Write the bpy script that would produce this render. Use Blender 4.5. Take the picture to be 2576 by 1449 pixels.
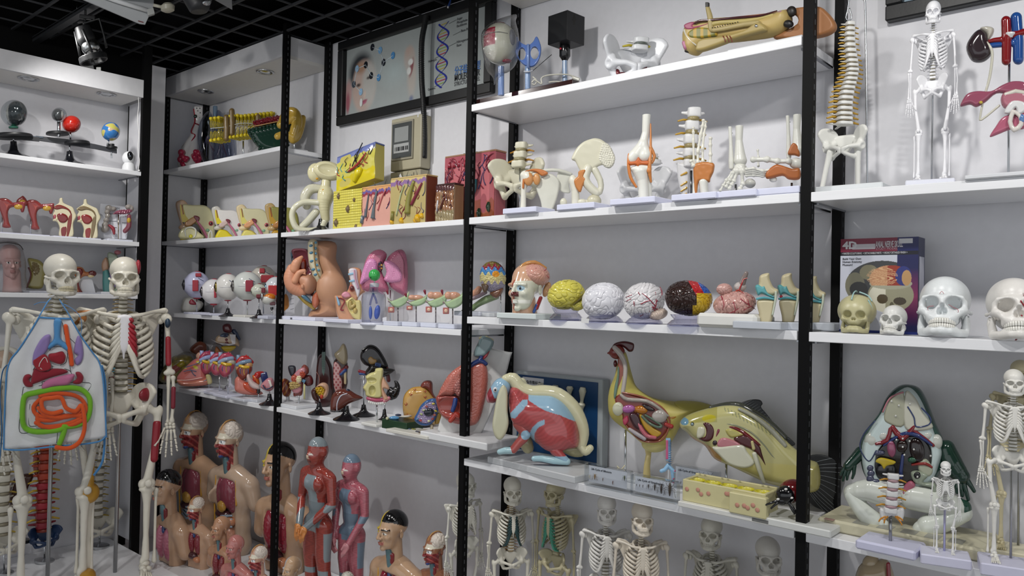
import bpy,math,random
import numpy as np
from mathutils import Matrix,Vector
random.seed(4)
for o in list(bpy.data.objects): bpy.data.objects.remove(o)
SC = bpy.context.scene
COL = SC.collection
# ---------------------------------------------------------------- camera
IW,IH,FPX = 2576,1449,1944.3
YAW,PIT,ROL = -0.721063,0.013986,0.020505
CAM = np.array([5.0686,-2.2686,1.5491])
CF = np.array([math.sin(YAW)*math.cos(PIT),math.cos(YAW)*math.cos(PIT),math.sin(PIT)])
CR = np.array([math.cos(YAW),-math.sin(YAW),0.0]);CU = np.cross(CR,CF)
CR,CU = math.cos(ROL)*CR+math.sin(ROL)*CU,-math.sin(ROL)*CR+math.cos(ROL)*CU
cd = bpy.data.cameras.new('camera');cam = bpy.data.objects.new('camera',cd);COL.objects.link(cam)
cd.sensor_width = 36.0;cd.lens = 36.0*FPX/IW;cd.clip_start = 0.05
cam.matrix_world = Matrix(((CR[0],CU[0],-CF[0],CAM[0]),(CR[1],CU[1],-CF[1],CAM[1]),(CR[2],CU[2],-CF[2],CAM[2]),(0,0,0,1)))
SC.camera = cam
# ---------------------------------------------------------------- world, lamps, exposure
wd = bpy.data.worlds.new('shop_ambient');SC.world = wd;wd.use_nodes = True
wd.node_tree.nodes['Background'].inputs[0].default_value = (0.93,0.96,1.0,1)
wd.node_tree.nodes['Background'].inputs[1].default_value = 0.85
def spot(loc,target,power,angle=126,blend=1.0,col=(1.0,0.98,0.95),r=0.045):
    ld = bpy.data.lights.new('track_or_added_spot','SPOT');lo = bpy.data.objects.new('track_or_added_spot',ld);COL.objects.link(lo)
    ld.energy = power;ld.spot_size = math.radians(angle);ld.spot_blend = blend;ld.color = col;ld.shadow_soft_size = r
    lo.location = loc
    lo.rotation_euler = (Vector(target)-Vector(loc)).to_track_quat('-Z','Y').to_euler()
    return lo
LY = -1.05
spot((0.95,LY,2.82),(0.6,0.2,1.2),32)
spot((2.60,-2.3,2.82),(0.7,-.7,1.1),55)  # added lamp outside the track row, brightens the skeletons and apron from the front
spot((2.05,LY,2.82),(2.1,0.2,1.2),48)
spot((3.30,LY,2.82),(3.3,0.2,1.2),48)
spot((4.45,LY,2.82),(4.35,0.2,1.3),42)
spot((5.70,LY,2.82),(5.1,0.2,1.4),42)
SC.view_settings.view_transform = 'Standard';SC.view_settings.look = 'None'
SC.view_settings.exposure = 0.14;SC.view_settings.gamma = 1.0;SC.view_settings.use_curve_mapping = False
# ---------------------------------------------------------------- projection helpers
def ray(x,y): return CF+CR*((x-IW/2)/FPX)-CU*((y-IH/2)/FPX)
def at_y(x,y,Y): q = ray(x,y);return CAM+q*((Y-CAM[1])/q[1])
def at_x(x,y,X): q = ray(x,y);return CAM+q*((X-CAM[0])/q[0])
def at_z(x,y,Z): q = ray(x,y);return CAM+q*((Z-CAM[2])/q[2])
def proj(P): v = np.asarray(P,float)-CAM;z = v@CF;return IW/2+FPX*(v@CR)/z,IH/2-FPX*(v@CU)/z
# ---------------------------------------------------------------- materials
def lin(h):
    if not isinstance(h,str): return tuple(h)[:3]
    v = [int(h[i:i+2],16)/255 for i in (0,2,4)]
    return tuple(c/12.92 if c <= .04045 else ((c+.055)/1.055)**2.4 for c in v)
MATS = {}
ROUGH = dict(gloss=.16,plastic=.34,matte=.62,cloth=.9,metal=.22,satin=.45,lam=.32,blk=.55)
def mat(kind,col=None):
    key = (kind,col)
    if key in MATS: return MATS[key]
    m = bpy.data.materials.new('%s_%s' % (kind,col if isinstance(col,str) else 'painted'));m.use_nodes = True
    nt = m.node_tree;b = nt.nodes['Principled BSDF'];N = nt.nodes.new;K = nt.links.new
    if kind in ('clear','film'):
        # thin clear plastic: transparent body with a glossy fresnel skin
        nt.nodes.remove(b);out = nt.nodes['Material Output']
        mx = N('ShaderNodeMixShader');tr = N('ShaderNodeBsdfTransparent');gl = N('ShaderNodeBsdfGlossy');fr = N('ShaderNodeLayerWeight')
        fr.inputs['Blend'].default_value = .22 if kind == 'clear' else .3
        c = lin(col or 'f4f4f8');tr.inputs[0].default_value = (*c,1)
        gl.inputs['Roughness'].default_value = .06 if kind == 'clear' else .12
        no = N('ShaderNodeTexNoise');no.inputs['Scale'].default_value = 40 if kind == 'film' else 6
        bm = N('ShaderNodeBump');bm.inputs['Strength'].default_value = .5 if kind == 'film' else .03;bm.inputs['Distance'].default_value = .01
        K(no.outputs[0],bm.inputs['Height']);K(bm.outputs[0],gl.inputs['Normal'])
        K(fr.outputs['Facing'],mx.inputs[0]);K(tr.outputs[0],mx.inputs[1]);K(gl.outputs[0],mx.inputs[2]);K(mx.outputs[0],out.inputs[0])
        MATS[key] = m;return m
    b.inputs['Roughness'].default_value = ROUGH.get(kind,.4)
    if kind == 'metal': b.inputs['Metallic'].default_value = 1.0
    if kind == 'blk': b.inputs['Specular IOR Level'].default_value = .15
    if kind == 'gloss': b.inputs['Coat Weight'].default_value = .35
    if kind == 'cloth': b.inputs['Sheen Weight'].default_value = .25
    no = N('ShaderNodeTexNoise');no.inputs['Scale'].default_value = 35 if kind != 'lam' else 9;no.inputs['Detail'].default_value = 4
    tc = N('ShaderNodeTexCoord')
    if kind == 'lam':
        mp = N('ShaderNodeMapping');mp.inputs['Scale'].default_value = (1.0,12,25);K(tc.outputs['Object'],mp.inputs[0]);K(mp.outputs[0],no.inputs[0])
    else: K(tc.outputs['Object'],no.inputs[0])
    hs = N('ShaderNodeHueSaturation')
    mr = N('ShaderNodeMapRange');mr.inputs[3].default_value = .95;mr.inputs[4].default_value = 1.05
    K(no.outputs[0],mr.inputs[0]);K(mr.outputs[0],hs.inputs['Value'])
    if col is None:
        at = N('ShaderNodeVertexColor');at.layer_name = 'Col';K(at.outputs[0],hs.inputs['Color'])
    else: hs.inputs['Color'].default_value = (*lin(col),1)
    K(hs.outputs[0],b.inputs['Base Color'])
    if kind in ('cloth','matte','plastic','satin'):
        bm = N('ShaderNodeBump');bm.inputs['Strength'].default_value = .25 if kind == 'cloth' else .08;bm.inputs['Distance'].default_value = .002
        n2 = N('ShaderNodeTexNoise');n2.inputs['Scale'].default_value = 260 if kind == 'cloth' else 120;K(tc.outputs['Object'],n2.inputs[0])
        K(n2.outputs[0],bm.inputs['Height']);K(bm.outputs[0],b.inputs['Normal'])
    MATS[key] = m;return m
# ---------------------------------------------------------------- mesh building
def new_obj(name,verts,faces,m,parent=None,smooth=True,cols=None,label=None):
    me = bpy.data.meshes.new(name)
    verts = np.asarray(verts,dtype=np.float32)
    if isinstance(faces,np.ndarray):
        nf,k = faces.shape
        me.vertices.add(len(verts));me.vertices.foreach_set('co',verts.ravel())
        me.loops.add(nf*k);me.loops.foreach_set('vertex_index',faces.astype(np.int32).ravel())
        me.polygons.add(nf);me.polygons.foreach_set('loop_start',np.arange(0,nf*k,k,dtype=np.int32))
        me.update(calc_edges=True)
    else:
        me.from_pydata([tuple(map(float,v)) for v in verts],[],faces)
    if smooth: me.polygons.foreach_set('use_smooth',np.ones(len(me.polygons),dtype=bool))
    if smooth == 'auto':
        try: me.set_sharp_from_angle(angle=math.radians(38))
        except Exception: pass
    if cols is not None:
        a = me.color_attributes.new('Col','FLOAT_COLOR','POINT')
        c4 = np.ones((len(verts),4),dtype=np.float32);c4[:,:3] = cols;a.data.foreach_set('color',c4.ravel())
    me.materials.append(m)
    o = bpy.data.objects.new(name,me);COL.objects.link(o)
    if parent is not None: o.parent = parent
    if label: o['label'] = label
    return o
def box_vf(lo,hi,bev=0.0):
    (a,b,c),(d,e,f) = lo,hi
    if bev <= 0:
        v = [(a,b,c),(d,b,c),(d,e,c),(a,e,c),(a,b,f),(d,b,f),(d,e,f),(a,e,f)]
        q = [(0,3,2,1),(4,5,6,7),(0,1,5,4),(1,2,6,5),(2,3,7,6),(3,0,4,7)]
        return v,q
    t = bev
    def ring(z,i): return [(a+i,b+t,z),(a+t,b+i,z),(d-t,b+i,z),(d-i,b+t,z),(d-i,e-t,z),(d-t,e-i,z),(a+t,e-i,z),(a+i,e-t,z)]
    v = ring(c,t)+ring(c+t,0)+ring(f-t,0)+ring(f,t);q = [tuple(range(7,-1,-1)),tuple(range(24,32))]
    # inset rings collapse corners slightly for the bevel
    for r in range(3):
        for i in range(8):
            j = (i+1) % 8;q.append((r*8+i,r*8+j,r*8+8+j,r*8+8+i))
    return v,q
def add_box(name,lo,hi,m,parent=None,bev=0.0,label=None):
    v,q = box_vf(lo,hi,bev);return new_obj(name,v,q,m,parent,smooth=False,label=label)
def struct(o,kind='structure'):
    o['kind'] = kind;return o
def boxes_vf(bl):
    V,Q = [],[]
    for lo,hi in bl:
        v,q = box_vf(lo,hi);n = len(V);V += v;Q += [tuple(i+n for i in f) for f in q]
    return V,Q
def crom(P,n=6,closed=True):
    P = np.asarray(P,float);N = len(P);out = []
    for i in range(N if closed else N-1):
        if closed: a,b,c,d = P[i-1],P[i],P[(i+1) % N],P[(i+2) % N]
        else: a,b,c,d = P[max(i-1,0)],P[i],P[i+1],P[min(i+2,N-1)]
        for k in range(n):
            t = k/n;out.append(.5*((2*b)+(c-a)*t+(2*a-5*b+4*c-d)*t*t+(3*b-a-3*c+d)*t**3))
    if not closed: out.append(P[-1])
    return np.array(out)
def tube_vf(P,R,seg=10,caps=True,flat=1.0):
    P = np.asarray(P,float);n = len(P)
    R = np.full(n,R,float) if np.isscalar(R) else np.asarray(R,float)
    T = np.gradient(P,axis=0);T /= np.linalg.norm(T,axis=1)[:,None]+1e-12
    ref = np.array([0,0,1.]) if abs(T[0][2]) < .9 else np.array([0,1.,0])
    u = np.cross(ref,T[0]);u /= np.linalg.norm(u);V = []
    for i in range(n):
        u = u-T[i]*(u@T[i]);u /= np.linalg.norm(u)+1e-12;v = np.cross(T[i],u)
        for k in range(seg):
            a = 2*math.pi*k/seg;V.append(P[i]+R[i]*(math.cos(a)*u+flat*math.sin(a)*v))
    F = []
    for i in range(n-1):
        for k in range(seg):
            j = (k+1) % seg;F.append((i*seg+k,i*seg+j,(i+1)*seg+j,(i+1)*seg+k))
    if caps: F += [tuple(range(seg-1,-1,-1)),tuple((n-1)*seg+k for k in range(seg))]
    return V,F
def lathe_vf(prof,seg=20,cx=0,cy=0):
    V,F = [],[]
    for r,z in prof:
        for k in range(seg):
            a = 2*math.pi*k/seg;V.append((cx+r*math.cos(a),cy+r*math.sin(a),z))
    for i in range(len(prof)-1):
        for k in range(seg):
            j = (k+1) % seg;F.append((i*seg+k,i*seg+j,(i+1)*seg+j,(i+1)*seg+k))
    F += [tuple(range(seg-1,-1,-1)),tuple((len(prof)-1)*seg+k for k in range(seg))]
    return V,F
# ---------------------------------------------------------------- signed-distance modelling
# coordinates: x right, y away from the viewer, z up
def rotz(p,a): c,s = math.cos(a),math.sin(a);x,y,z = p;return (c*x+s*y,-s*x+c*y,z)
def roty(p,a): c,s = math.cos(a),math.sin(a);x,y,z = p;return (c*x+s*z,y,-s*x+c*z)
def rotx(p,a): c,s = math.cos(a),math.sin(a);x,y,z = p;return (x,c*y+s*z,-s*y+c*z)
class Prim:
    col = None;sub = False;k = None
    def __init__(s,f,lo,hi): s.f = f;s.lo = np.array(lo,float);s.hi = np.array(hi,float)
    def c(s,h): s.col = lin(h);return s
    def neg(s,k=None): s.sub = True;s.k = k;return s
    def sm(s,k): s.k = k;return s
def ell(c,r,ry=0,rx=0,rz=0):
    r = (r,)*3 if np.isscalar(r) else r;ay,ax,az = map(math.radians,(ry,rx,rz));M = max(r)
    def f(p):
        q = (p[0]-c[0],p[1]-c[1],p[2]-c[2])
        if az: q = rotz(q,az)
        if ay: q = roty(q,ay)
        if ax: q = rotx(q,ax)
        a,b,d = q[0]/r[0],q[1]/r[1],q[2]/r[2];k0 = np.sqrt(a*a+b*b+d*d);k1 = np.sqrt((a/r[0])**2+(b/r[1])**2+(d/r[2])**2)+1e-9
        return k0*(k0-1)/k1
    rr = np.array(r) if not (ay or ax or az) else np.array([M]*3)
    return Prim(f,np.array(c)-rr,np.array(c)+rr)
def chain(pts,n=0):
    P = np.array(pts,float)
    if n: P = crom(P,n,False);P[:,3] = np.maximum(P[:,3],1e-4)
    def f(p):
        d = None
        for a,b in zip(P[:-1],P[1:]):
            ab = b[:3]-a[:3];L = ab@ab+1e-9
            t = np.clip(((p[0]-a[0])*ab[0]+(p[1]-a[1])*ab[1]+(p[2]-a[2])*ab[2])/L,0,1)
            e = np.sqrt((p[0]-a[0]-t*ab[0])**2+(p[1]-a[1]-t*ab[1])**2+(p[2]-a[2]-t*ab[2])**2)-(a[3]+t*(b[3]-a[3]))
            d = e if d is None else np.minimum(d,e)
        return d
    R = P[:,3:4];return Prim(f,(P[:,:3]-R).min(0),(P[:,:3]+R).max(0))
def bx(c,hsz,rnd=0.0,ry=0,rx=0,rz=0):
    ay,ax,az = map(math.radians,(ry,rx,rz));M = math.sqrt(sum(v*v for v in hsz)) if (ay or ax or az) else None
    def f(p):
        q = (p[0]-c[0],p[1]-c[1],p[2]-c[2])
        if az: q = rotz(q,az)
        if ay: q = roty(q,ay)
        if ax: q = rotx(q,ax)
        d = [np.abs(q[i])-(hsz[i]-rnd) for i in range(3)]
        o = np.sqrt(sum(np.maximum(v,0)**2 for v in d))
        return o+np.minimum(np.maximum(np.maximum(d[0],d[1]),d[2]),0)-rnd
    rr = np.array(hsz) if M is None else np.array([M]*3)
    return Prim(f,np.array(c)-rr,np.array(c)+rr)
def poly_sd(P,x,z):
    d = np.full(x.shape,1e9);s = np.ones(x.shape);n = len(P)
    for i in range(n):
        a,b = P[i],P[i-1];ex,ez = b[0]-a[0],b[1]-a[1];wx,wz = x-a[0],z-a[1]
        t = np.clip((wx*ex+wz*ez)/(ex*ex+ez*ez+1e-9),0,1)
        d = np.minimum(d,(wx-ex*t)**2+(wz-ez*t)**2)
        c1,c2,c3 = z >= a[1],z < b[1],ex*wz > ez*wx
        flip = (c1 & c2 & c3) | (~c1 & ~c2 & ~c3);s = np.where(flip,-s,s)
    return s*np.sqrt(d)
def poly(P,yc,t,R,smooth=4,back=None):
    """inflated outline: P list of (x,z), yc depth centre, t half thickness, R edge rounding width; back: thickness behind centre"""
    P = crom(P,smooth) if smooth else np.array(P,float)
    def f(p):
        if p[0].ndim == 3 and p[0].strides[1] == 0 and p[2].strides[1] == 0: d2 = np.broadcast_to(poly_sd(P,p[0][:,0],p[2][:,0])[:,None,:],p[0].shape)
        else: d2 = poly_sd(P,p[0],p[2])
        e = np.maximum(1+d2/R,0)
        dy = p[1]-yc;tt = t if back is None else np.where(dy > 0,back,t)
        return (np.sqrt((dy/tt)**2+e*e)-1)*min(t,R)
    b = t if back is None else back
    return Prim(f,(P[:,0].min(),yc-t,P[:,1].min()),(P[:,0].max(),yc+b,P[:,1].max()))
def grp(prims,o=(0,0,0),s=1.0,rz=0,ry=0,rx=0,mir=False):
    """place primitives made in a local unit frame"""
    az,ay,ax = map(math.radians,(rz,ry,rx));out = []
    for pr in prims:
        def f(p,pr=pr):
            q = ((p[0]-o[0])/s,(p[1]-o[1])/s,(p[2]-o[2])/s)
            if az: q = rotz(q,az)
            if ay: q = roty(q,ay)
            if ax: q = rotx(q,ax)
            if mir: q = (-q[0],q[1],q[2])
            return pr.f(q)*s
        c = [(x,y,z) for x in (pr.lo[0],pr.hi[0]) for y in (pr.lo[1],pr.hi[1]) for z in (pr.lo[2],pr.hi[2])]
        w = []
        for q in c:
            q = np.array(q,float)
            if mir: q[0] = -q[0]
            q = rotx(q,-ax);q = roty(q,-ay);q = rotz(q,-az);w.append([q[i]*s+o[i] for i in range(3)])
        w = np.array(w);n = Prim(f,w.min(0),w.max(0));n.col,n.sub,n.k = pr.col,pr.sub,(pr.k*s if pr.k else pr.k);out.append(n)
    return out
def sdf_mesh(prims,h,k=1.5,disp=None,clip=None):
    add = [p for p in prims if not p.sub]
    lo = np.min([p.lo for p in add],0)-2.5*h;hi = np.max([p.hi for p in add],0)+2.5*h
    if disp: lo -= 3*h;hi += 3*h
    n = np.ceil((hi-lo)/h).astype(int)+1
    ax = [lo[i]+h*np.arange(n[i]) for i in range(3)]
    D = np.full(tuple(n),1e3,dtype=np.float64)
    for p in prims:
        kk = k if p.k is None else p.k;m = kk+3*h+(3*h if disp else 0)
        i0 = np.maximum(np.floor((p.lo-m-lo)/h).astype(int),0);i1 = np.minimum(np.ceil((p.hi+m-lo)/h).astype(int)+1,n)
        if (i1 <= i0).any(): continue
        sl = tuple(slice(a,b) for a,b in zip(i0,i1))
        P = (ax[0][sl[0]][:,None,None],ax[1][sl[1]][None,:,None],ax[2][sl[2]][None,None,:])
        P = np.broadcast_arrays(*P);d = p.f(P);cur = D[sl]
        if p.sub: d = -d;D[sl] = -smin(-cur,-d,kk) if kk > 0 else np.maximum(cur,d)
        else: D[sl] = smin(cur,d,kk) if kk > 0 else np.minimum(cur,d)
    if disp is not None:
        P = np.broadcast_arrays(ax[0][:,None,None],ax[1][None,:,None],ax[2][None,None,:])
        msk = np.abs(D) < 5*h;D[msk] += disp(P[0][msk],P[1][msk],P[2][msk])
    if clip is not None:
        P = np.broadcast_arrays(ax[0][:,None,None],ax[1][None,:,None],ax[2][None,None,:]);D = np.maximum(D,clip(*P))
    return surf_net(D,lo,h)
def smin(a,b,k):
    if k <= 0: return np.minimum(a,b)
    e = np.clip(.5+.5*(b-a)/k,0,1);return b*(1-e)+a*e-k*e*(1-e)
def surf_net(D,lo,h):
    D[0] = D[-1] = 1e3;D[:,0] = D[:,-1] = 1e3;D[:,:,0] = D[:,:,-1] = 1e3
    I = D < 0;nx,ny,nz = D.shape
    cs = [(i,j,k) for i in (0,1) for j in (0,1) for k in (0,1)]
    S = lambda A,c: A[c[0]:nx-1+c[0],c[1]:ny-1+c[1],c[2]:nz-1+c[2]]
    cnt = sum(S(I,c).astype(np.int8) for c in cs);act = (cnt > 0) & (cnt < 8)
    idx = np.argwhere(act);n = len(idx)
    if n == 0: return np.zeros((0,3)),np.zeros((0,4),int)
    acc = np.zeros((n,3));num = np.zeros(n)
    cv = {c: D[idx[:,0]+c[0],idx[:,1]+c[1],idx[:,2]+c[2]] for c in cs}
    for a in cs:
        for d in range(3):
            if a[d]: continue
            b = list(a);b[d] = 1;b = tuple(b);va,vb = cv[a],cv[b];x = (va < 0) != (vb < 0)
            t = np.where(x,va/(va-vb+1e-12),0)
            pt = np.array(a,float)[None,:].repeat(n,0);pt[:,d] = t
            acc += pt*x[:,None];num += x
    V = lo+h*(idx+acc/num[:,None])
    vid = -np.ones(act.shape,dtype=np.int64);vid[act] = np.arange(n);F = []
    for d in range(3):
        o1,o2 = (d+1) % 3,(d+2) % 3
        sa = [slice(1,-1)]*3;sb = [slice(1,-1)]*3;sa[d] = slice(0,-1);sb[d] = slice(1,None)
        A,B = I[tuple(sa)],I[tuple(sb)];e = np.argwhere(A != B)
        if len(e) == 0: continue
        ins = A[e[:,0],e[:,1],e[:,2]]
        g = e.copy();g[:,o1] += 1;g[:,o2] += 1
        def cell(da,db):
            q = g.copy();q[:,o1] -= da;q[:,o2] -= db;return vid[q[:,0],q[:,1],q[:,2]]
        q = np.stack([cell(1,1),cell(0,1),cell(0,0),cell(1,0)],1)
        q[~ins] = q[~ins][:,::-1];F.append(q)
    F = np.concatenate(F);F = F[(F >= 0).all(1)]
    return V,F
def gyri(wl,amp,seed=0,n=14):
    rs = np.random.RandomState(seed);K = rs.normal(size=(n,3));K /= np.linalg.norm(K,axis=1)[:,None];K *= 2*math.pi/wl*rs.uniform(.8,1.25,(n,1));ph = rs.uniform(0,6.28,n)
    def f(x,y,z):
        v = sum(np.sin(K[i,0]*x+K[i,1]*y+K[i,2]*z+ph[i]) for i in range(n))/math.sqrt(n/2)
        return amp*np.exp(-(v/.42)**2)-amp*.35
    f.field = lambda x,y,z: sum(np.sin(K[i,0]*x+K[i,1]*y+K[i,2]*z+ph[i]) for i in range(n))/math.sqrt(n/2)
    return f
def bumps(wl,amp,seed=1,n=10):
    rs = np.random.RandomState(seed);K = rs.normal(size=(n,3));K /= np.linalg.norm(K,axis=1)[:,None];K *= 2*math.pi/wl;ph = rs.uniform(0,6.28,n)
    return lambda x,y,z: amp*sum(np.sin(K[i,0]*x+K[i,1]*y+K[i,2]*z+ph[i]) for i in range(n))/math.sqrt(n/2)
def cr(ox,oy,sc): return lambda *p: [(ox+a[0]/sc,oy+a[1]/sc)+tuple(v/sc for v in a[2:]) for a in p]
# ---------------------------------------------------------------- things
SH = dict(A1=2.341,A2=1.8754,A3=1.4133,A4=.947,B2=1.8754,B3=1.4155,B4=.949,C1=2.347,C2=1.880,C3=1.472,C4=.890,D1=1.879,D3=1.470,D4=.888,L1=2.231,L2=1.828,L3=1.5286,L4=1.0,P=0.10,F=0.0)
def tag(o,label,cat,group=None):
    o['label'] = label;o['category'] = cat
    if group: o['group'] = group
    return o
class T:
    """one thing: an Empty at its base; parts are modelled in photo pixels around it: x right, y down, w towards the viewer"""
    def __init__(s,name,label,cat,px,sh=None,Y=.12,X=None,z=None,group=None,dz=0,pb=None,par=False,noclip=False):
        z = (SH[sh] if sh else z)+dz;py = 700.
        for _ in range(8):
            q = at_y(px,py,Y) if X is None else at_x(px,py,X);P = np.array([q[0],q[1],z]);py = proj(P)[1]
        s.o = P;s.px,s.py = px,py;y0 = py
        s.par = par;s.noclip = noclip or par
        d = (P-CAM)[:2];s.dist = np.linalg.norm(d);d /= s.dist
        if par: d = np.array([0.,1.])
        s.d = d;s.u = np.array([d[1],-d[0]])
        s.rz = math.atan2(s.u[1],s.u[0])
        def loc(x,y):
            q = ray(x,y);t = (P[:2]-CAM[:2])@d/(q[:2]@d);w = CAM+q*t-P;return np.array([w[:2]@s.u,w[2]])
        e = 30.;a,b,c,f = loc(px+e,y0-40),loc(px-e,y0-40),loc(px,y0-40+e),loc(px,y0-40-e)
        s.J = np.stack([(a-b)/(2*e),(c-f)/(2*e)],1);s.m = math.sqrt(abs(np.linalg.det(s.J)))
        s.dpy = 0;s.pb = pb;s.dd = y0-pb if pb is not None else 0   # pb: row where the base shows in the photo; the foot zone is stretched onto the shelf
        s.e = bpy.data.objects.new(name,None);COL.objects.link(s.e);s.e.empty_display_size = .05
        s.e.location = P;s.e.rotation_euler = (0,0,s.rz);tag(s.e,label,cat,group)
        s.wall = -s.rz   # local rotation that lines things up with the long wall
    # point conversions: sdf space (x, away, up) in px relative to the base
    def yy(s,y):
        if not s.dd: return y
        Z = 35+abs(s.dd);return y+s.dd*min(1.,max(0.,(y-s.pb+Z)/Z))
    def q(s,x,y,w=0): return (x-s.px,-w,s.py-s.yy(y))
    def loc(s,V):
        V = np.asarray(V,float)
        if s.par:
            px = V[:,0]+s.px;py = s.py-V[:,2]+s.dpy;q = CF[None]+CR[None]*((px-IW/2)/FPX)[:,None]-CU[None]*((py-IH/2)/FPX)[:,None];W = CAM+q*((s.o[1]-CAM[1])/q[:,1])[:,None]-s.o;return np.stack([W[:,0],V[:,1]*s.m,W[:,2]],1)
        xz = s.J@np.stack([V[:,0],-V[:,2]]);return np.stack([xz[0],V[:,1]*s.m,xz[1]],1)
    def add(s,part,V,F,m,parent=None,smooth=True,cols=None,label=None):
        return new_obj(part,s.loc(V),F,m,parent or s.e,smooth,cols,label)
    # primitives in px
    def E(s,x,y,w,rx,ry=None,rw=None,rot=0,yaw=0): ry = rx if ry is None else ry;rw = min(rx,ry) if rw is None else rw;return ell(s.q(x,y,w),(rx,rw,ry),ry=-rot,rz=yaw)
    def C(s,pts,n=0): return chain([(*s.q(a,b,c),r) for a,b,c,r in pts],n)
    def P(s,pts,w,t,R,smooth=4,back=None): return poly([(x-s.px,s.py-s.yy(y)) for x,y in pts],-w,t,R,smooth,back)
    def Bx(s,x,y,w,hx,hy,hw,rnd=1,rot=0,yaw=0): return bx(s.q(x,y,w),(hx,hw,hy),rnd,ry=-rot,rz=yaw)
    kind = 'gloss'
    def sdf(s,part,prims,col='cccccc',kind=None,h=None,k=1.5,disp=None,colfn=None,parent=None,label=None,clip=None,vary=None):
        add = [p for p in prims if not p.sub];kind = kind or s.kind
        if h is None:
            sz = np.max([p.hi for p in add],0)-np.min([p.lo for p in add],0);h = max(.5,min(2.2,float(np.prod(sz+6))**(1/3)/46))
        if clip is None and not s.noclip and min(p.lo[2] for p in add) < .4: clip = lambda x,y,z: .4-z
        V,F = sdf_mesh(prims,h,k,disp,clip)
        if len(V) == 0: print('EMPTY',part);return None
        cols = None
        if colfn is not None or any(p.col for p in add):
            base = np.tile(np.array(lin(col)),(len(V),1));cp = [p for p in add]
            if any(p.col for p in add) and len(cp) > 1:
                ds = np.stack([p.f((V[:,0],V[:,1],V[:,2])) for p in cp],1);a = ds.argmin(1)
                tab = np.array([p.col if p.col else lin(col) for p in cp]);base = tab[a]
            elif cp[0].col: base[:] = cp[0].col
            if colfn is not None: base = colfn(V[:,0]+s.px,s.py-V[:,2],-V[:,1],base)
            cols = base
        return s.add(part,V,F,mat(kind,None if cols is not None else col),parent,True,cols,label)
    def tube(s,part,pts,r,col='cccccc',kind='gloss',n=6,seg=8,parent=None,flat=1.0,label=None):
        P = np.array([s.q(*p[:3]) for p in pts]);
        if len(pts) > 2 and n: P = crom(P,n,False)
        if not np.isscalar(r): r = np.interp(np.linspace(0,1,len(P)),np.linspace(0,1,len(r)),r)
        V,F = tube_vf(P,r,seg,True,flat);return s.add(part,V,F,mat(kind,col),parent,True,None,label)
    def rod(s,part,x,y0,y1,w=0,r=2.0,col='c8ccd0',kind='metal',x1=None,parent=None):
        return s.tube(part,[(x,y0,w),(x if x1 is None else x1,y1,w)],r,col,kind,0,10,parent)
    def lathe(s,part,x,w,prof,col,kind='gloss',seg=22,parent=None,label=None):
        V,F = lathe_vf([(r,s.py-s.yy(y)) for r,y in prof],seg,x-s.px,-w);return s.add(part,V,F,mat(kind,col),parent,'auto',None,label)
    def plate(s,part,pts,w0,w1,col,kind='plastic',smooth=0,parent=None,label=None):
        P = crom(pts,smooth) if smooth else np.array(pts,float)
        if np.sum(P[:,0]*np.roll(P[:,1],-1)-np.roll(P[:,0],-1)*P[:,1]) > 0: P = P[::-1]
        n = len(P);V = [s.q(x,y,w1) for x,y in P]+[s.q(x,y,w0) for x,y in P]
        F = [tuple(range(n)),tuple(range(2*n-1,n-1,-1))]+[(i,n+i,n+(i+1) % n,(i+1) % n) for i in range(n)]
        return s.add(part,V,F,mat(kind,col),parent,'auto' if smooth else False,None,label)
    def mbox(s,part,lo,hi,col,kind='plastic',bev=0.0,ang=None,off=(0,0),parent=None,taper=0.0,label=None):
        """box in metres around the base, lined up with the wall unless ang (degrees, extra) is given; y+ is towards the wall"""
        v,q = box_vf(lo,hi,bev);v = np.array(v,float)
        if taper:
            top = v[:,2] > (lo[2]+hi[2])/2;c = np.array([(lo[0]+hi[0])/2,(lo[1]+hi[1])/2]);v[top,:2] += (c-v[top,:2])*0+np.sign(c-v[top,:2])*taper
        a = s.wall+math.radians(ang or 0);c,n = math.cos(a),math.sin(a)
        x = c*v[:,0]-n*v[:,1]+off[0];y = n*v[:,0]+c*v[:,1]+off[1];v = np.stack([x,y,v[:,2]],1)
        return new_obj(part,v,q,mat(kind,col),parent or s.e,False,None,label)
    def wv(s,v):
        v = np.asarray(v,float);c,n = math.cos(s.wall),math.sin(s.wall);return np.stack([c*v[:,0]-n*v[:,1],n*v[:,0]+c*v[:,1],v[:,2]],1)
    def wgrid(s,part,o,ux,vz,n,m,fn,kind='plastic',parent=None,bulge=None):
        a,b = np.meshgrid(np.linspace(0,1,n),np.linspace(0,1,m));a = a.ravel();b = b.ravel()
        V = np.array(o)[None]+a[:,None]*np.array(ux)+b[:,None]*np.array(vz)
        if bulge is not None: V[:,1] -= bulge(a,b)
        i = np.arange(n*m).reshape(m,n);F = np.stack([i[:-1,:-1].ravel(),i[:-1,1:].ravel(),i[1:,1:].ravel(),i[1:,:-1].ravel()],1)
        return new_obj(part,s.wv(V),F,mat(kind,None),parent or s.e,bulge is not None,fn(a,b))
    def wtube(s,part,pts,r,col,kind='gloss',n=5,seg=7,parent=None):
        P = np.array(pts,float);P = crom(P,n,False) if len(P) > 2 else P
        if not np.isscalar(r): r = np.interp(np.linspace(0,1,len(P)),np.linspace(0,1,len(r)),r)
        V,F = tube_vf(P,r,seg);return new_obj(part,s.wv(V),F,mat(kind,col),parent or s.e)
    def stand(s,wd,dp,ht,col='dfe1ee',ang=0,kind='plastic',bev=.003,part='base',taper=.0,dy=0.0,dx=0.0,sgn=None):
        return s.mbox(part,(-wd/2+dx,-dp/2+dy,0),(wd/2+dx,dp/2+dy,ht),col,kind,bev,ang,taper=taper)
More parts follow.
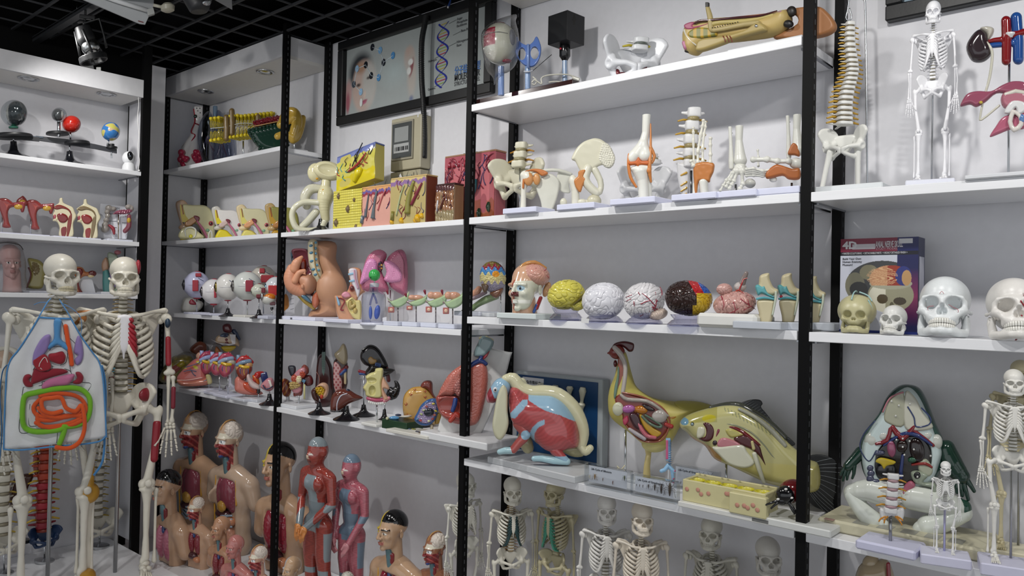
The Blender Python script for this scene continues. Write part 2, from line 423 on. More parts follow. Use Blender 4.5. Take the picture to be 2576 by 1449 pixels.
    def bell(s,x,y0,r,w=0,col='15161a',part='base',h=None):
        """round black bell foot: y0 pixel row of the top, sits on the shelf"""
        b = s.pb or s.py;t = b-y0
        return s.lathe(part,x,w,[(r,b),(r,b-.06*t),(r*.8,b-.16*t),(r*.45,b-.3*t),(r*.27,b-.5*t),(r*.2,b-.8*t),(r*.18,y0),(0.01,y0)],col,'gloss')
def copy_tree(o,parent=None):
    c = o.copy();COL.objects.link(c)
    if parent is not None: c.parent = parent
    for ch in list(o.children): copy_tree(ch,c)
    return c
def paint_grid(t,part,o,ux,vz,n,m,fn,kind='plastic',parent=None,label=None):
    """flat print: a fine grid from corner o (local metres) along ux and vz, colours from fn(u,v) arrays"""
    a,b = np.meshgrid(np.linspace(0,1,n),np.linspace(0,1,m));a = a.ravel();b = b.ravel()
    V = np.array(o)[None]+a[:,None]*np.array(ux)+b[:,None]*np.array(vz)
    i = np.arange(n*m).reshape(m,n);F = np.stack([i[:-1,:-1].ravel(),i[:-1,1:].ravel(),i[1:,1:].ravel(),i[1:,:-1].ravel()],1)
    return new_obj(part,V,F,mat(kind,None),parent,False,fn(a,b),label)
def text(part,s,size,col,parent,loc,rot,align='LEFT',kind='plastic',sx=1.0,extrude=.0004,shear=0,bold=0):
    cu = bpy.data.curves.new(part,'FONT');cu.body = s;cu.size = size;cu.align_x = align;cu.extrude = extrude;cu.resolution_u = 2;cu.shear = shear;cu.offset = bold
    o = bpy.data.objects.new(part,cu);COL.objects.link(o)
    dg = bpy.context.evaluated_depsgraph_get();me = bpy.data.meshes.new_from_object(o.evaluated_get(dg));bpy.data.objects.remove(o)
    me.materials.clear();me.materials.append(mat(kind,col));me.name = part
    ob = bpy.data.objects.new(part,me);COL.objects.link(ob);ob.parent = parent;ob.location = loc;ob.rotation_euler = rot;ob.scale = (sx,1,1);return ob
# ================================================================= THE SETTING
WALLC,LAMC,BLK = 'd2d2d6','e6e7ea','0d0e10'
wallm,lamm,blkm = mat('matte',WALLC),mat('lam',LAMC),mat('blk','060607')
BW = 1.4;NB = 5;BACK = .305
struct(add_box('floor',(-1.5,-6,-.05),(9,.6,0),mat('satin','b9b6b0')))
struct(add_box('wall_right',(-.06,BACK,0),(9,BACK+.1,2.965),wallm))
struct(add_box('wall_left',(-.2,-6,0),(.245,-.10,2.82),wallm))
struct(add_box('trim_1',(-.2,-.10,0),(-.03,BACK,2.95),wallm))
def end_panel(x,y0,y1,z0,z1): return add_box('panel',(x,y0,z0),(x+.012,y1,z1),mat('matte','dcdce0'))
struct(add_box('trim_2',(-.4,BACK,2.965),(9,BACK+.1,3.2),mat('blk','030304')))
struct(add_box('trim_5',(-.2,-.2,2.82),(.245,-.1,2.945),wallm))
struct(add_box('trim_3',(-.4,-6,2.82),(.245,-.2,3.2),mat('blk','030304')))
struct(add_box('trim_4',(-.4,-.1,2.95),(-.03,BACK,3.2),mat('blk','030304')))
# black open ceiling: dark void above, bars of the grid below it
ceil = struct(add_box('ceiling',(-.4,-6,3.16),(9,.5,3.2),mat('blk','030304')))
barm = mat('blk','3a3b3e');v,q = box_vf((-.0035,0,2.955),(.0035,6.2,2.963));me0 = None
b0 = new_obj('grid_bar',v,q,barm,ceil,False);b0.location = (0,-5.9,0)
for i in range(1,26):
    c = b0.copy();COL.objects.link(c);c.location = (.197*i,-5.9,0);c.parent = ceil
v,q = box_vf((0,-.006,2.953),(7.5,.006,2.963))
b1 = new_obj('grid_bar',v,q,barm,ceil,False);b1.location = (-.2,.2,0)
for i in range(1,26):
    c = b1.copy();COL.objects.link(c);c.location = (-.2,.2-.19*i,0);c.parent = ceil
# racks: one rack per bay: two front and two rear slotted posts, shelves are things of their own
PW,PD = .03,.03
def post_mesh(h,name):
    v,q = box_vf((0,0,0),(PW,PD,h));return new_obj(name,v,q,blkm,None,False)
def slots_vf(z0,z1,face='x'):
    bl = [];z = z0
    while z < z1:
        bl.append(((PW-.001,.012,z),(PW+.0006,.017,z+.016)))
        z += .032
    return boxes_vf(bl)
slotm = mat('matte','3b3d40')
v,q = slots_vf(.2,2.96);slot_me = new_obj('slot_row',v,q,slotm,None,False);slot_me['kind'] = 'stuff'
post0 = post_mesh(3.0,'post')
rack_names = [('corner bay',0),('meter bay',1),('wide bay',2),('skull bay',3)]
def rack(name,label,x,ends,topbeam=True):
    e = bpy.data.objects.new(name,None);COL.objects.link(e);e.location = (x,0,0);e['kind'] = 'structure'
    for (px_,py_) in ends:
        p = post0.copy();COL.objects.link(p);p.parent = e;p.location = (px_,py_,0)
        s = slot_me.copy();COL.objects.link(s);s.parent = p
    return e
RY = .268
racks = []
for i in range(5):
    r = rack('rack','',i*BW,[(0,.002),(0,RY)])
    tag(r,['black slotted post pair in the corner beside the white end panel','black slotted post pair between eyeball shelf and fetus pelvis shelf',
            'black slotted post pair between skin block shelf and bone joint shelf','black slotted post pair between brain shelf and skull shelf','black slotted post pair past the skull shelf'][i],'rack post','slotted posts of the long wall');racks.append(r)
    del r['kind']
    add_box('foot',(-.004,-.004,0),(.034,.034,.012),blkm,r)
for (h0,p0) in ((post0,slot_me),): bpy.data.objects.remove(post0);bpy.data.objects.remove(slot_me)
# white end panel of the corner bay
o = add_box('end_panel',(-.014,.036,.1),(-.002,BACK,2.823),mat('matte','d6d6da'));tag(o,'white end panel closing the corner side of the heart and eye shelves','panel')
# shelves
def shelf(label,x0,x1,z,th,y0=.0,y1=.30):
    e = bpy.data.objects.new('shelf',None);COL.objects.link(e);e.location = ((x0+x1)/2,0,z-th);h = (x1-x0)/2
    add_box('board',(-h,y0,0),(h,y1,th),lamm,e,bev=.0015)
    for s in (-1,1):
        b = add_box('bracket',(s*h-.012 if s > 0 else -h,.03,-.006),(s*h if s > 0 else -h+.012,.27,0),mat('metal','9a9ca0'),e)
    tag(e,label,'shelf','white shelf boards');return e
NM = {('A',1): 'white shelf board holding the yellow tooth-like leaf and alveoli models',('A',2): 'white shelf board under the row of ear models',('A',3): 'white shelf board under the row of eyeball models',('A',4): 'white shelf board under the heart models',
      ('B',2): 'white shelf board under the skin block models',('B',3): 'white shelf board under the pregnant pelvis and embryo models',('B',4): 'white shelf board under the liver and kidney models',
      ('C',1): 'white shelf board under the grasshopper and black box stand',('C',2): 'white shelf board under the bone joint models',('C',3): 'white shelf board under the row of brains',('C',4): 'white shelf board under the rabbit, rooster and fish',
      ('D',1): 'white shelf board under the hanging spine and small white skeleton',('D',3): 'white shelf board under the skulls and the boxed skull kit',('D',4): 'white shelf board under the frog model'}
for (b,n),lb in NM.items():
    i = 'ABCD'.index(b);th = .024 if b in 'AB' else .028
    shelf(lb,i*BW+.031,(i+1)*BW-.004,SH[b+str(n)],th)
# lower plinth boards near the floor
for i in range(4): shelf(['low white plinth board under the torso models','low white plinth board under the muscle figures','low white plinth board under the row of small skeletons','low white plinth board under the frog shelf'][i],i*BW+.031,(i+1)*BW-.004,.03 if i < 2 else .10,.03 if i < 2 else .10,-.36 if i < 2 else -.02,.30)
# light canopies: boxed white headers with recessed downlights
def downlight(par,x,y,z,r=.05):
    e = bpy.data.objects.new('downlight',None);COL.objects.link(e);e.location = (x,y,z)
    v,f = lathe_vf([(r,0),(r,-.004),(r*.86,-.006),(r*.74,-.002),(r*.74,.0)],26);new_obj('trim_ring',v,f[:-2],mat('metal','b9bbbd'),e,True)
    v,f = lathe_vf([(r*.73,-.001),(r*.6,.0),(r*.3,-.006),(.001,-.003)],26);new_obj('lens',v,f,mat('metal','d8dadc'),e,True)
    return e
def canopy(label,x0,x1,z0,z1,y0=0.,y1=.30):
    e = bpy.data.objects.new('canopy',None);COL.objects.link(e);e.location = ((x0+x1)/2,0,z0);h = (x1-x0)/2;t = z1-z0
    add_box('fascia',(-h,y0,0),(h,y0+.018,t),mat('matte','cfcfd2'),e);add_box('underside',(-h,y0+.018,0),(h,y1,.018),mat('satin','d8d6d2'),e)
    for s in (-1,1): add_box('side_board',(s*h-(.018 if s > 0 else 0),y0+.018,.018),(s*h+(.018 if s < 0 else 0),y1,t),mat('matte','cfcfd2'),e)
    tag(e,label,'canopy');return e
canopy('white boxed canopy with two downlights above the alveoli models',.031,BW-.004,2.824,2.945)
canopy('white boxed canopy above the black box stand',2*BW+.031,3*BW-.004,2.834,2.955)
for px_,py_,lb in ((518,230,'round recessed downlight over the red villi model'),(667,181,'round recessed downlight over the green scaly model')):
    P = at_z(px_,py_,2.822);tag(downlight(None,P[0],P[1],2.823),lb,'downlight','recessed canopy downlights')
# --- left wall unit: front plane x=.564, runs towards the viewer
LX0,LX1,LYR = .25,.564,-.368
def lpost(x,y):
    v,q = box_vf((x,y,0),(x+PD,y+.055,2.98));return v,q
lr = bpy.data.objects.new('rack',None);COL.objects.link(lr);lr.location = (0,LYR,0);tag(lr,'black post pair at the end of the side wall shelves with the planet model','rack post','slotted posts of the side wall')
add_box('post',(LX1-.03,0,0),(LX1-.001,.046,2.98),blkm,lr);add_box('post',(LX0+.002,.045,0),(LX0+.03,.085,2.66),blkm,lr)
add_box('side_board',(LX0+.03,.04,.1),(LX1-.03,.052,2.66),mat('matte','d0d0d4'),lr)
def lshelf(label,z,th=.024):
    e = bpy.data.objects.new('shelf',None);COL.objects.link(e);e.location = (LX0,LYR,z-th)
    add_box('board',(.004,-1.36,0),(LX1-LX0,0,th),lamm,e,bev=.0015);add_box('bracket',(.03,-.012,-.006),(.28,0,0),mat('metal','9a9ca0'),e)
    tag(e,label,'shelf','white shelf boards of the side wall')
for n,lb in (('L1','white shelf board under the black planet model'),('L2','white shelf board under the throat section models'),('L3','white shelf board under the wrapped pink head'),('L4','white shelf board behind the aproned skeleton')): lshelf(lb,SH[n])
add_box('low_board',(LX0+.004,-1.75,0),(1.3,LYR-.005,.085),lamm);tag(bpy.data.objects['low_board'],'low white platform under the standing skeletons by the side shelves','platform')
e = bpy.data.objects.new('canopy',None);COL.objects.link(e);e.location = (LX0,LYR,2.655)
add_box('fascia',(LX1-LX0-.018,-1.3,0),(LX1-LX0,.0,.10),mat('matte','cbcbce'),e);add_box('underside',(.003,-1.3,0),(LX1-LX0-.018,0,.018),mat('satin','d4d2cf'),e);add_box('side_board',(.003,-.018,.018),(LX1-LX0-.018,0,.1),mat('matte','cbcbce'),e)
tag(e,'white boxed canopy with two downlights above the planet model','canopy')
for px_,py_,lb in ((72,198,'round recessed downlight over the silver planet ball'),(268,237,'round recessed downlight over the small earth globe')):
    P = at_z(px_,py_,2.653);tag(downlight(None,P[0],P[1],2.654),lb,'downlight','recessed canopy downlights')
# ================================================================= SKELETON KIT (unit height, x right, front is -y)
def umesh(name,prims,h,k,disp=None,clip=None,cf=None):
    V,F = sdf_mesh(prims,h,k,disp,clip);o = new_obj(name,V,F,mat('plastic','ded8c6'),None,True,cf(V) if cf else None)
    me = o.data;bpy.data.objects.remove(o);return me
def vf_mesh(name,V,F,smooth=True):
    o = new_obj(name,V,F,mat('plastic','ded8c6'),None,smooth);me = o.data;bpy.data.objects.remove(o);return me
def join_vf(L):
    V,F = [],[]
    for v,f in L:
        n = len(V);V += list(v);F += [tuple(i+n for i in q) for q in f]
    return V,F
def skull_prims():
    p = [ell((0,.13,.665),(.335,.43,.335)),ell((0,-.1,.66),(.265,.25,.265)),ell((0,.36,.5),(.22,.2,.2)),
         ell((0,-.23,.30),(.185,.165,.135)),ell((0,-.18,.47),(.21,.18,.13)),ell((0,.05,.38),(.2,.25,.14))]
    for s in (-1,1):
        p += [ell((s*.235,-.22,.385),(.085,.10,.062)),chain([(s*.26,-.2,.395,.036),(s*.335,-.07,.415,.027),(s*.335,.06,.44,.03)]),
              chain([(s*.27,-.24,.49,.036),(s*.235,-.3,.56,.036),(s*.07,-.345,.57,.036)]),chain([(s*.27,-.22,.52,.034),(s*.26,-.235,.40,.036)]),
              chain([(s*.05,-.35,.55,.03),(s*.055,-.33,.42,.032)]),ell((s*.27,.17,.33),(.055,.08,.1)),chain([(s*.235,-.26,.36,.04),(s*.14,-.31,.27,.05)])]
    p += [chain([(0,-.36,.56,.032),(0,-.4,.455,.026)]),chain([(-.145,-.25,.225,.06),(-.08,-.335,.225,.055),(.08,-.335,.225,.055),(.145,-.25,.225,.06)])]
    for s in (-1,1):
        p += [ell((s*.148,-.35,.478),(.106,.24,.09)).neg(.018),ell((s*.38,-.13,.5),(.055,.14,.1)).neg(.05),ell((s*.26,-.06,.28),(.07,.10,.08)).neg(.03)]
        p.append(ell((s*.03,-.42,.34),(.04,.18,.06)).neg(.012))
    p.append(ell((0,-.42,.385),(.028,.14,.065)).neg(.012))
    return p
def jaw_prims():
    p = []
    for s in (-1,1):
        p += [chain([(s*.295,.06,.38,.032),(s*.29,.02,.26,.05),(s*.27,-.03,.11,.062),(s*.19,-.2,.07,.062),(s*.10,-.315,.06,.062),(0,-.345,.06,.066)]),chain([(s*.285,-.07,.36,.022),(s*.28,-.03,.2,.05)])]
    p.append(chain([(-.15,-.235,.125,.045),(-.08,-.325,.125,.042),(.08,-.325,.125,.042),(.15,-.235,.125,.045)]))
    return p
def tooth_pos(n,rx,ry,yc):
    return [(rx*math.sin(a),yc-ry*math.cos(a),a) for a in np.linspace(-1.25,1.25,n)]
def teeth_vf(n=14,z0=.2,z1=.13,rx=.165,ry=.16,yc=-.24):
    L = []
    for x,y,a in tooth_pos(n,rx,ry,yc):
        v,q = box_vf((-.0145,-.017,min(z0,z1)),(.0145,.017,max(z0,z1)),.006);c,s = math.cos(a),math.sin(a)
        L.append(([(x+c*X-s*Y,y+s*X+c*Y,Z) for X,Y,Z in v],q))
    return L
KIT = {}
KIT['skull'] = umesh('skull',skull_prims(),1/62,.045);KIT['jaw'] = umesh('mandible',jaw_prims(),1/56,.03)
KIT['teeth'] = vf_mesh('teeth',*join_vf(teeth_vf(14,.225,.158)+teeth_vf(14,.154,.1,.158,.15)))
KIT['tooth_up'] = vf_mesh('tooth',*teeth_vf(3,.235,.158,0,0,0)[1]);KIT['tooth_low'] = vf_mesh('tooth',*teeth_vf(3,.155,.09,0,0,0)[1])
# vertebra, unit = body width 1, height .62
KIT['vert'] = umesh('vertebra',[ell((0,-.1,0),(.5,.38,1.2)),bx((0,-.1,0),(.46,.34,.3),.1),chain([(-.85,.32,.05,.09),(0,.3,0,.17),(.85,.32,.05,.09)]),chain([(0,.3,0,.15),(0,.95,-.35,.11)])],.085,.12,clip=lambda x,y,z: np.abs(z+.3*np.maximum(y,0))-.3)
KIT['disc'] = vf_mesh('disc',*lathe_vf([(.44,-.09),(.47,0),(.44,.09)],14,0,-.1))
KIT['nerve'] = vf_mesh('nerve',*join_vf([tube_vf([(s*.2,.25,0),(s*.7,.22,.02),(s*1.15,.12,-.12)],[.09,.09,.06],6) for s in (-1,1)]))
KIT['sacrum'] = umesh('sacrum',[poly([(-.05,.565),(0,.572),(.05,.565),(.035,.53),(.012,.495),(0,.485),(-.012,.495),(-.035,.53)],.03,.014,.012,2)],.004,.004)
def hip(s):
    return [grp([poly([(-.05,.0),(-.036,.026),(-.008,.04),(.028,.036),(.048,.014),(.04,-.004),(.024,-.026),(.008,-.046),(-.016,-.04),(-.034,-.022)],0,.007,.008,3)],(s*.064,.004,.562),1,rz=-46*s,mir=s < 0)[0],chain([(s*.064,-.004,.535,.012),(s*.066,-.004,.52,.016)]),
            ell((s*.066,-.002,.517),(.02,.02,.02)),chain([(s*.066,-.01,.517,.012),(s*.03,-.036,.512,.008),(s*.006,-.04,.503,.01),(s*.006,-.038,.49,.008),(s*.03,-.02,.478,.008),(s*.046,.004,.474,.011),(s*.058,.01,.5,.012)]),
            chain([(s*.03,.035,.55,.012),(s*.05,.012,.525,.012)]),ell((s*.085,-.016,.512),(.014,.014,.014)).neg(.004)]
KIT['hip_r'] = umesh('hip_bone',hip(1),.0042,.006);KIT['hip_l'] = umesh('hip_bone',hip(-1),.0042,.006)
def long_bone(name,ends,h=.0045,k=.006): return umesh(name,ends,h,k)
KIT['humerus'] = long_bone('humerus',[chain([(0,0,0,.0085),(.001,0,-.09,.0065),(0,0,-.165,.008)]),ell((-.004,.002,.006),.0155),ell((-.008,0,-.172),(.011,.009,.009)),ell((.008,0,-.172),(.010,.009,.009)),ell((.007,-.006,.0),(.008,.008,.012))])
KIT['ulna'] = long_bone('ulna',[chain([(0,.002,.012,.008),(0,0,-.02,.006),(0,0,-.14,.0042)]),ell((0,0,-.143),.006)])
KIT['radius'] = long_bone('radius',[chain([(0,0,0,.006),(.004,-.002,-.06,.005),(0,0,-.13,.006)]),ell((0,0,-.14),(.009,.007,.009)),ell((0,0,0),(.008,.008,.006))])
KIT['femur'] = long_bone('femur',[chain([(.028,0,-.005,.012),(.024,-.005,-.1,.0095),(.004,0,-.215,.013)]),ell((-.004,0,.012),.0165),chain([(0,0,.008,.011),(.028,0,-.008,.012)]),ell((.034,.004,0),(.01,.012,.016)),ell((-.01,.006,-.232),(.013,.019,.016)),ell((.015,.006,-.232),(.013,.019,.016))])
KIT['patella'] = long_bone('patella',[ell((0,0,0),(.012,.007,.013))])
KIT['tibia'] = long_bone('tibia',[chain([(0,0,0,.017),(.0,-.002,-.04,.011),(0,0,-.14,.0085),(0,0,-.215,.012)]),ell((0,0,.004),(.025,.018,.01)),ell((-.009,0,-.224),(.008,.01,.012))])
KIT['fibula'] = long_bone('fibula',[chain([(0,0,0,.0085),(0,0,-.03,.005),(0,0,-.19,.0048),(0,0,-.225,.008)])])
def hand_vf(s):
    L = []
    for i,(dx,ln) in enumerate(((-.016,.9),(-.007,1.05),(.003,1.0),(.012,.85))):
        x = s*dx;z = -.018;y = 0
        for seg,r in ((.036,.0036),(.022,.003),(.015,.0026),(.010,.0022)):
            z2 = z-seg*ln;x2 = x+s*dx*.35*seg/.036;y2 = y-.004
            L.append(tube_vf([(x,y,z-.001),(x,y,z-.004),((x+x2)/2,(y+y2)/2,(z+z2)/2),(x2,y2,z2+.003),(x2,y2,z2)],[r*.8,r*1.35,r*.8,r*1.4,r*.7],6));x,y,z = x2,y2,z2
    x,y,z = -s*.016,-.004,-.012
    for seg in (.022,.018,.013):
        x2,y2,z2 = x-s*.010,y-.006,z-seg;L.append(tube_vf([(x,y,z),((x+x2)/2,(y+y2)/2,(z+z2)/2),(x2,y2,z2)],[.004,.0027,.0036],6));x,y,z = x2,y2,z2
    for cx,cz in ((-.011,-.003),(0,-.001),(.01,-.004),(-.009,-.012),(.001,-.012),(.011,-.012)):
        L.append(lathe_vf([(.001,cz-.006),(.0052,cz-.004),(.0058,cz),(.0048,cz+.004),(.001,cz+.006)],7,s*cx,0))
    return join_vf(L)
KIT['hand_r'] = vf_mesh('hand',*hand_vf(1));KIT['hand_l'] = vf_mesh('hand',*hand_vf(-1))
def foot_vf(s):
    L = []
    for cx,cy,cz,r in ((0,.03,.014,.016),(0,.002,.03,.0155),(-.007,-.018,.022,.011),(.009,-.014,.017,.011),(-.004,-.034,.019,.009)):
        L.append(lathe_vf([(.001,cz-r*.85),(r*.7,cz-r*.6),(r,cz),(r*.7,cz+r*.6),(.001,cz+r*.85)],9,s*cx,cy))
    for i,dx in enumerate((-.016,-.008,.001,.009,.016)):
        x,y,z = s*dx*.75,-.036,.018-.002*i
        for j,seg in enumerate((.036,.014,.010,.008) if i else (.034,.018,.014)):
            r = (.0056 if i == 0 else .0036)*(1-.08*j);x2,y2,z2 = x+s*dx*.22*seg/.036,y-seg,max(.005,z-seg*.32)
            L.append(tube_vf([(x,y,z),(x,y-.002,z),((x+x2)/2,(y+y2)/2,(z+z2)/2),(x2,y2+.002,z2),(x2,y2,z2)],[r*.8,r*1.3,r*.8,r*1.3,r*.7],6));x,y,z = x2,y2,z2
    return join_vf(L)
KIT['foot_r'] = vf_mesh('foot',*foot_vf(1));KIT['foot_l'] = vf_mesh('foot',*foot_vf(-1))
def clav(s): return umesh('clavicle',[chain([(s*.014,-.046,.812,.008),(s*.05,-.05,.818,.006),(s*.085,-.02,.826,.006),(s*.118,.0,.83,.009)],3)],.0035,.003)
def scap(s): return umesh('scapula',[grp([poly([(-.035,.03),(.02,.05),(.045,.04),(.012,-.03),(-.012,-.075),(-.026,-.07)],0,.004,.006,2)],(s*.08,.052,.775),1,rz=s*30,mir=s < 0)[0],chain([(s*.055,.055,.80,.006),(s*.1,.03,.825,.006),(s*.122,.0,.828,.008)]),ell((s*.108,.015,.80),(.012,.012,.016))],.0042,.006)
KIT['clav_r'],KIT['clav_l'],KIT['scap_r'],KIT['scap_l'] = clav(1),clav(-1),scap(1),scap(-1)
KIT['sternum'] = umesh('sternum',[poly([(-.021,.815),(.021,.815),(.014,.785),(.016,.76),(.014,.72),(.004,.70),(.003,.682),(-.003,.682),(-.004,.70),(-.014,.72),(-.016,.76),(-.014,.785)],-.058,.008,.008,2)],.004,.003)
ST_Z = [.806,.79,.776,.763,.75,.738,.726,.715,.705,.70]
def rib_pts(i,s):
    W = [.042,.06,.07,.077,.081,.084,.086,.086,.084,.08,.07,.056][i];z0 = .822-.0148*i;drop = .02+.0045*i;fr = [1,1,1,1,1,1,1,.97,.93,.86,.6,.42][i]
    A = np.linspace(0,1,11)*fr;pts = []
    for a in A:
        th = math.pi*(.06+.80*a);x = W*math.sin(th)*1.0;y = .052*math.cos(th)+.004;z = z0+.006*math.sin(math.pi*a)-drop*a**1.1*1.35
        pts.append((s*max(x,.012),y,z))
    return pts
for i in range(12):
    for s,n in ((1,'r'),(-1,'l')):
        P = rib_pts(i,s);KIT['rib%d%s' % (i,n)] = vf_mesh('rib',*tube_vf(P,np.interp(np.linspace(0,1,len(P)),[0,.2,.8,1],[.0048,.0062,.0068,.006]),8))
        if i < 10:
            e = P[-1];zs = ST_Z[i] if i < 7 else ST_Z[6]-.004*(i-6);m = (s*(abs(e[0])*.55+.01),-.062,(e[2]*.6+zs*.4)-.004*max(0,i-4))
            KIT['cart%d%s' % (i,n)] = vf_mesh('costal_cartilage',*tube_vf(crom([e,m,(s*.012,-.06,zs)],4,False),.006,8))
def bone_mats(hexc,kind='plastic'): return mat(kind,hexc)
def skeleton(name,label,loc,H,yaw,bone='ded8c6',disc='8f8a78',cart=None,teeth=None,head=1.0,nerves=None,base=True,group=None,legs=True,arms=True,rod=True,paint=None,cat='skeleton',basec='dfe1ee',bh=.03,armr=0,hdyaw=0,fine=True,rodc='b4b6b8',basesz=(.3,.2)):
    """standing skeleton: Empty at the feet, every bone its own part"""
    e = bpy.data.objects.new(name,None);COL.objects.link(e);e.location = loc;e.rotation_euler = (0,0,yaw);e.empty_display_size = .05;tag(e,label,cat,group)
    bm = mat('plastic',bone);dm = mat('plastic',disc);cm = mat('plastic',cart or bone);tm = mat('gloss',teeth or bone)
    b0 = bh if base else 0
    def put(key,part,loc=(0,0,0),sc=(1,1,1),m=None,rot=(0,0,0),parent=None):
        o = bpy.data.objects.new(part,KIT[key]);COL.objects.link(o);o.parent = parent or e
        if parent is None: o.location = (loc[0]*H,loc[1]*H,loc[2]*H+b0);o.scale = (sc[0]*H,sc[1]*H,sc[2]*H)
        else: o.location = loc;o.scale = sc
        o.rotation_euler = rot;s = o.material_slots[0];s.link = 'OBJECT';s.material = m or (paint or {}).get(key) or bm;return o
    hs = .125*head
    sk = put('skull','skull',(0,-.012,.872),(hs,)*3,rot=(0,0,hdyaw));put('jaw','mandible',parent=sk);put('teeth','teeth',parent=sk,m=tm)
    zs = list(np.linspace(.905,.829,7))+list(np.linspace(.815,.672,12))+list(np.linspace(.658,.585,5))
    for i,z in enumerate(zs):
        t = i/(len(zs)-1);wv = .022+.019*t;y = .03+.012*math.sin(math.pi*np.clip((i-6)/12,0,1))-.012*math.sin(math.pi*np.clip((i-17)/7,0,1))-.012*math.sin(math.pi*np.clip((6-i)/10,0,1));hz = (zs[i]-zs[i+1] if i < len(zs)-1 else .018)
        put('vert','vertebra',(0,y,z),(wv,wv,hz*1.25 if i < 23 else .024))
        if fine: put('disc','disc',(0,y,z-hz/2),(wv,wv,hz*1.5),dm)
        if nerves and i % 1 == 0: put('nerve','nerve',(0,y,z-hz*.4),(wv,wv,wv*.6),mat('plastic',nerves))
    put('sacrum','sacrum');put('hip_r','hip_bone');put('hip_l','hip_bone')
    for i in range(12):
        for n in 'rl':
            put('rib%d%s' % (i,n),'rib')
            if i < 10: put('cart%d%s' % (i,n),'costal_cartilage',m=(paint or {}).get('cart%d%s' % (i,n)) or cm)
    put('sternum','sternum',m=(paint or {}).get('sternum') or bm)
    for n,s in (('r',1),('l',-1)):
        put('clav_'+n,'clavicle');put('scap_'+n,'scapula')
        if arms:
            put('humerus','humerus',(s*.126,.004,.802),m=(paint or {}).get('humerus'+n),rot=(0,-s*.07,0));put('ulna','ulna',(s*.136,.008,.615),m=(paint or {}).get('ulna'+n));put('radius','radius',(s*.148,.0,.615),m=(paint or {}).get('radius'+n));put('hand_'+n,'hand',(s*.143,.0,.468))
        if legs:
            put('femur','femur',(s*.078,0,.512),(s,1,1),m=(paint or {}).get('femur'+n));put('patella','patella',(s*.082,-.026,.288));put('tibia','tibia',(s*.081,0,.262));put('fibula','fibula',(s*.108,.012,.256));put('foot_'+n,'foot',(s*.08,0,.0))
    if rod:
        o = new_obj('rod',*tube_vf([(0,.05*H,0),(0,.05*H,.5*H+b0),(0,.03*H,.57*H+b0)],.006*max(H,.5),10),mat('metal',rodc),e)
    if base: add_box('base',(-basesz[0]*H/2,-basesz[1]*H*.6,0),(basesz[0]*H/2,basesz[1]*H*.5,bh),mat('plastic',basec),e,bev=.003)
    return e
def face_yaw(P,extra=0):
    d = np.array(P[:2])-CAM[:2];return math.atan2(-d[0],d[1])+math.radians(extra)   # turns the front (-y) to the viewer
# ================================================================= HUMAN HEADS AND TORSOS (model figures)
def head_prims(hair=False,neck=True,mouth=True):
    p = [ell((0,.1,.66),(.315,.37,.335)),ell((0,-.1,.44),(.255,.25,.36)),ell((0,-.13,.2),(.2,.2,.17)),ell((0,-.275,.075),(.085,.07,.065)),
         chain([(0,-.345,.52,.028),(0,-.4,.42,.036),(0,-.425,.355,.048)]),ell((-.05,-.375,.34),.034),ell((.05,-.375,.34),.034),
         chain([(-.2,-.265,.545,.035),(-.08,-.335,.55,.03),(.08,-.335,.55,.03),(.2,-.265,.545,.035)]),
         ell((0,-.36,.232),(.085,.04,.022)).sm(.015),ell((0,-.352,.19),(.075,.042,.026)).sm(.015)]
    for s in (-1,1):
        p += [ell((s*.155,-.24,.37),(.075,.08,.075)),ell((s*.118,-.37,.47),(.075,.07,.042)).neg(.03),ell((s*.118,-.285,.468),(.062,.052,.04)).sm(.008),
              ell((s*.315,.08,.44),(.03,.08,.11),rz=s*25).sm(.02),ell((s*.345,.06,.45),(.02,.045,.065)).neg(.015)]
    if neck: p.append(chain([(0,.1,.25,.19),(0,.14,-.3,.19)]).sm(.08))
    return p
def head_cols(skin,hair=None,lip='b06a5e',hl=None,extra=None):
    sk,lp,ey,wh = (np.array(lin(c)) for c in (skin,lip,'17130f','e4e2da'))
    def f(u,v,z):   # unit coordinates
        c = np.tile(sk,(len(u),1))
        c[(v < -.3) & (abs(u) < .085) & (z > .165) & (z < .252)] = lp
        for s in (-1,1):
            c[(v < -.26) & (((u-s*.118)/.062)**2+((z-.468)/.026)**2 < 1)] = wh
            c[(v < -.26) & (((u-s*.118)/.028)**2+((z-.468)/.026)**2 < 1)] = ey
            if hair: c[(v < -.2) & (abs(u-s*.13) < .095) & (abs(z-.562+.25*(abs(u)-.1)**2) < .02)] = np.array(lin(hair))
        if hair: c[(z > .73-.1*np.clip(v+.1,-1,1)*0+np.where(v > -.12,-.36*np.clip(v+.12,0,.45),0)) & ~((abs(u) > .3) & (z < .56))] = np.array(lin(hair))
        if extra: c = extra(u,v,z,c)
        return c
    return f
def head(t,part,x,ychin,hgt,yaw,cols,w=0,tilt=0,kind='gloss',neck=True,more=(),parent=None,h=None,cut=None):
    o = t.q(x,ychin,w);pr = grp(head_prims(neck=neck)+list(more),o,hgt,rz=yaw,rx=tilt)
    V,F = sdf_mesh(pr,h or max(.8,hgt/46),hgt*.035)
    if cut is not None: pass
    a = math.radians(yaw);q = rotz(((V[:,0]-o[0])/hgt,(V[:,1]-o[1])/hgt,(V[:,2]-o[2])/hgt),a);q = rotx(q,math.radians(tilt))
    return t.add(part,V,F,mat(kind,None),parent,True,cols(*q))
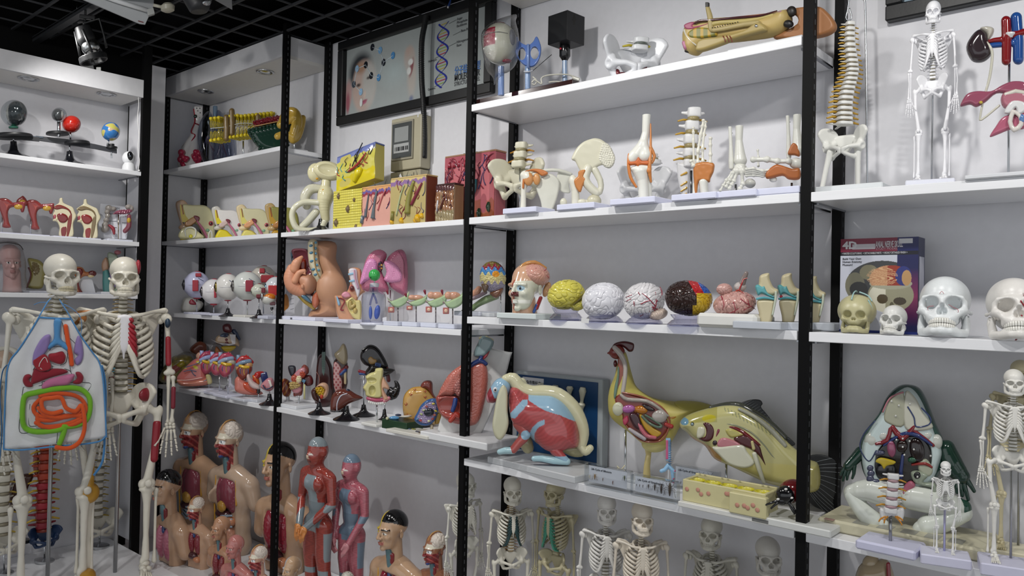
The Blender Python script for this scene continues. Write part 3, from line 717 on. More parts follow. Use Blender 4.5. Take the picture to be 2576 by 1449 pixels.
def unit_sdf(t,part,prims,x,y,w,hgt,yaw,col,kind='gloss',k=.03,h=None,disp=None,colfn=None,parent=None):
    """prims in a unit frame placed at (x,y,w), scaled to hgt px and turned by yaw"""
    pr = grp(prims,t.q(x,y,w),hgt,rz=yaw);V,F = sdf_mesh(pr,h or max(.8,hgt/40),k*hgt,disp)
    cols = None
    if any(p.col for p in pr if not p.sub):
        A = [p for p in pr if not p.sub];ds = np.stack([p.f((V[:,0],V[:,1],V[:,2])) for p in A],1);tab = np.array([p.col if p.col else lin(col) for p in A]);cols = tab[ds.argmin(1)]
    if colfn: cols = colfn(V[:,0]+t.px,t.py-V[:,2],-V[:,1],cols if cols is not None else np.tile(np.array(lin(col)),(len(V),1)))
    return t.add(part,V,F,mat(kind,col if cols is None else None),parent,True,cols)
def brainf(seed=3,wl=.16,amp=.018,s=1.0): return gyri(wl*s,amp*s,seed)
def bust(label,px,Y,z,xh,ychin,hgt,yaw,skin,style,ybot,sh=None,name='torso_model',group=None,chest='8f3d4c',organs=True,hair=None,breast=False,stub=True,w0=0,dark=False,X=None,bodyw=1.0):
    """head and torso model; body reaches down to its stand at the pixel row ybot"""
    t = T(name,label,'anatomy model',px,sh=sh,z=z,Y=Y,group=group,X=X);S = hgt
    def ex(u,v,z_,c):
        if style == 'open':   # outer face layer cut away on the viewer's right half of the face
            m = (u > -.02) & (v < .12) & (z_ > .56) & (z_ < .7);c[m] = lin('d9d2bf')
            m = (u > .01) & (v < .05) & (z_ < .42) & (z_ > -.1);c[m] = lin('7c2026')
            m = (u > .01) & (v < .05) & (z_ < .42) & (np.sin(40*z_+25*v) > .55);c[m] = lin('b0524e')
            m = (u > .01) & (v < .0) & (z_ < .1) & (z_ > -.25) & (np.sin(30*u) > .2);c[m] = lin('27407c')
            m = (u > .05) & (u < .2) & (v < -.2) & (abs(z_-.47) < .05);c[m] = lin('e8ecec')
            m = (u > .09) & (u < .15) & (v < -.2) & (abs(z_-.47) < .022);c[m] = lin('223a52')
        if style == 'half': m = (u < -.06) & (v < .0) & (z_ > .45);c[m] = lin('c9b23c')
        return c
    b = head(t,'head',xh,ychin,S,yaw,head_cols(skin,hair,extra=ex),neck=True)
    if style == 'open':
        unit_sdf(t,'brain',[ell((.13,.08,.74),(.205,.3,.27))],xh,ychin,0,S,yaw,'d6cbc0','gloss',disp=gyri(S*.15,S*.022,int(px)),h=max(.7,S/60),parent=b)
        unit_sdf(t,'skull_cap_rim',[chain([(.0,-.26,.78,.022),(.0,-.1,.98,.024),(.0,.2,1.02,.024),(.0,.44,.8,.022)],3)],xh,ychin,0,S,yaw,'b98a4e',parent=b)
    # torso in head units, front is -y
    bp = [ell((0,.2,-.95),(.72*bodyw,.40,.78)),chain([(-.62*bodyw,.2,-.62,.26),(0,.18,-.42,.26),(.62*bodyw,.2,-.62,.26)]),ell((0,.2,-1.75),(.6*bodyw,.38,.7)),ell((0,.2,-2.3),(.62*bodyw,.4,.5))]
    if stub: bp += [chain([(s*.72*bodyw,.2,-.7,.24),(s*.86*bodyw,.22,-1.15,.2)]) for s in (-1,1)]
    if breast: bp.append(ell((-.3,-.16,-1.1),(.24,.24,.24)))
    if organs: bp.append(bx((0.0,-.35,-1.55),(.40*bodyw,.32,1.0),.14).neg(.05))
    pr = grp(bp,t.q(xh,ychin),S,rz=yaw*.92)
    V,F = sdf_mesh(pr,max(1.3,S/26),S*.12,clip=lambda x,y,z_: .5-z_)
    t.add('torso',V,F,mat('gloss',skin))
    zb = float(pr[-1].lo[2]+S*.15 if not stub else np.min([p.lo[2] for p in pr])+S*.05);bt = zb*t.m
    if bt > .01: t.mbox('pedestal',(-.42*S*t.m,-.2*S*t.m,0),(.42*S*t.m,.42*S*t.m,bt),'3a3836','satin',.004)
    def U(part,prims,col,kind='gloss',disp=None,k=.05,h=None):
        if t.q(0,ychin)[2]+S*min(p.lo[2] for p in prims) < 1: return
        return unit_sdf(t,part,prims,xh,ychin,0,S,yaw*.92,col,kind,k,h or max(1.0,S/34),disp)
    if organs:
        U('lung',[ell((-.2,.0,-1.0),(.19,.2,.48))],chest,disp=bumps(S*.08,S*.006));U('lung',[ell((.21,.0,-1.0),(.18,.2,.48))],chest,disp=bumps(S*.08,S*.006))
        U('neck_vessels',[chain([(-.1,-.05,-.1,.05),(-.06,-.02,-.45,.06),(0,-.06,-.7,.07)]).c('22366e'),chain([(.1,-.05,-.1,.05),(.05,-.02,-.5,.055)]).c('7c2228'),chain([(0,-.1,.0,.08),(0,-.06,-.4,.07)]).c('56757c')],'22366e')
        U('liver',[ell((-.1,-.06,-1.55),(.3,.2,.16))],'47262a');U('stomach',[ell((.18,-.08,-1.68),(.2,.16,.14))],'bd7f5c')
        if style == 'open' and S > 88:
            U('pectoral',[ell((.06,-.10,-.95),(.3,.16,.42))],'84404e');U('breast_gland',[ell((-.02,-.22,-1.3),(.15,.1,.16))],'b4893c',disp=gyri(S*.09,S*.02,4))
            for i in range(4): U('rib',[chain([(-.3,-.12,-1.5-.1*i,.035),(0,-.24,-1.56-.1*i,.035),(.3,-.14,-1.5-.1*i,.035)])],'8fa0b0')
        U('intestines',[ell((0,-.08,-2.1),(.33,.22,.36))],'c58f78',disp=gyri(S*.2,S*.03,5))
        U('rib_edge',[chain([(-.4,-.08,-.55,.03),(-.46,-.1,-1.2,.03),(-.4,-.1,-2.2,.03)]),chain([(.4,-.08,-.55,.03),(.44,-.1,-1.2,.03)])],'c8963a')
    return t
# ================================================================= SIDE WALL SHELVES
LIL = 'd3d5e6'
c = cr(0,240,3.814)
# -- planet models
t = T('planet_model','black geared planet model carrying a silver half-dark ball on its left arm','planet model',34,'L1',X=.42,pb=386)
t.bell(34,352,46);t.rod('axle',34,352,340,0,2)
t.lathe('gear_disc',32,0,[(52,344),(52,341),(50,339),(8,339),(8,336),(.1,336)],'17181b','satin',40)
t.plate('arm',[(-14,338),(100,344),(100,352),(-14,344)],-6,6,'1b1c20','satin')
t.lathe('silver_track',34,5,[(26,341),(26,337.5),(24,337)],'9da1a6','metal',30)
t.lathe('green_collar',34,0,[(12,323),(13,319),(6,317),(5,312)],'1f5c48','plastic')
t.sdf('dark_half_ball',[t.E(42,285,0,27,31,31)],'b9b4a8','gloss',h=1.3,colfn=lambda x,y,w,b: np.where(((x-40)+.3*w > -14)[:,None],np.array(lin('33383a')),b))
t.sdf('clear_globe',[t.E(35,285,0,34,33,34)],'e8ecee','clear',h=1.6)
t = T('planet_model','black geared planet model with red ball, small silver ball and earth globe','planet model',175,'L1',X=.42,pb=405)
t.bell(175,376,44);t.rod('axle',175,376,362,0,2)
t.lathe('gear_disc',194,0,[(33,362),(33,358),(31,356),(6,356),(.1,356)],'17181b','satin',40)
t.lathe('gear_disc',145,6,[(29,340),(29,336),(27,334),(.1,334)],'17181b','satin',40)
t.plate('arm',[(92,343),(180,352),(240,362),(297,372),(297,380),(240,371),(180,364),(92,353)],-6,6,'1b1e26','satin')
t.plate('arm_rail',[(36,342),(110,345),(110,349),(36,347)],5,8,'6d7680','metal')
t.rod('chrome_post',148,345,308,6,4.5);t.sdf('silver_ball',[t.E(146,291,6,15,15,15)],'4a4a4a','gloss',colfn=lambda x,y,w,b: np.where(((x-158)+.2*w > 0)[:,None],np.array(lin('c4c2ba')),b));t.sdf('clear_globe',[t.E(149,291,6,19,18,19)],'e8ecee','clear')
t.rod('chrome_post',177,350,332,-8,2.5);t.sdf('red_ball',[t.E(180,311,-8,24,21.5,24)],'b02419','gloss')
t.rod('chrome_post',272,365,350,0,2.5,x1=276);t.lathe('gear_disc',283,0,[(16,370),(16,367),(8,365),(8,361),(.1,361)],'141518','satin');t.rod('pin',283,390,366,0,2.2)
land = gyri(24,1,9,8)
def earth(x,y,w,b):
    v = land.field(x-281,w,y-330);b[v > .35] = lin('b9a284');b[v > 1.0] = lin('b7b25a');return b
t.sdf('earth_globe',[t.E(281,330,0,25,24,25)],'2f6fae','gloss',h=.9,colfn=earth)
t = T('security_camera','small white round-headed security camera beside the planet model','camera',324,'L1',X=.50,pb=428)
t.lathe('base',324,0,[(17,428),(18,424),(16,414),(11,407),(.1,405)],'d9dadc','plastic');t.sdf('head',[t.E(324,397,0,17,17,17)],'e0e1e3','plastic');t.sdf('lens_window',[t.E(327,394,12,8,12,8)],'0b0c0f','gloss');t.sdf('lens',[t.E(328,395,19,2.4)],'46505a','gloss')
t = T('power_cable','thin white power cable hanging down the side shelf post','cable',349,'L1',X=.552,pb=430)
t.tube('cord',[(348,203,3),(347,232,5),(349,262,5),(346,300,5),(350,340,5),(347,372,5),(351,405,5),(347,428,5)],.9,'dcdcda','plastic');t.sdf('plug',[t.Bx(349,428,5,3,2,3,1)],'d8d8d8')
# -- throat / uterus / colon models
def uterus(label,ox,dy=0,cut=False):
    t = T('uterus_model',label,'anatomy model',85+ox,'L2',X=.43,pb=591+dy,group='red uterus models');m = lambda P: [(x+ox,y+dy) for x,y in P]
    t.stand(.06,.14,.012,LIL);t.rod('rod',77+ox,590+dy,545+dy,-4,1.5)
    t.sdf('uterus',[t.P(m(c((262,1010),(340,1003),(400,1045),(420,1080),(370,1098),(352,1150),(362,1225),(378,1275),(300,1272),(306,1220),(282,1150),(262,1080))),0,9,7)],'8d3a38',h=.9)
    t.sdf('lining',[t.P(m(c((300,1030),(345,1060),(385,1045),(360,1080),(335,1130),(330,1090))),6,4,3)],'a84f47',h=.7)
    t.sdf('tube',[t.P(m(c((395,1045),(450,1040),(515,1033),(522,1060),(505,1130),(480,1135),(465,1105),(410,1090))),0,7,6)],'8a3436',h=.9);t.sdf('ovary',[t.E(*m(c((452,1085)))[0],6,11,6.5,4)],'c29a3a')
    t.sdf('tube',[t.P(m(c((262,1012),(225,965),(200,975),(160,1010),(155,1080),(180,1088),(200,1060),(262,1060))),0,7,6)],'8f3c38',h=.9);t.sdf('ovary',[t.E(*m(c((215,1027)))[0],6,8,6.5,4)],'c29a3a')
    return t
uterus('brick red uterus model with both ovaries on a lilac base',0);uterus('brick red uterus model cut by the picture edge',-72,-4)
def throat(label,ox,dy,flesh,mouth):
    t = T('throat_section',label,'anatomy model',160+ox,'L2',X=.46,pb=597+dy,group='throat section models');m = lambda *P: [(x+ox,y+dy) for x,y in c(*P)]
    t.stand(.06,.12,.01,LIL)
    t.sdf('section',[t.P(m((570,990),(600,985),(610,1030),(660,1055),(700,1075),(720,1120),(735,1165),(705,1230),(700,1345),(570,1345),(570,1270),(545,1215),(505,1205),(515,1180),(505,1140),(520,1110),(500,1080),(540,1050),(565,1030)),0,7,3)],'d8cfae',h=.8)
    t.sdf('nasal_cavity',[t.P(m((510,1082),(560,1050),(630,1070),(680,1110),(690,1170),(655,1110),(600,1090),(545,1100)),5,4,3)],flesh,h=.7);t.sdf('tongue',[t.P(m((545,1150),(590,1130),(640,1150),(655,1190),(620,1225),(570,1215)),5,5,5)],mouth,h=.7)
    t.sdf('gullet',[t.P(m((655,1170),(692,1130),(690,1230),(660,1345),(635,1345),(640,1250)),4,4,3)],flesh,h=.7);t.sdf('windpipe',[t.P(m((585,1270),(640,1260),(630,1345),(590,1345)),4,4,3)],mouth,h=.7);t.sdf('lip',[t.E(*m((528,1165))[0],3,5,9,5)],'a8525a',h=.7);t.sdf('teeth',[t.E(*m((545,1185))[0],6,3,4,3)],'e0d8b0',h=.6)
    return t
throat('head and throat section model with dark red nasal passage',0,0,'81332c','7c2b2d');throat('head and throat section model with olive brown nasal passage',61,3,'7c6a4a','8a2f2e')
t = T('colon_model','grey and pink colon model on a rod before a printed card','anatomy model',297,'L2',X=.46,pb=602)
t.stand(.07,.14,.014,'d7dae6');t.rod('rod',298,600,540,0,1.6,'a99d8d')
t.plate('card',c((965,1035),(1260,1070),(1215,1355),(935,1345)),-14,-13,'d3d5dc','plastic')
for i,(y,a,b) in enumerate(((1130,1050,1140),(1200,1040,1120),(1215,1170,1215),(1255,1075,1120))): t.plate('print_line',c((a,y),(b,y+2),(b,y+8),(a,y+6)),-12.9,-12.7,'55585e')
bl = c((1040,1080,26),(1030,1120,24),(1035,1160,24),(1020,1200,24),(1010,1240,28),(1010,1275,34),(1050,1085,28),(1090,1090,22));t.sdf('ascending_colon',[t.E(x,y,0,r*1.15,r,r) for x,y,r in bl],'8b857f',k=3,h=.8)
t.sdf('transverse_colon',[t.P(c((1085,1140),(1130,1105),(1200,1098),(1265,1095),(1262,1120),(1210,1140),(1140,1140)),3,6,4)],'8c4a5e',h=.7,disp=bumps(5,.5));t.sdf('flexure',[t.E(*c((1235,1070))[0],0,9,7,8),t.E(*c((1265,1085))[0],0,6,8,7)],'918a84',k=2)
t.sdf('descending_colon',[t.C([(*c((1240,1160))[0],0,6),(*c((1238,1250))[0],0,7),(*c((1200,1290))[0],0,6)],3)],'7f4550');t.sdf('polyp',[t.E(*c((1237,1200))[0],5,5,7,4)],'c09a2e');t.sdf('rectum',[t.C([(*c((1050,1245))[0],2,3),(*c((1085,1270))[0],2,5),(*c((1095,1312))[0],2,3)],2)],'8e2f3b')
text('print','COLON',.016,'50535a',t.e,tuple(t.loc([t.q(272,524,-12.6)])[0]),(math.radians(90),0,0))
# -- wrapped head and organs on the third shelf
c = cr(0,560,4.83)
t = T('training_head','pale pink training head wrapped in clear plastic film','mannequin head',28,'L3',X=.44,pb=737)
head(t,'head',26,702,86,12,head_cols('c49e98',lip='b58580'),kind='satin',more=[ell((0,.1,.72),(.33,.38,.3))])
t.sdf('neck',[t.C([(32,690,-6,21),(30,738,-6,25)])],'c49e98','satin');t.sdf('film_wrap',[t.P([(-8,616),(20,606),(50,614),(64,650),(66,690),(62,737),(-6,737),(-14,690)],0,36,30)],'f2f2f4','film',h=2);t.tube('film_edge',[(-6,614,30),(20,612,36),(48,617,32),(58,628,20)],1.2,'2c2a2c','gloss')
t = T('pelvis_section','olive yellow half pelvis section model behind the first skull','anatomy model',95,'L3',X=.40,pb=733)
t.stand(.08,.16,.012,'d5d7e2')
t.sdf('body',[t.P(c((335,440),(420,440),(500,470),(560,560),(540,700),(500,790),(320,770),(370,660),(360,560)),0,10,8)],'827a44',h=1);t.sdf('bowel',[t.P(c((400,480),(470,510),(480,600),(420,640),(385,560)),8,5,5)],'6a5c38',h=.8,disp=bumps(6,.8));t.tube('red_edge',[(*c((345,545))[0],9),(*c((375,640))[0],9),(*c((325,780))[0],9)],2,'5e1d1f')
t = T('uterus_model','orange brown uterus model with red canal on a white card stand','anatomy model',212,'L3',X=.42,pb=734)
t.stand(.06,.16,.008,'d9dbe6');t.plate('card',c((890,860),(975,690),(1120,680),(1165,840),(1155,855)),-10,-8,'d4d6dc','plastic')
t.sdf('uterus',[t.P(c((890,560),(930,535),(1000,545),(1040,595),(1090,600),(1120,660),(1040,650),(980,680),(955,760),(1005,820),(985,840),(945,835),(890,790),(930,720),(905,640)),0,8,6)],'a5653a',h=.9);t.tube('canal',[(*c((930,575))[0],8),(*c((985,590))[0],8),(*c((945,700))[0],8),(*c((960,780))[0],8),(*c((985,825))[0],8)],[3,6,2.5,2.5,4],'6e1f1b');t.sdf('ovary',[t.E(*c((1120,620))[0],4,11,8,6).c('5e2526'),t.E(*c((1105,650))[0],6,8,4,4).c('d0bb8e')],'5e2526')
t = T('head_nerve_model','teal, flesh and lilac head section model behind the second skull','anatomy model',283,'L3',X=.42,pb=733)
t.stand(.08,.15,.014,'dcdee4')
t.sdf('neck_block',[t.P(c((1250,560),(1310,560),(1350,700),(1350,830),(1255,830)),0,12,6)],'3f7f7c',h=1);t.sdf('face_side',[t.P(c((1240,480),(1290,420),(1320,480),(1320,570),(1260,600),(1235,560)),3,10,6)],'a07c62',h=1);t.sdf('green_block',[t.P(c((1305,370),(1400,380),(1440,440),(1420,620),(1330,560)),-4,10,4)],'93a08a',h=1);t.sdf('brain',[t.E(*c((1390,660))[0],4,13,24,10)],'8a7898',disp=gyri(7,.9,2),h=.7);t.sdf('top_lobe',[t.E(*c((1430,360))[0],-4,9,6,8)],'b06a72');t.sdf('jaw_block',[t.E(*c((1440,800))[0],0,12,8,10)],'9db59a')
# -- odds behind the aproned skeleton on the lowest side shelf
t = T('pelvis_model','pale pelvis model with a blue ball on the shelf behind the apron','anatomy model',15,'L4',X=.42,pb=978)
t.stand(.1,.2,.012,'d8dade');t.sdf('ball',[t.E(12,905,0,24,24,20)],'b9a08c');t.sdf('bone',[t.C([(-8,880,0,7),(20,876,0,5),(38,884,0,8)],3)],'cfccc2');t.sdf('post',[t.C([(0,960,0,10),(6,930,0,8)])],'cfccc2')
t = T('muscle_block','small light blue and dark red organ on a white stand behind the painted skeleton','anatomy model',288,'L4',X=.46,pb=960)
t.stand(.08,.14,.02,'d4d7de');t.sdf('blue_lobe',[t.P([(265,925),(290,915),(300,930),(280,938),(266,936)],0,8,6)],'6aa6b8');t.sdf('red_plate',[t.P([(262,938),(296,934),(298,944),(262,948)],0,10,4)],'6b2630');t.plate('support',[(264,944),(300,942),(302,960),(262,960)],-6,6,'c9ccd6')
# ================================================================= CORNER BAY
c = cr(400,60,3.813)
pt = lambda x,y: c((x,y))[0]
# -- A1
t = T('bronchiole_model','white and red bronchiole model with two red clusters at its foot','anatomy model',478,'A1',Y=.12,pb=412)
t.sdf('stem',[t.Bx(*pt(378,860),0,11,17,9,3),t.C([(*pt(378,900),0,10),(*pt(345,1010),0,9),(*pt(325,1100),0,10),(*pt(260,1190),0,14),(*pt(240,1290),0,16)],2),t.C([(*pt(345,1010),0,8),(*pt(330,1180),0,12),(*pt(310,1320),0,22)])],'c9c7c6',k=3,h=1)
for x,y in ((362,815),(392,815),(372,840),(395,858),(390,905)): t.sdf('hole',[t.E(*pt(x,y),9,1.6,1.6,1.2)],'222326',h=.5)
t.sdf('mucus_plug',[t.E(*pt(350,893),8,5,5,4)],'1c2a24')
t.tube('vessel',[(*pt(335,820),6),(*pt(345,940),8),(*pt(310,1040),7),(*pt(345,1080),9),(*pt(280,1160),9)],2.2,'8e2230');t.tube('vessel',[(*pt(345,960),9),(*pt(385,975),9)],1.8,'7c1f2d')
cl = lambda x,y,n,R,s: [t.E(*[pt(x,y)[i]+d for i,d in ((0,dx),(1,dy))],dw,R,R,R) for dx,dy,dw in s]
rs = np.random.RandomState(2)
for x,y,n in ((232,1262,16),(358,1262,20)):
    t.sdf('red_cluster',[t.E(pt(x,y)[0]+rs.uniform(-10,10),pt(x,y)[1]+rs.uniform(-13,13),16+rs.uniform(-4,8),rs.uniform(5.5,8)) for _ in range(n)],'a52543',k=1,h=.9)
t = T('lung_model','clear plastic lungs with blue windpipe and dark vessels inside','anatomy model',540,'A1',Y=.19,pb=402)
t.sdf('lung_shell',[t.P(c((440,870),(490,850),(520,950),(515,1130),(510,1290),(420,1250),(370,1120),(385,980)),8,18,16)],'dfe3ea','clear',h=1.3)
t.sdf('lung_shell',[t.P(c((560,830),(620,870),(680,980),(720,1120),(735,1250),(660,1300),(530,1300),(520,1100),(530,950)),0,20,18)],'c9cfdc','clear',h=1.3)
t.lathe('windpipe',pt(540,800)[0],0,[(6,312),(6,268),(5,267),(.1,267)],'5c7186','gloss')
rs = np.random.RandomState(5)
for x0,y0 in ((460,1080),(600,1100)):
    for i in range(5):
        a = rs.uniform(-1.2,1.2);t.tube('vessel',[(*pt(x0,y0),4),(*pt(x0+40*math.sin(a),y0+60),4),(*pt(x0+90*math.sin(a),y0+60+90*math.cos(a)*.8),4)],[1.6,1.1,.5],'5f2a3a' if i % 2 else '3b3550')
t.stand(.10,.10,.008,'c9ccd4')
# cell membrane: lipids are parts
t = T('membrane_model','yellow cell membrane model of paired balls with brown proteins on a rod','science model',612,'A1',Y=.15,pb=393)
t.stand(.12,.10,.006,'d8d6d0');t.rod('rod',612,393,352,0,2)
def lip_vf(up):
    L = [lathe_vf([(.1,-4.6*up),(3.2,-3.6*up),(5.4,0),(4.2,3.8*up),(.1,4.6*up)],9)]
    for s in (-1,1): L.append(tube_vf([(s*1.4,0,-4*up),(s*2,0,-13*up),(s*1.2,0,-22*up)],.8,5))
    return join_vf(L)
lm = {}
for up in (1,-1):
    V,F = lip_vf(up)
    if up < 0: F = [f[::-1] for f in F]
    o = t.add('lipid',V,F,mat('plastic','c7b21a'));lm[up] = o
prot = ((648,905,1100),(700,845,1060),(950,890,1060))
for j in range(5):
    for i in range(17):
        x = 505+36*i;x = x+(0 if i < 3 else 70 if i < 8 else 70)
        X,Yt,Yb = x,922-.13*(x-500)*(1 if x < 760 else .9)+(6 if x > 760 else 0),1115-.13*(x-500)
        if x > 1100: continue
        for up,yy in ((1,Yt),(-1,Yb)):
            o = lm[up] if (i == 0 and j == 0) else lm[up].copy()
            if not (i == 0 and j == 0): COL.objects.link(o)
            a = pt(X,yy);o.location = tuple(t.loc([t.q(a[0]+j*6,a[1]-j*1.0,10-13*j)])[0]-t.loc([(0,0,0)])[0])
for x,y0,y1 in prot: t.sdf('protein',[t.C([(*pt(x,y0),9,7),(*pt(x+4,(y0+y1)/2),9,8.5),(*pt(x,y1),9,7)])],'6f5a34','plastic')
t.tube('bilayer_wire',[(*pt(500,1015),14),(*pt(640,1000),14),(*pt(780,965),14),(*pt(900,965),14)],.8,'c9cdd0')
# green scaly model with red top
t = T('villi_model','dark green bumpy basket-shaped model with a red grainy top','science model',668,'A1',Y=.1,pb=377)
t.stand(.10,.1,.006,'d8d8da');t.rod('rod',pt(985,1150)[0],377,362,0,2.5,'d0d0d0','plastic')
sc = [t.P(c((850,1022),(1000,990),(1290,930),(1290,1060),(1180,1190),(1060,1195),(960,1160),(890,1090)),0,22,14)]
for r in range(6):
    for k in range(12):
        x,y = 870+r*22+k*34-(r % 2)*15,1030+r*28-k*7*(1-r*.1)
        if y < 1195 and x < 1270: sc.append(t.E(*pt(x,y),19-r*1.2,4.3,3.8,5))
t.sdf('green_basket',sc,'17382c','gloss',k=1.2,h=.9)
t.sdf('red_top',[t.P(c((905,960),(940,935),(1170,888),(1175,945),(1000,985),(925,1000)),12,14,10)],'7c1e2a','gloss',h=.8,disp=bumps(7,1.2));t.tube('rim',[(*pt(905,1002),24),(*pt(1000,985),25),(*pt(1175,945),22)],1.4,'c9a06a')
t = T('inner_ear_model','large yellow inner ear model with looping canals on a rod','anatomy model',738,'A1',Y=.15,pb=372)
t.stand(.14,.1,.012,'c6c8ca');t.rod('rod',pt(1298,1115)[0],372,345,0,2)
t.sdf('body',[t.C([(*pt(1180,960),0,11),(*pt(1200,890),0,10),(*pt(1245,840),0,10),(*pt(1300,850),2,11),(*pt(1330,920),4,12),(*pt(1310,1010),2,14),(*pt(1285,1080),0,12)],3),t.C([(*pt(1170,970),4,11),(*pt(1240,930),4,10),(*pt(1300,900),6,10)],2),t.C([(*pt(1380,900),-4,8),(*pt(1370,960),-4,9),(*pt(1330,1060),-2,11),(*pt(1285,1095),0,9)],3),t.C([(*pt(1140,1070),8,9),(*pt(1210,1050),8,8),(*pt(1280,1075),4,9)],2)],'c19f45','gloss',k=3,h=1)
# -- A2 ear models
def ear(label,ox,oy,s,skin,bone,fat,canal,pb,px,extra=True,Y=.12):
    c = lambda *p: [(400+(ox+a[0]*s)/7.156,460+(oy+a[1]*s)/7.156) for a in p];q = lambda x,y: c((x,y))[0];u = s/7.156
    t = T('ear_model',label,'anatomy model',px,'A2',Y=Y,pb=pb,group='large ear models')
    t.sdf('pinna',[t.P(c((0,60),(60,0),(150,-5),(220,70),(190,130),(130,250),(150,420),(90,380),(30,230)),-4,50*u,38*u),t.E(*q(120,150),50*u,60*u,110*u,30*u,rot=15).neg(4*u)],skin,h=1)
    t.sdf('ear_lobe',[t.E(*q(180,430),-4,130*u,60*u,60*u,rot=-10)],skin,h=1.2)
    t.sdf('temporal_bone',[t.P(c((115,85),(310,85),(520,90),(640,170),(700,300),(710,560),(660,640),(520,600),(400,420),(280,390),(200,380),(150,300)),0,120*u,40*u)],bone,'plastic',h=1.1)
    t.plate('cut_face',c((80,100),(115,85),(170,270),(270,380),(120,375),(90,260)),116*u,124*u,fat);t.plate('cartilage_strip',c((102,90),(118,92),(150,260),(135,268)),124*u,128*u,'7d2b1e')
    t.sdf('ear_canal',[t.P(c((180,370),(330,300),(400,350),(330,400),(250,440),(170,430)),100*u,50*u,25*u)],canal,h=.9)
    t.sdf('drum_cavity',[t.P(c((320,300),(365,285),(430,310),(420,355),(380,370)),130*u,30*u,14*u)],'6d1f2c',h=.7);t.tube('eustachian_tube',[(*q(380,360),150*u),(*q(480,470),150*u),(*q(570,600),140*u)],[14*u,28*u,24*u],'bb6a86')
    t.sdf('cochlea_disc',[t.E(*q(635,395),120*u,44*u,44*u,18*u).c('b24452'),t.E(*q(637,398),134*u,24*u,24*u,10*u).c('3a1418')],'b24452',h=.6);t.sdf('vein',[t.E(*q(575,490),120*u,36*u,30*u,20*u)],'7fb08e',h=.7)
    t.sdf('lower_block',[t.P(c((100,640),(130,520),(200,470),(330,480),(420,540),(500,640)),-10*u,110*u,40*u)],fat,'plastic',h=1.2)
    return t
ear('ear model with beige ear, cream bone and a red round disc, beside the end panel',300,315,1.0,'b89a80','c6c196','b9a63c','b08256',594,487)
ear('ear model in glossy white with yellow fat edge and red disc',945,425,.79,'c4c0b8','dcd8d4','d8c61c','c9b0a8',592,560)
ear('ear model in cream with orange canal and silver disc',1390,395,.86,'d5c29a','cdc7a0','d6cb6a','d79a6a',588,630)
ear('ear model in olive yellow partly behind the post',1905,370,.88,'b59a68','8a8640','b48a1e','a66f30',582,706,Y=.15)
t = T('ear_bone_pieces','loose clear and white ear bone pieces in front of the ear models','model pieces',478,'A2',Y=.03,pb=598)
t.tube('bone_loop',[(468,590,4),(466,575,6),(480,570,6),(492,576,6),(490,590,4),(476,594,4)],2,'d6d6cc');t.tube('stirrup',[(524,596,2),(526,584,2),(531,578,2),(534,588,2),(532,597,2),(524,596,2)],1.8,'cfcfc6');t.sdf('yellow_nub',[t.E(480,590,6,5,5,4)],'d8cf2c');t.sdf('pale_block',[t.P([(452,594),(456,574),(478,568),(500,580),(512,594)],-6,10,6)],'cfca9c')
# -- A3 eyeballs
c = cr(400,640,7.156);pt = lambda x,y: c((x,y))[0]
def eye(label,x,y,rx,ry,px,pb,col='cfd0e0',cornea=-1,iris='6a6a6e',patches=(),foot='lilac',dark='a82c3c',Y=.1,rod=(0,0)):
    t = T('eyeball_model',label,'anatomy model',px,'A3',Y=Y,pb=pb,group='eyeball models');X,Yp = pt(x,y);rx /= 7.156;ry /= 7.156;R = min(rx,ry)
    t.sdf('eyeball',[t.E(X,Yp,0,rx,ry,ry),t.E(X+cornea*rx*.72,Yp,R*.12,rx*.36,ry*.5,ry*.5)],col,'gloss',k=4,h=max(.8,R/18))
    t.sdf('cornea_ring',[t.E(X+cornea*rx*.93,Yp,R*.22,rx*.16,ry*.4,ry*.4)],iris,'metal',h=.8);t.sdf('pupil',[t.E(X+cornea*rx*1.02,Yp,R*.3,rx*.1,ry*.16,ry*.18)],'15151a',h=.6)
    for (a,b,wd,hg) in patches:
        ww = ry*math.sqrt(max(0,1-(a*.95)**2-(b*.95)**2));t.sdf('muscle_patch',[t.Bx(X+a*rx,Yp+b*ry,ww,wd*rx,hg*ry,2.2+.14*R,1.5)],dark,'plastic',h=.7)
    t.sdf('muscle_top',[t.E(X+.05*rx,Yp-ry*.96,0,rx*.25,2.2,rx*.25)],dark,'plastic',h=.7);t.sdf('muscle_bottom',[t.E(X,Yp+ry*.95,2,rx*.3,3,rx*.3)],dark,'plastic',h=.7);t.tube('vein',[(X+.1*rx,Yp-.5*ry,ry*.86),(X+.3*rx,Yp-.38*ry,ry*.88),(X+.5*rx,Yp-.28*ry,ry*.82)],.8,'3f4a70')
    t.tube('seam',[(X-.8*rx,Yp,ry*.6),(X-.4*rx,Yp+1,ry*.92),(X+.2*rx,Yp,ry*.985),(X+.7*rx,Yp-1,ry*.7)],.45,'9a9aa6')
    t.sdf('nerve_stub',[t.C([(X-cornea*rx*.9,Yp+2,-2,4),(X-cornea*rx*1.15,Yp+3,-4,3.5)])],'c7b878',h=.8)
    if foot == 'bell': t.rod('rod',X,Yp+ry,pb-16,0,1.3);t.bell(X,pb-22,24)
    else:
        t.rod('rod',X,Yp+ry,pb-6,0,1.5);t.stand(.13,.11,.012,LIL if foot == 'lilac' else 'd5d3cc')
    return t
eye('lilac white eyeball model with square red patch by the end panel',680,550,240,245,495,786,'c6c8e4',-1,'6c6c70',[(-.1,.06,.22,.4),(.12,-.72,.22,.13)],Y=.07)
eye('white eyeball model with silver iris facing the corner and pale red strip',985,670,225,230,537,789,'e2e0e2',-1,'8a8688',[(.12,-.02,.1,.5)],Y=.04)
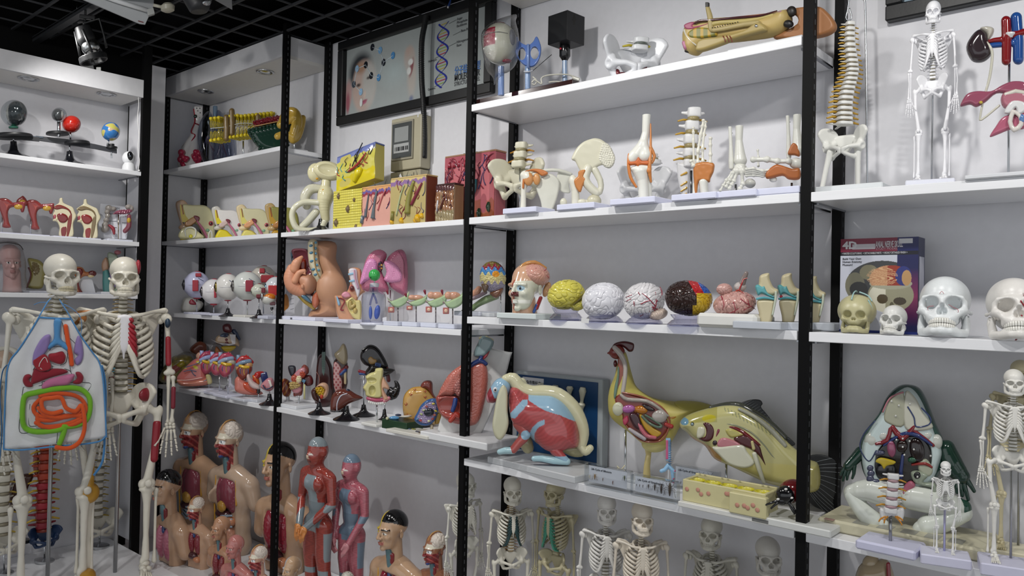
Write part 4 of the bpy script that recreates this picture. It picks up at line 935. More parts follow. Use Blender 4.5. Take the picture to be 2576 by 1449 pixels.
eye('white eyeball model with blue vein on a black bell foot',1240,590,225,245,576,799,'dcdad6',-1,'b09c58',[],'bell',Y=.03)
eye('large grey-white eyeball model with silver iris and dark red square',1590,570,270,265,622,800,'c9ccc8',-1,'9a9894',[(.13,.0,.25,.38)],'cream','8f2236',Y=.06)
eye('small greenish white eyeball model with two dark red patches',1800,660,140,130,653,801,'b9bdae',-1,'b9bdae',[(.55,-.1,.25,.35),(.0,.7,.35,.25)],'bell','6b1f28',Y=.02)
eye('white eyeball model with a dark red arched muscle at the back of the row',1880,420,230,220,655,788,'b9b4aa',-1,'b9b4aa',[(.3,.1,.5,.3),(-.1,-.55,.2,.2)],'lilac','9c2530',Y=.20)
eye('white eyeball model with bright red block half hidden by the post',2110,600,200,200,700,803,'c4c8cc',-1,'7aa0b4',[(-.3,.25,.4,.45)],'lilac','b02524',Y=.12)
t = T('eye_half_model','cut-open eyeball half with orange inside and silver lens','anatomy model',676,'A3',Y=.0,pb=812)
t.stand(.10,.08,.018,'b9bcca');t.rod('rod',684,810,778,0,1.6);t.lathe('socket',684,0,[(4,782),(4,774),(.1,774)],'17181a')
t.sdf('shell',[t.E(*pt(1970,800),0,19,15,15),t.Bx(*pt(1970,715),0,26,6,20,1).neg(.5)],'c9c9c2',h=.8);t.sdf('inside',[t.E(*pt(2000,770),3,15,10,12)],'c06c1c',h=.8);t.sdf('lens',[t.E(*pt(1860,760),6,5,10,8)],'bcbcbc','metal',h=.7);t.sdf('muscle_patch',[t.Bx(*pt(2045,885),8,7,4,3,1)],'4e1620',h=.6)
t = T('eye_chart_card','white printed card with an orange eye section standing behind the post','card',732,'B3',Y=.2,pb=800)
t.plate('card',[(714,712),(741,704),(741,790),(714,800)],-1,1,'d4d4da');t.plate('eye_print',[(716,742),(722,742),(726,752),(726,772),(718,780),(715,780)],1,1.4,'c07a24',smooth=4)
for y in (722,728,740,752,765,778): t.plate('print_line',[(730,y),(739,y-2),(739,y-1),(730,y+1)],1,1.3,'6a6c72')
t = T('eyelid_block','cream eyelid and socket block with red muscle at the left end of the eyeball row','anatomy model',478,'A3',Y=.19,pb=781)
t.sdf('block',[t.P(c((415,830),(480,770),(620,780),(800,860),(700,990),(415,990)),0,14,6)],'cbc9c0',h=1);t.sdf('muscle',[t.P(c((540,830),(600,795),(680,880),(560,880)),12,6,4)],'b0384a',h=.8)
# -- A4 hearts
c = cr(380,800,6.038);pt = lambda x,y: c((x,y))[0]
t = T('giant_heart_model','large yellow and pink heart model half wrapped in plastic at the shelf end','heart model',450,'A4',Y=.12,pb=970)
def hf(x,y,w,b):
    v = np.sin((x*.35+y*.2))+np.sin(y*.33-x*.1);b[(v > .9)] = lin('b9a22c');return b
t.sdf('wall',[t.P(c((110,950),(150,820),(260,650),(380,570),(560,560),(640,640),(560,800),(420,1000),(260,1025),(150,1010)),-6,26,18)],'8a7a26',h=1.5,colfn=hf)
t.sdf('muscle',[t.P(c((190,900),(280,740),(420,680),(470,760),(330,900),(230,980)),10,16,12)],'b8625c',h=1.3);t.sdf('fat',[t.P(c((380,700),(480,640),(520,700),(420,760)),16,10,8)],'c0ac2a',h=1)
t.sdf('aorta_stump',[t.P(c((580,480),(720,355),(840,390),(850,500),(700,560)),-10,18,10)],'8c4a34',h=1.3);t.sdf('film_wrap',[t.P(c((120,900),(280,650),(520,505),(660,560),(640,700),(420,960),(200,1010)),8,24,22)],'f0f0f2','film',h=1.6);t.stand(.12,.12,.006,'caccd0')
t = T('giant_heart_model','long salmon pink heart model lying with yellow fat and branching vessels','heart model',505,'A4',Y=.06,pb=976)
t.stand(.24,.16,.014,'dfe0e6')
t.sdf('muscle',[t.P(c((395,890),(480,790),(640,640),(760,600),(850,660),(860,850),(900,960),(760,1000),(520,1000),(420,960)),0,24,20)],'bf6a64',h=1.3,colfn=lambda x,y,w,b: np.where(((np.sin(x*.22+y*.15)+np.sin(y*.4-x*.21)) > .75)[:,None] & (y < 928)[:,None],np.array(lin('c4b83a')),b))
t.sdf('lower_half',[t.P(c((400,920),(560,915),(780,880),(910,900),(880,980),(700,1005),(460,1000)),8,20,14)],'c77c66',h=1.3);t.tube('seam',[(*pt(400,915),26),(*pt(560,912),29),(*pt(780,878),29)],1.2,'dcb0a4')
for a in ((520,740,640,700,740,660),(500,800,600,780,690,800),(600,760,640,830,680,860),(700,940,800,930,890,880)): t.tube('vessel',[(*pt(a[0],a[1]),23),(*pt(a[2],a[3]),26),(*pt(a[4],a[5]),24)],1.1,'54607e')
t.sdf('vena_cava',[t.C([(*pt(760,600),-4,10),(*pt(850,560),-4,10)])],'8ea0d8');t.sdf('atrium',[t.E(*pt(760,580),4,13,11,10)],'c89a86')
t.sdf('cut_wall',[t.P(c((830,850),(900,850),(930,950),(860,970)),22,6,5)],'c9bd86',h=.8)
def heart(label,x,y,s,px,pb,mus,aor,pul,fat,foot='box',Y=.05,group='heart models',base=LIL):
    q = lambda a,b: (380+(x+a*s)/6.038,800+(y+b*s)/6.038);u = s/6.038
    t = T('heart_model',label,'heart model',px,'A4',Y=Y,pb=pb,group=group)
    t.sdf('muscle',[t.P([q(-125,80),q(-90,30),q(0,10),q(110,30),q(120,110),q(60,200),q(-20,250),q(-80,230),q(-120,160)],0,85*u,60*u)],mus,h=.9)
    t.sdf('atrium',[t.E(*q(60,20),30*u,70*u,50*u,50*u).c(fat),t.E(*q(-95,60),10*u,45*u,70*u,50*u).c(fat)],fat,k=2,h=.9)
    t.sdf('aorta',[t.C([(*q(-100,-20),10*u,36*u),(*q(-40,-75),0,40*u),(*q(40,-75),0,40*u),(*q(110,-20),0,34*u)],3)],aor,h=.9)
    for dx in (-10,25,55): t.tube('branch',[(*q(dx,-95),0),(*q(dx+2,-135+abs(dx-25)*.5),0)],13*u,aor)
    t.sdf('pulmonary_artery',[t.C([(*q(-110,20),40*u,30*u),(*q(-30,-20),60*u,34*u),(*q(80,-40),40*u,34*u)],3)],pul,h=.9);t.tube('vena_cava',[(*q(-95,-20),-20*u),(*q(-95,-130),-20*u)],32*u,pul)
    t.sdf('fat_band',[t.C([(*q(-70,30),70*u,22*u),(*q(-10,50),88*u,26*u),(*q(60,50),78*u,22*u)],2)],'cfa62a' if fat[0] in 'bc' else fat,h=.8)
    for a in ((0,60,-10,130,10,190),(-60,70,-70,120,-50,170),(50,70,60,120,50,160)): t.tube('vessel',[(*q(a[0],a[1]),84*u),(*q(a[2],a[3]),86*u),(*q(a[4],a[5]),74*u)],7*u,'4a557c' if a[0] else 'c8a038')
    t.rod('rod',q(20,240)[0],q(20,200)[1],pb-5,0,1.8)
    t.stand(.15,.11,.016,base) if foot == 'box' else t.bell(q(20,0)[0],q(0,330)[1],24)
    return t
heart('pink heart model with lilac veins beside the long salmon one',860,620,.95,523,981,'a93f57','a33350','9aa6d0','c0bdb0',Y=.08)
heart('pink heart model with lilac veins, middle one in front of the folded chart',1020,640,.95,549,986,'b04a5e','a8344e','a4afd4','c2bda8',Y=.05)
heart('pink heart model with grey-lilac veins nearest the yellow heart',1150,650,1.0,574,989,'a8465a','aa3550','8fa0bc','b9b2a0',Y=.03)
heart('brown-red heart model with bright yellow fat and red aorta',1420,690,.98,618,1003,'7c3226','a61f1e','6f87a0','b98a5a',Y=.03,base='c9ccd6')
t = T('heart_half_model','opened pink heart base with red arch and dark blue vessel on a short socket','heart model',652,'A4',Y=.08,pb=1000)
t.stand(.15,.12,.018,'c4c7ce');t.lathe('socket',pt(1630,1080)[0],0,[(5,984),(5,974),(.1,974)],'1a1b1d');t.rod('rod',pt(1630,1080)[0],998,984,0,1.8)
t.sdf('shell',[t.P(c((1450,880),(1490,850),(1560,950),(1650,1010),(1650,1060),(1530,1040),(1470,970)),6,14,6)],'cdb8b4',h=.9);t.sdf('inside',[t.P(c((1540,870),(1620,870),(1650,1000),(1560,950)),4,10,8)],'c05a1e',h=.9);t.sdf('aorta',[t.C([(*pt(1580,940),6,7),(*pt(1620,860),6,8),(*pt(1690,850),2,7)],3)],'a2221c');t.sdf('vein_trunk',[t.Bx(*pt(1725,905),4,9,14,8,3,rot=-15)],'1f2f60')
t.sdf('pink_ventricle',[t.P(c((1280,930),(1340,890),(1420,950),(1640,1080),(1700,1130),(1560,1150),(1300,1110),(1270,1000)),-14,14,12)],'c4766a',h=1.2);t.sdf('orange_wall',[t.P(c((1400,980),(1560,990),(1640,1090),(1560,1130),(1420,1070)),-6,10,8)],'b8482c',h=1)
t = T('heart_model','pink heart with yellow edge by the post on a black bell foot','heart model',678,'A4',Y=.03,pb=1016,group='heart models')
t.bell(678,990,27);t.rod('rod',678,992,985,0,1.6);t.sdf('muscle',[t.P(c((1660,1040),(1760,920),(1840,910),(1880,1000),(1850,1090),(1760,1110)),0,15,12)],'b87c84',h=1);t.sdf('label_strip',[t.Bx(*pt(1810,985),13,3,8,2,.5,rot=-15)],'d6d2c8',h=.6);t.tube('vessel',[(*pt(1700,1010),13),(*pt(1750,1070),15),(*pt(1850,1030),12)],1.8,'28304e');t.sdf('valve',[t.E(*pt(1735,1030),12,4,5,3)],'8c2530',h=.6)
t = T('folded_heart_chart','tall heart slice stack with dark red vessel top wrapped in white film','heart model',560,'A4',Y=.19,pb=955)
t.sdf('slice',[t.P(c((985,300),(1060,250),(1180,230),(1260,250),(1330,340),(1340,430),(1230,400),(1000,390)),0,10,6)],'b59c80',h=1.1);t.sdf('vessel_top',[t.P(c((1085,120),(1130,85),(1200,90),(1235,180),(1200,225),(1100,205)),0,12,8)],'5e1c20',h=1);t.sdf('blue_rim',[t.P(c((1040,270),(1100,225),(1180,240),(1160,290),(1070,290)),6,8,6)],'525f74',h=.9)
t.sdf('hole',[t.E(*pt(1125,268),12,4.5,4,3)],'1b2446',h=.6);t.sdf('hole',[t.E(*pt(1145,325),8,5,4.5,3)],'621d1f',h=.6);t.sdf('hole',[t.E(*pt(1150,370),8,5,4.5,3)],'621d1f',h=.6);t.sdf('blue_side',[t.C([(*pt(1260,200),-6,6),(*pt(1290,240),-6,6),(*pt(1345,320),-6,3)])],'3d4a66',h=.8)
t.plate('white_film',c((905,320),(1000,370),(1180,410),(1280,390),(1285,245),(1190,240),(1230,380),(1080,400)),12,12.8,'d8d4d4');t.sdf('fat_slice',[t.P(c((1070,430),(1280,420),(1270,470),(1180,520),(1100,500)),2,10,5)],'b49a2c',h=1);t.sdf('film_drape',[t.P(c((960,390),(1090,420),(1150,520),(1050,600),(880,520)),0,8,6)],'d9d6d6','film',h=1.2);t.sdf('brown_lobe',[t.P(c((985,430),(1040,470),(1060,540),(1010,585),(970,540)),6,7,5)],'84502a',h=.9);t.rod('rod',pt(1200,900)[0],955,880,0,2.2,'d6d6e4','plastic');t.lathe('base',pt(1200,900)[0],0,[(14,955),(12,950),(4,945),(3.5,935),(.1,935)],'d8d8e6')
# -- torsos on the plinth of the corner and meter bays
c = cr(370,1030,3.458);pt = lambda x,y: c((x,y))[0]
bust('tall torso with cut-open brain, peach skin, behind the other torsos in the corner',485,.12,.03,*pt(400,340),92,-52,'bf9a7c','open',9999,chest='84404e',breast=False,stub=True)
bust('tall torso with cream skull band and olive brain, pale skin and breast',575,.06,.03,*pt(705,420),92,-52,'bda48e','open',9999,chest='84404e',breast=True)
bust('black-haired boy torso with pink lungs by the corner post',420,-.26,.03,*pt(165,835),92,-68,'b9967a','hair',9999,hair='0c0c0e',chest='b06478',bodyw=.8)
bust('small torso with open tan brain and red neck in front of the pale one',483,-.2,.03,*pt(420,960),58,-52,'c09a7e','open',9999,chest='7c2a34')
bust('small bald tan torso with open mouth and dark red chest',553,-.2,.03,*pt(635,1140),61,-55,'b28668','bald',9999,chest='7a2a30')
bust('small bald pink torso with smooth skull',590,-.27,.03,*pt(760,1300),60,-50,'b4746e','bald',9999,chest='a04a5a')
bust('tiny torso with white brain and cut-open red face beside the post',648,-.2,.03,*pt(960,1400),62,-55,'c39b86','open',9999,chest='7c2028')
bust('large black-haired head and torso behind the post with red lungs',705,.10,.03,700,1222,112,-48,'b9977a','half',9999,hair='0b0b0d',chest='8e2b3a',bodyw=.85)
# ================================================================= METER BAY
def Xat(px,Y,z):
    py = 600.
    for _ in range(8): q = at_y(px,py,Y);py = proj((q[0],Y,z))[1]
    return q[0]
def Zat(px,py,Y): return at_y(px,py,Y)[2]
# -- framed molecule poster, meter box, conduit
x0,x1,z0,z1 = 1.518,2.682,2.482,2.945
e = bpy.data.objects.new('framed_poster',None);COL.objects.link(e);e.location = ((x0+x1)/2,BACK,(z0+z1)/2);tag(e,'black framed molecule poster with a woman face and DNA ladder','poster')
hx,hz = (x1-x0)/2,(z1-z0)/2;fw = .048
for lo,hi in (((-hx,-.035,-hz),(hx,-.001,-hz+fw)),((-hx,-.035,hz-fw),(hx,-.001,hz)),((-hx,-.035,-hz+fw),(-hx+fw,-.001,hz-fw)),((hx-fw,-.035,-hz+fw),(hx,-.001,hz-fw))): add_box('frame_bar',lo,hi,mat('satin','0c0d0f'),e,bev=.004)
iw,ih = 2*hx-2*fw,2*hz-2*fw
def poster(u,v):
    c = np.tile(np.array(lin('9fa5a4')),(len(u),1));U,V = u*iw/ih,v
    def blob(cx,cy,rx,ry,col,soft=.25,rot=0):
        a = math.radians(rot);dx,dy = U-cx,V-cy;X = dx*math.cos(a)+dy*math.sin(a);Y = -dx*math.sin(a)+dy*math.cos(a)
        d = np.sqrt((X/rx)**2+(Y/ry)**2);k = np.clip((1-d)/soft,0,1)[:,None];c[:] = c*(1-k)+np.array(lin(col))*k
    blob(.35,.62,.33,.33,'33363a',.35);blob(.42,.4,.30,.42,'b9a49a',.2);blob(.55,.42,.2,.4,'b5b3ae',.4)
    blob(.35,.68,.16,.12,'a5836c',.6);blob(.3,.43,.07,.035,'4b3f3c',.6);blob(.53,.5,.06,.03,'55504e',.6);blob(.45,.27,.035,.08,'c9b4a8',.7,-10)
    blob(.44,.17,.1,.028,'9b4f63',.5,12);blob(.44,.145,.08,.022,'a8667a',.5,12);blob(.06,.33,.1,.26,'b18f8c',.4);blob(.05,.2,.06,.2,'9a5c66',.5)
    blob(1.42,.62,.13,.2,'b3a096',.3);blob(1.48,.38,.12,.4,'b0a9a2',.5);blob(1.47,.48,.05,.16,'84464c',.5,-14);blob(1.42,.44,.05,.06,'d8d8d4',.3);blob(1.45,.56,.06,.05,'dadad6',.3);blob(1.1,.5,.4,.3,'a8b4b4',.9)
    blob(1.48,.05,.06,.06,'6f7890',.7)
    return c
t0 = new_obj('print',*(lambda n,m: (np.stack([np.tile(np.linspace(-iw/2,iw/2,n),m),np.full(n*m,-.006),np.repeat(np.linspace(-ih/2,ih/2,m),n)],1),np.stack([(np.arange(n*m).reshape(m,n))[:-1,:-1].ravel(),(np.arange(n*m).reshape(m,n))[:-1,1:].ravel(),(np.arange(n*m).reshape(m,n))[1:,1:].ravel(),(np.arange(n*m).reshape(m,n))[1:,:-1].ravel()],1)))(220,80),mat('plastic',None),e,False,poster(np.tile(np.linspace(0,1,220),80),np.repeat(np.linspace(0,1,80),220)))
def pl(u,v,y=-.009): return ((u-.5)*iw,y,(v-.5)*ih)
def disc(part,u,v,r,col,y=-.0085,ry=None):
    n = 20;x,_,z = pl(u,v);ry = ry or r;V = [(x+r*math.cos(a),y,z+ry*math.sin(a)) for a in np.linspace(0,2*math.pi,n,endpoint=False)]
    return new_obj(part,V,[tuple(range(n))],mat('plastic',col),e,False)
atoms = [(.21,.93,'20242c'),(.272,.85,'6f9cc2'),(.30,.66,'20242c'),(.37,.72,'4f86b8'),(.265,.46,'4f86b8'),(.205,.52,'1c2028'),(.16,.7,'14181e'),(.09,.68,'8fb0cc'),(.066,.46,'3a4450'),(.125,.32,'8fb4d4')]
for a,b in zip(atoms[:3]+[atoms[2]]+atoms[4:9],[atoms[1],atoms[2],atoms[3],atoms[4],atoms[5],atoms[6],atoms[7],atoms[8],atoms[9]]): new_obj('print_bond',*tube_vf([pl(a[0],a[1],-.0072),pl(b[0],b[1],-.0072)],.0022,6),mat('plastic','bcc6cc'),e)
for u,v,col in atoms: disc('print_atom',u,v,.016,col,-.0085,.019)
disc('print_drop',.13,.16,.012,'d2d6d4',-.0085,.022)
# DNA ladder
for ph in (0,math.pi):
    V = [];n = 60
    for i in range(n+1):
        s = i/n;z = .95-.86*s;u = .722+.036*math.cos(ph+s*math.pi*4.4+.5)-.012*s;wd = .0045
        V += [pl(u-wd,z,-.0085-.0006*math.sin(ph+s*math.pi*4.4)),pl(u+wd,z+.01,-.0085-.0006*math.sin(ph+s*math.pi*4.4))]
    new_obj('print_strand',V,[(2*i,2*i+1,2*i+3,2*i+2) for i in range(n)],mat('plastic','24308c'),e,False)
for i in range(22):
    s = (i+.5)/22;ww = .036*abs(math.sin(0))+.036*math.cos(s*math.pi*4.4+.5)
    if abs(ww) < .012: continue
    z = .95-.86*s;new_obj('print_rung',[pl(.722-abs(ww)-.012*s,z-.006,-.0078),pl(.722+abs(ww)-.012*s,z+.008,-.0078),pl(.722+abs(ww)-.012*s,z+.02,-.0078),pl(.722-abs(ww)-.012*s,z+.006,-.0078)],[(0,1,2,3)],mat('plastic',('b0a04a','a0304c','86a04c')[i % 3]),e,False)
for u,v,s in ((.808,.93,'Sugar\nPhosphate\nBackbone'),(.835,.76,'Base Pair'),(.81,.63,'Nitrogenous\nBase')):
    text('print_words',s,.017,'4a4c50',e,pl(u,v),(math.pi/2,0,0));new_obj('print_pointer',*tube_vf([pl(u-.004,v+.01),pl(u-.05,v-.01)],.0007,5),mat('plastic','333538'),e)
for v,s in ((.48,'Hydrogen'),(.1,'Cytosine')): text('print_words',s,.015,'4a4c50',e,pl(.625,v),(math.pi/2,0,0));new_obj('print_pointer',*tube_vf([pl(.668,v+.03),pl(.70,v+.045)],.0007,5),mat('plastic','333538'),e)
text('print_title','分子结构模型',.046,'4f79b8',e,pl(.80,.225),(math.pi/2,0,0),sx=.62,bold=.0006);text('print_title','MOLECULAR',.044,'3c3e42',e,pl(.80,.14),(math.pi/2,0,0),sx=.66,bold=.0005);text('print_title','STRUCTURE MODEL',.028,'4a4c50',e,pl(.80,.075),(math.pi/2,0,0),sx=.66)
t = T('blue_cable_tip','small blue cable end hanging from the ceiling above the DNA picture','cable',1130,z=2.92,Y=.25,pb=40);t.tube('cord',[(1134,8,0),(1131,24,0),(1128,34,0)],[1.5,3,3],'24407c','plastic');t.rod('tip',1127,34,41,0,2,'c9c9c9','plastic')
# meter
t = T('electric_meter','beige electric meter box with clear windows on the wall above the skin blocks','meter box',1025,z=Zat(1025,555,.29),Y=.29)
xa,xb = Xat(987,.245,2.3)-t.o[0],Xat(1062,.245,2.3)-t.o[0];zt = Zat(990,302,.245)-t.o[2];zm = Zat(990,432,.245)-t.o[2]
def mb(part,lo,hi,col,kind='plastic',bev=.004): return t.mbox(part,lo,hi,col,kind,bev)
mb('upper_box',(xa,-.055,zm),(xb,.014,zt),'a9a38c');mb('lower_box',(xa,-.055,.0),(xb,.014,zm-.006),'a39d86')
mb('window_frame',(xa+.012,-.062,zm+.05),(xb-.05,-.056,zt-.02),'8f8b7c',bev=0);mb('window',(xa+.02,-.064,zm+.06),(xb-.058,-.0625,zt-.03),'474a4a','gloss',0);mb('name_plate',(xa+.04,-.0655,zm+.14),(xb-.08,-.0642,zt-.05),'8a8d8c','plastic',0);mb('barcode_plate',(xa+.035,-.0655,zm+.085),(xb-.075,-.0642,zm+.13),'a0a2a2','plastic',0)
for i in range(9): mb('barcode_bar',(xa+.045+.011*i,-.0662,zm+.095),(xa+.049+.011*i+.003*(i % 3),-.0656,zm+.115),'2a2b2c','plastic',0)
mb('lower_window',(xa+.015,-.061,.03),(xb-.055,-.056,zm-.03),'8e9186','gloss',0);mb('door_seam',(xb-.045,-.0585,.01),(xb-.042,-.0555,zm-.02),'7e7a6a','plastic',0)
t = T('conduit_pipe','black ribbed cable conduit running down over the poster to the meter','conduit',1066,z=Zat(1066,400,.26),Y=.26,pb=400)
P = [(1073,40,2),(1069,60,3),(1061,110,5),(1061,200,5),(1065,260,3),(1068,340,0),(1067,398,0)];t.tube('pipe',P,6.5,'0c0d0e','satin',6,12)
CP = crom(np.array([t.q(*p) for p in P]),18,False);L = []
for i in range(0,len(CP)-1): L.append(tube_vf([CP[i],CP[i]+(CP[i+1]-CP[i])*.4],7.3,10))
o = t.add('ribs',*join_vf(L),mat('satin','111214'));o['kind'] = 'stuff'
t.plate('wall_bracket',[(1050,288),(1078,282),(1078,289),(1050,296)],-2,2,'d0d2d4')
# -- skin blocks (lined up with the wall: front face, right side shows)
rs = np.random.RandomState(7)
def block(name,label,pxa,pxb,ptop,pbot,Yf,dep,side,fn,top=None,sh='B2',n=60,m=60,dz=0,bulge=None,group='skin section blocks',z=None,cat='skin model'):
    t = T(name,label,cat,pxa,sh=sh,Y=Yf,group=group,dz=dz,z=z);zb = t.o[2];w = Xat(pxb,Yf,zb)-t.o[0];h = Zat(pxa,ptop,Yf)-Zat(pxa,pbot,Yf)
    t.mbox('block',(0,.002,0),(w,dep,h),side,'plastic',.003);t.W,t.Hh = w,h
    if top: t.mbox('skin_top',(-.001,0,h),(w+.001,dep,h+.008),top,'plastic',.002)
    t.wgrid('front_relief',(0,0,0),(w,0,0),(0,0,h),n,m,fn,'gloss',bulge=bulge or (lambda a,b: .001+0*a));return t
def bands(cols):
    def f(u,v):
        c = np.zeros((len(u),3));w = v+.02*np.sin(u*25)+.012*np.sin(u*57+1)
        for lim,col in cols: c[w >= lim] = lin(col)
        return c
    return f
def hairs(t,xs,col='1c1612',r=.0016):
    for i,x in enumerate(xs): s = 1 if i % 2 else -1;t.wtube('hair',[(x,.03,t.Hh),(x+s*.004,.03,t.Hh+.02),(x+s*.014,.03,t.Hh+.04)],[r,r*.8,r*.3],col)
def follicle(t,pts,r,col): t.wtube('follicle',[(a*t.W,-.004,b*t.Hh) for a,b in pts],r,col)
def vess(t,n,seed,cols=('8c2030','2c3a6e','7a2438'),r=.0014,v0=.1,v1=.85):
    rr = np.random.RandomState(seed)
    for i in range(n):
        u = rr.uniform(.05,.95);v = rr.uniform(v0,v1);P = [(u*t.W,-.003,v*t.Hh)]
        for k in range(3): u += rr.uniform(-.09,.09);v += rr.uniform(.04,.12);P.append((np.clip(u,.02,.98)*t.W,-.003,min(v,.97)*t.Hh))
        t.wtube('vessel',P,[r*1.2,r,r*.8,r*.5],cols[i % len(cols)],n=3,seg=5)
tc = block('sponge_block','pale yellow ribbed block with brown spots beside the black foot',838,911,482,577,.02,.16,'b7ad6a',lambda u,v: np.tile(np.array(lin('c9be52')),(len(u),1)),n=50,m=140,bulge=lambda a,b: .003*np.abs(np.sin(b*math.pi*15))+.0012*np.sin(a*90),group='yellow blocks',cat='science model')
for u,v,r in ((.18,.86,.014),(.52,.5,.017),(.72,.72,.010),(.12,.17,.018),(.8,.03,.011)): tc.wtube('brown_spot',[(u*tc.W,.0,v*tc.Hh-r),(u*tc.W+.002,-.003,v*tc.Hh),(u*tc.W,.0,v*tc.Hh+r)],[r*.4,r*.8,r*.3],'6f5e44',seg=9)
tf = block('skin_block','yellow tilted skin block with blue top leaning above the ribbed block',846,942,392,480,.05,.06,'b9ad58',bands(((-1,'c9b81c'),(.35,'c4bc58'),(.86,'6f7ab0'))),'6470a4',dz=Zat(838,482,.02)-SH['B2']+.003,bulge=lambda a,b: .004*np.sin(b*9+3)*np.sin(a*7));tf.e.rotation_euler[0] -= .18
vess(tf,16,3,('23252e','a01f2c','3f8a96','1c1d22'),.0022);tf.wtube('hair_shaft',[(.45*tf.W,-.008,.55*tf.Hh),(.6*tf.W,-.012,.85*tf.Hh),(.72*tf.W,-.01,1.12*tf.Hh)],.003,'15161c');tf.wtube('muscle',[(.35*tf.W,-.008,.45*tf.Hh),(.6*tf.W,-.01,.55*tf.Hh),(.8*tf.W,-.008,.8*tf.Hh)],[.005,.006,.003],'9c2c34');tf.wtube('fat_lobe',[(.5*tf.W,-.004,.1*tf.Hh),(.62*tf.W,-.008,.3*tf.Hh),(.68*tf.W,-.004,.42*tf.Hh)],[.012,.022,.01],'d0bf14')
t1 = block('skin_block','small skin block with orange side, purple band and grey follicles',908,981,478,574,.02,.05,'b5593a',bands(((-1,'cf9a8c'),(.80,'8e3442'),(.87,'6a5a92'),(.94,'d09a64'))),'d2a06c')
vess(t1,12,4);follicle(t1,((.18,.25),(.22,.55),(.27,.85)),[.007,.005,.003],'565e64');follicle(t1,((.44,.2),(.47,.5),(.55,.9)),[.013,.007,.006],'5c666c');follicle(t1,((.6,.4),(.72,.7),(.85,.9)),.004,'c06a6c');follicle(t1,((.05,.1),(.07,.3)),[.010,.008],'6a7478');hairs(t1,(.3*t1.W,.62*t1.W,.9*t1.W))
t2 = block('skin_block','olive skin block with brown side, lilac band and yellow fat lumps',981,1070,452,565,.02,.07,'6b3826',bands(((-1,'b0a06a'),(.86,'8a6a96'),(.955,'c8b47a'))),'c2a874')
vess(t2,16,5);follicle(t2,((.52,.22),(.55,.55),(.68,.92)),[.016,.014,.007],'84803a');follicle(t2,((.62,.4),(.78,.65),(.9,.85)),[.008,.008,.004],'7c2c3c');follicle(t2,((.2,.2),(.3,.6),(.4,.85)),.004,'a9b48a');follicle(t2,((.08,.1),(.1,.3)),[.010,.008],'7a7438')
for u,v,r in ((.08,.06,.012),(.36,.07,.014),(.82,.1,.018),(.92,.14,.012),(.75,.05,.012)): t2.wtube('fat_lump',[(u*t2.W-.006,-.002,v*t2.Hh),(u*t2.W+.006,-.004,v*t2.Hh+.004)],r,'d2a51c',seg=8)
hairs(t2,(.1*t2.W,.3*t2.W,.62*t2.W,.9*t2.W))
t3 = block('skin_block','rough brown skin block beside the post',1095,1141,462,552,.03,.06,'86684c',bands(((-1,'8a7c5c'),(.3,'8a6244'),(.84,'4c2a2a'))),'3e2422',bulge=lambda a,b: .004*np.abs(np.sin(a*21+4*b)*np.sin(b*17+3*a)))
vess(t3,12,6,('3b2030','9a8a70','5c1e26'));follicle(t3,((.3,.35),(.55,.75)),[.006,.003],'5a2a22');follicle(t3,((.1,.3),(.15,.6)),.004,'c4c4c8')
t4 = block('skin_block','tall pink skin block with red vessel tree standing behind the post',1116,1243,383,547,.10,.07,'9a5058',bands(((-1,'8a4a2c'),(.13,'a45c4c'),(.3,'bc6a70'),(.86,'a85862'))),'9a7258',n=80,m=80,bulge=lambda a,b: .003*np.sin(a*14)*np.sin(b*6))
vess(t4,34,8,('6c1c30','34325c','7c2030'),.0022,.45,.8);t4.wtube('sweat_gland',[(.6*t4.W,-.006,.4*t4.Hh),(.64*t4.W,-.01,.5*t4.Hh),(.66*t4.W,-.006,.62*t4.Hh)],[.008,.012,.004],'2f6a76')
for u,v in ((.72,.12),(.9,.2)): t4.wtube('follicle_section',[(u*t4.W,-.002,v*t4.Hh-.02),(u*t4.W,-.005,v*t4.Hh),(u*t4.W,-.002,v*t4.Hh+.02)],[.006,.012,.006],'1f3322')
for u in (.1,.2,.3,.42): t4.wtube('red_papilla',[(u*t4.W,.002,.84*t4.Hh),(u*t4.W,.0,.93*t4.Hh)],[.012,.004],'8c2434')
for u in (.3,.55): t4.wtube('hair_stub',[(u*t4.W,.03,t4.Hh),(u*t4.W,.03,t4.Hh+.016)],.005,'141416')
t = T('paper_triangle','white folded paper triangle behind the olive skin block','paper sign',1007,'B2',Y=.22,pb=560);t.plate('paper',[(1007,436),(1022,470),(986,472),(984,560),(1026,560)][0:1]+[(1028,478),(1028,560),(986,560),(986,480)],-1,1,'d8d8d8')
# -- cream inner-brain ring model
c = cr(720,340,4.441);pt = lambda x,y: c((x,y))[0]
t = T('limbic_model','cream inner brain model with looping ring tubes on a black round foot','anatomy model',808,'B2',Y=.06,pb=579)
t.bell(808,550,33);CRM = 'cfc9a4'
t.sdf('upper_lobe',[t.E(*pt(470,405),10,38,24,16,rot=12),t.E(*pt(465,395),24,27,15,8,rot=12).neg(2)],CRM,h=1.1);t.sdf('rear_lobe',[t.E(*pt(330,410),-12,21,24,14,rot=5)],CRM,h=1.1)
t.sdf('stem',[t.C([(*pt(450,510),2,12),(*pt(440,600),4,14),(*pt(440,680),6,21),(*pt(430,760),6,17),(*pt(430,850),4,13),(*pt(440,930),0,11)],3)],CRM,h=1.1,k=3)
t.sdf('ring_tube',[t.C([(*pt(360,760),10,7.5),(*pt(200,755),10,7.5),(*pt(95,820),10,7.5),(*pt(70,920),10,7.5),(*pt(120,1030),10,7.5),(*pt(230,1055),8,7.5),(*pt(370,1040),4,8),(*pt(430,960),2,8)],4)],'cdcbb4',h=1.2)
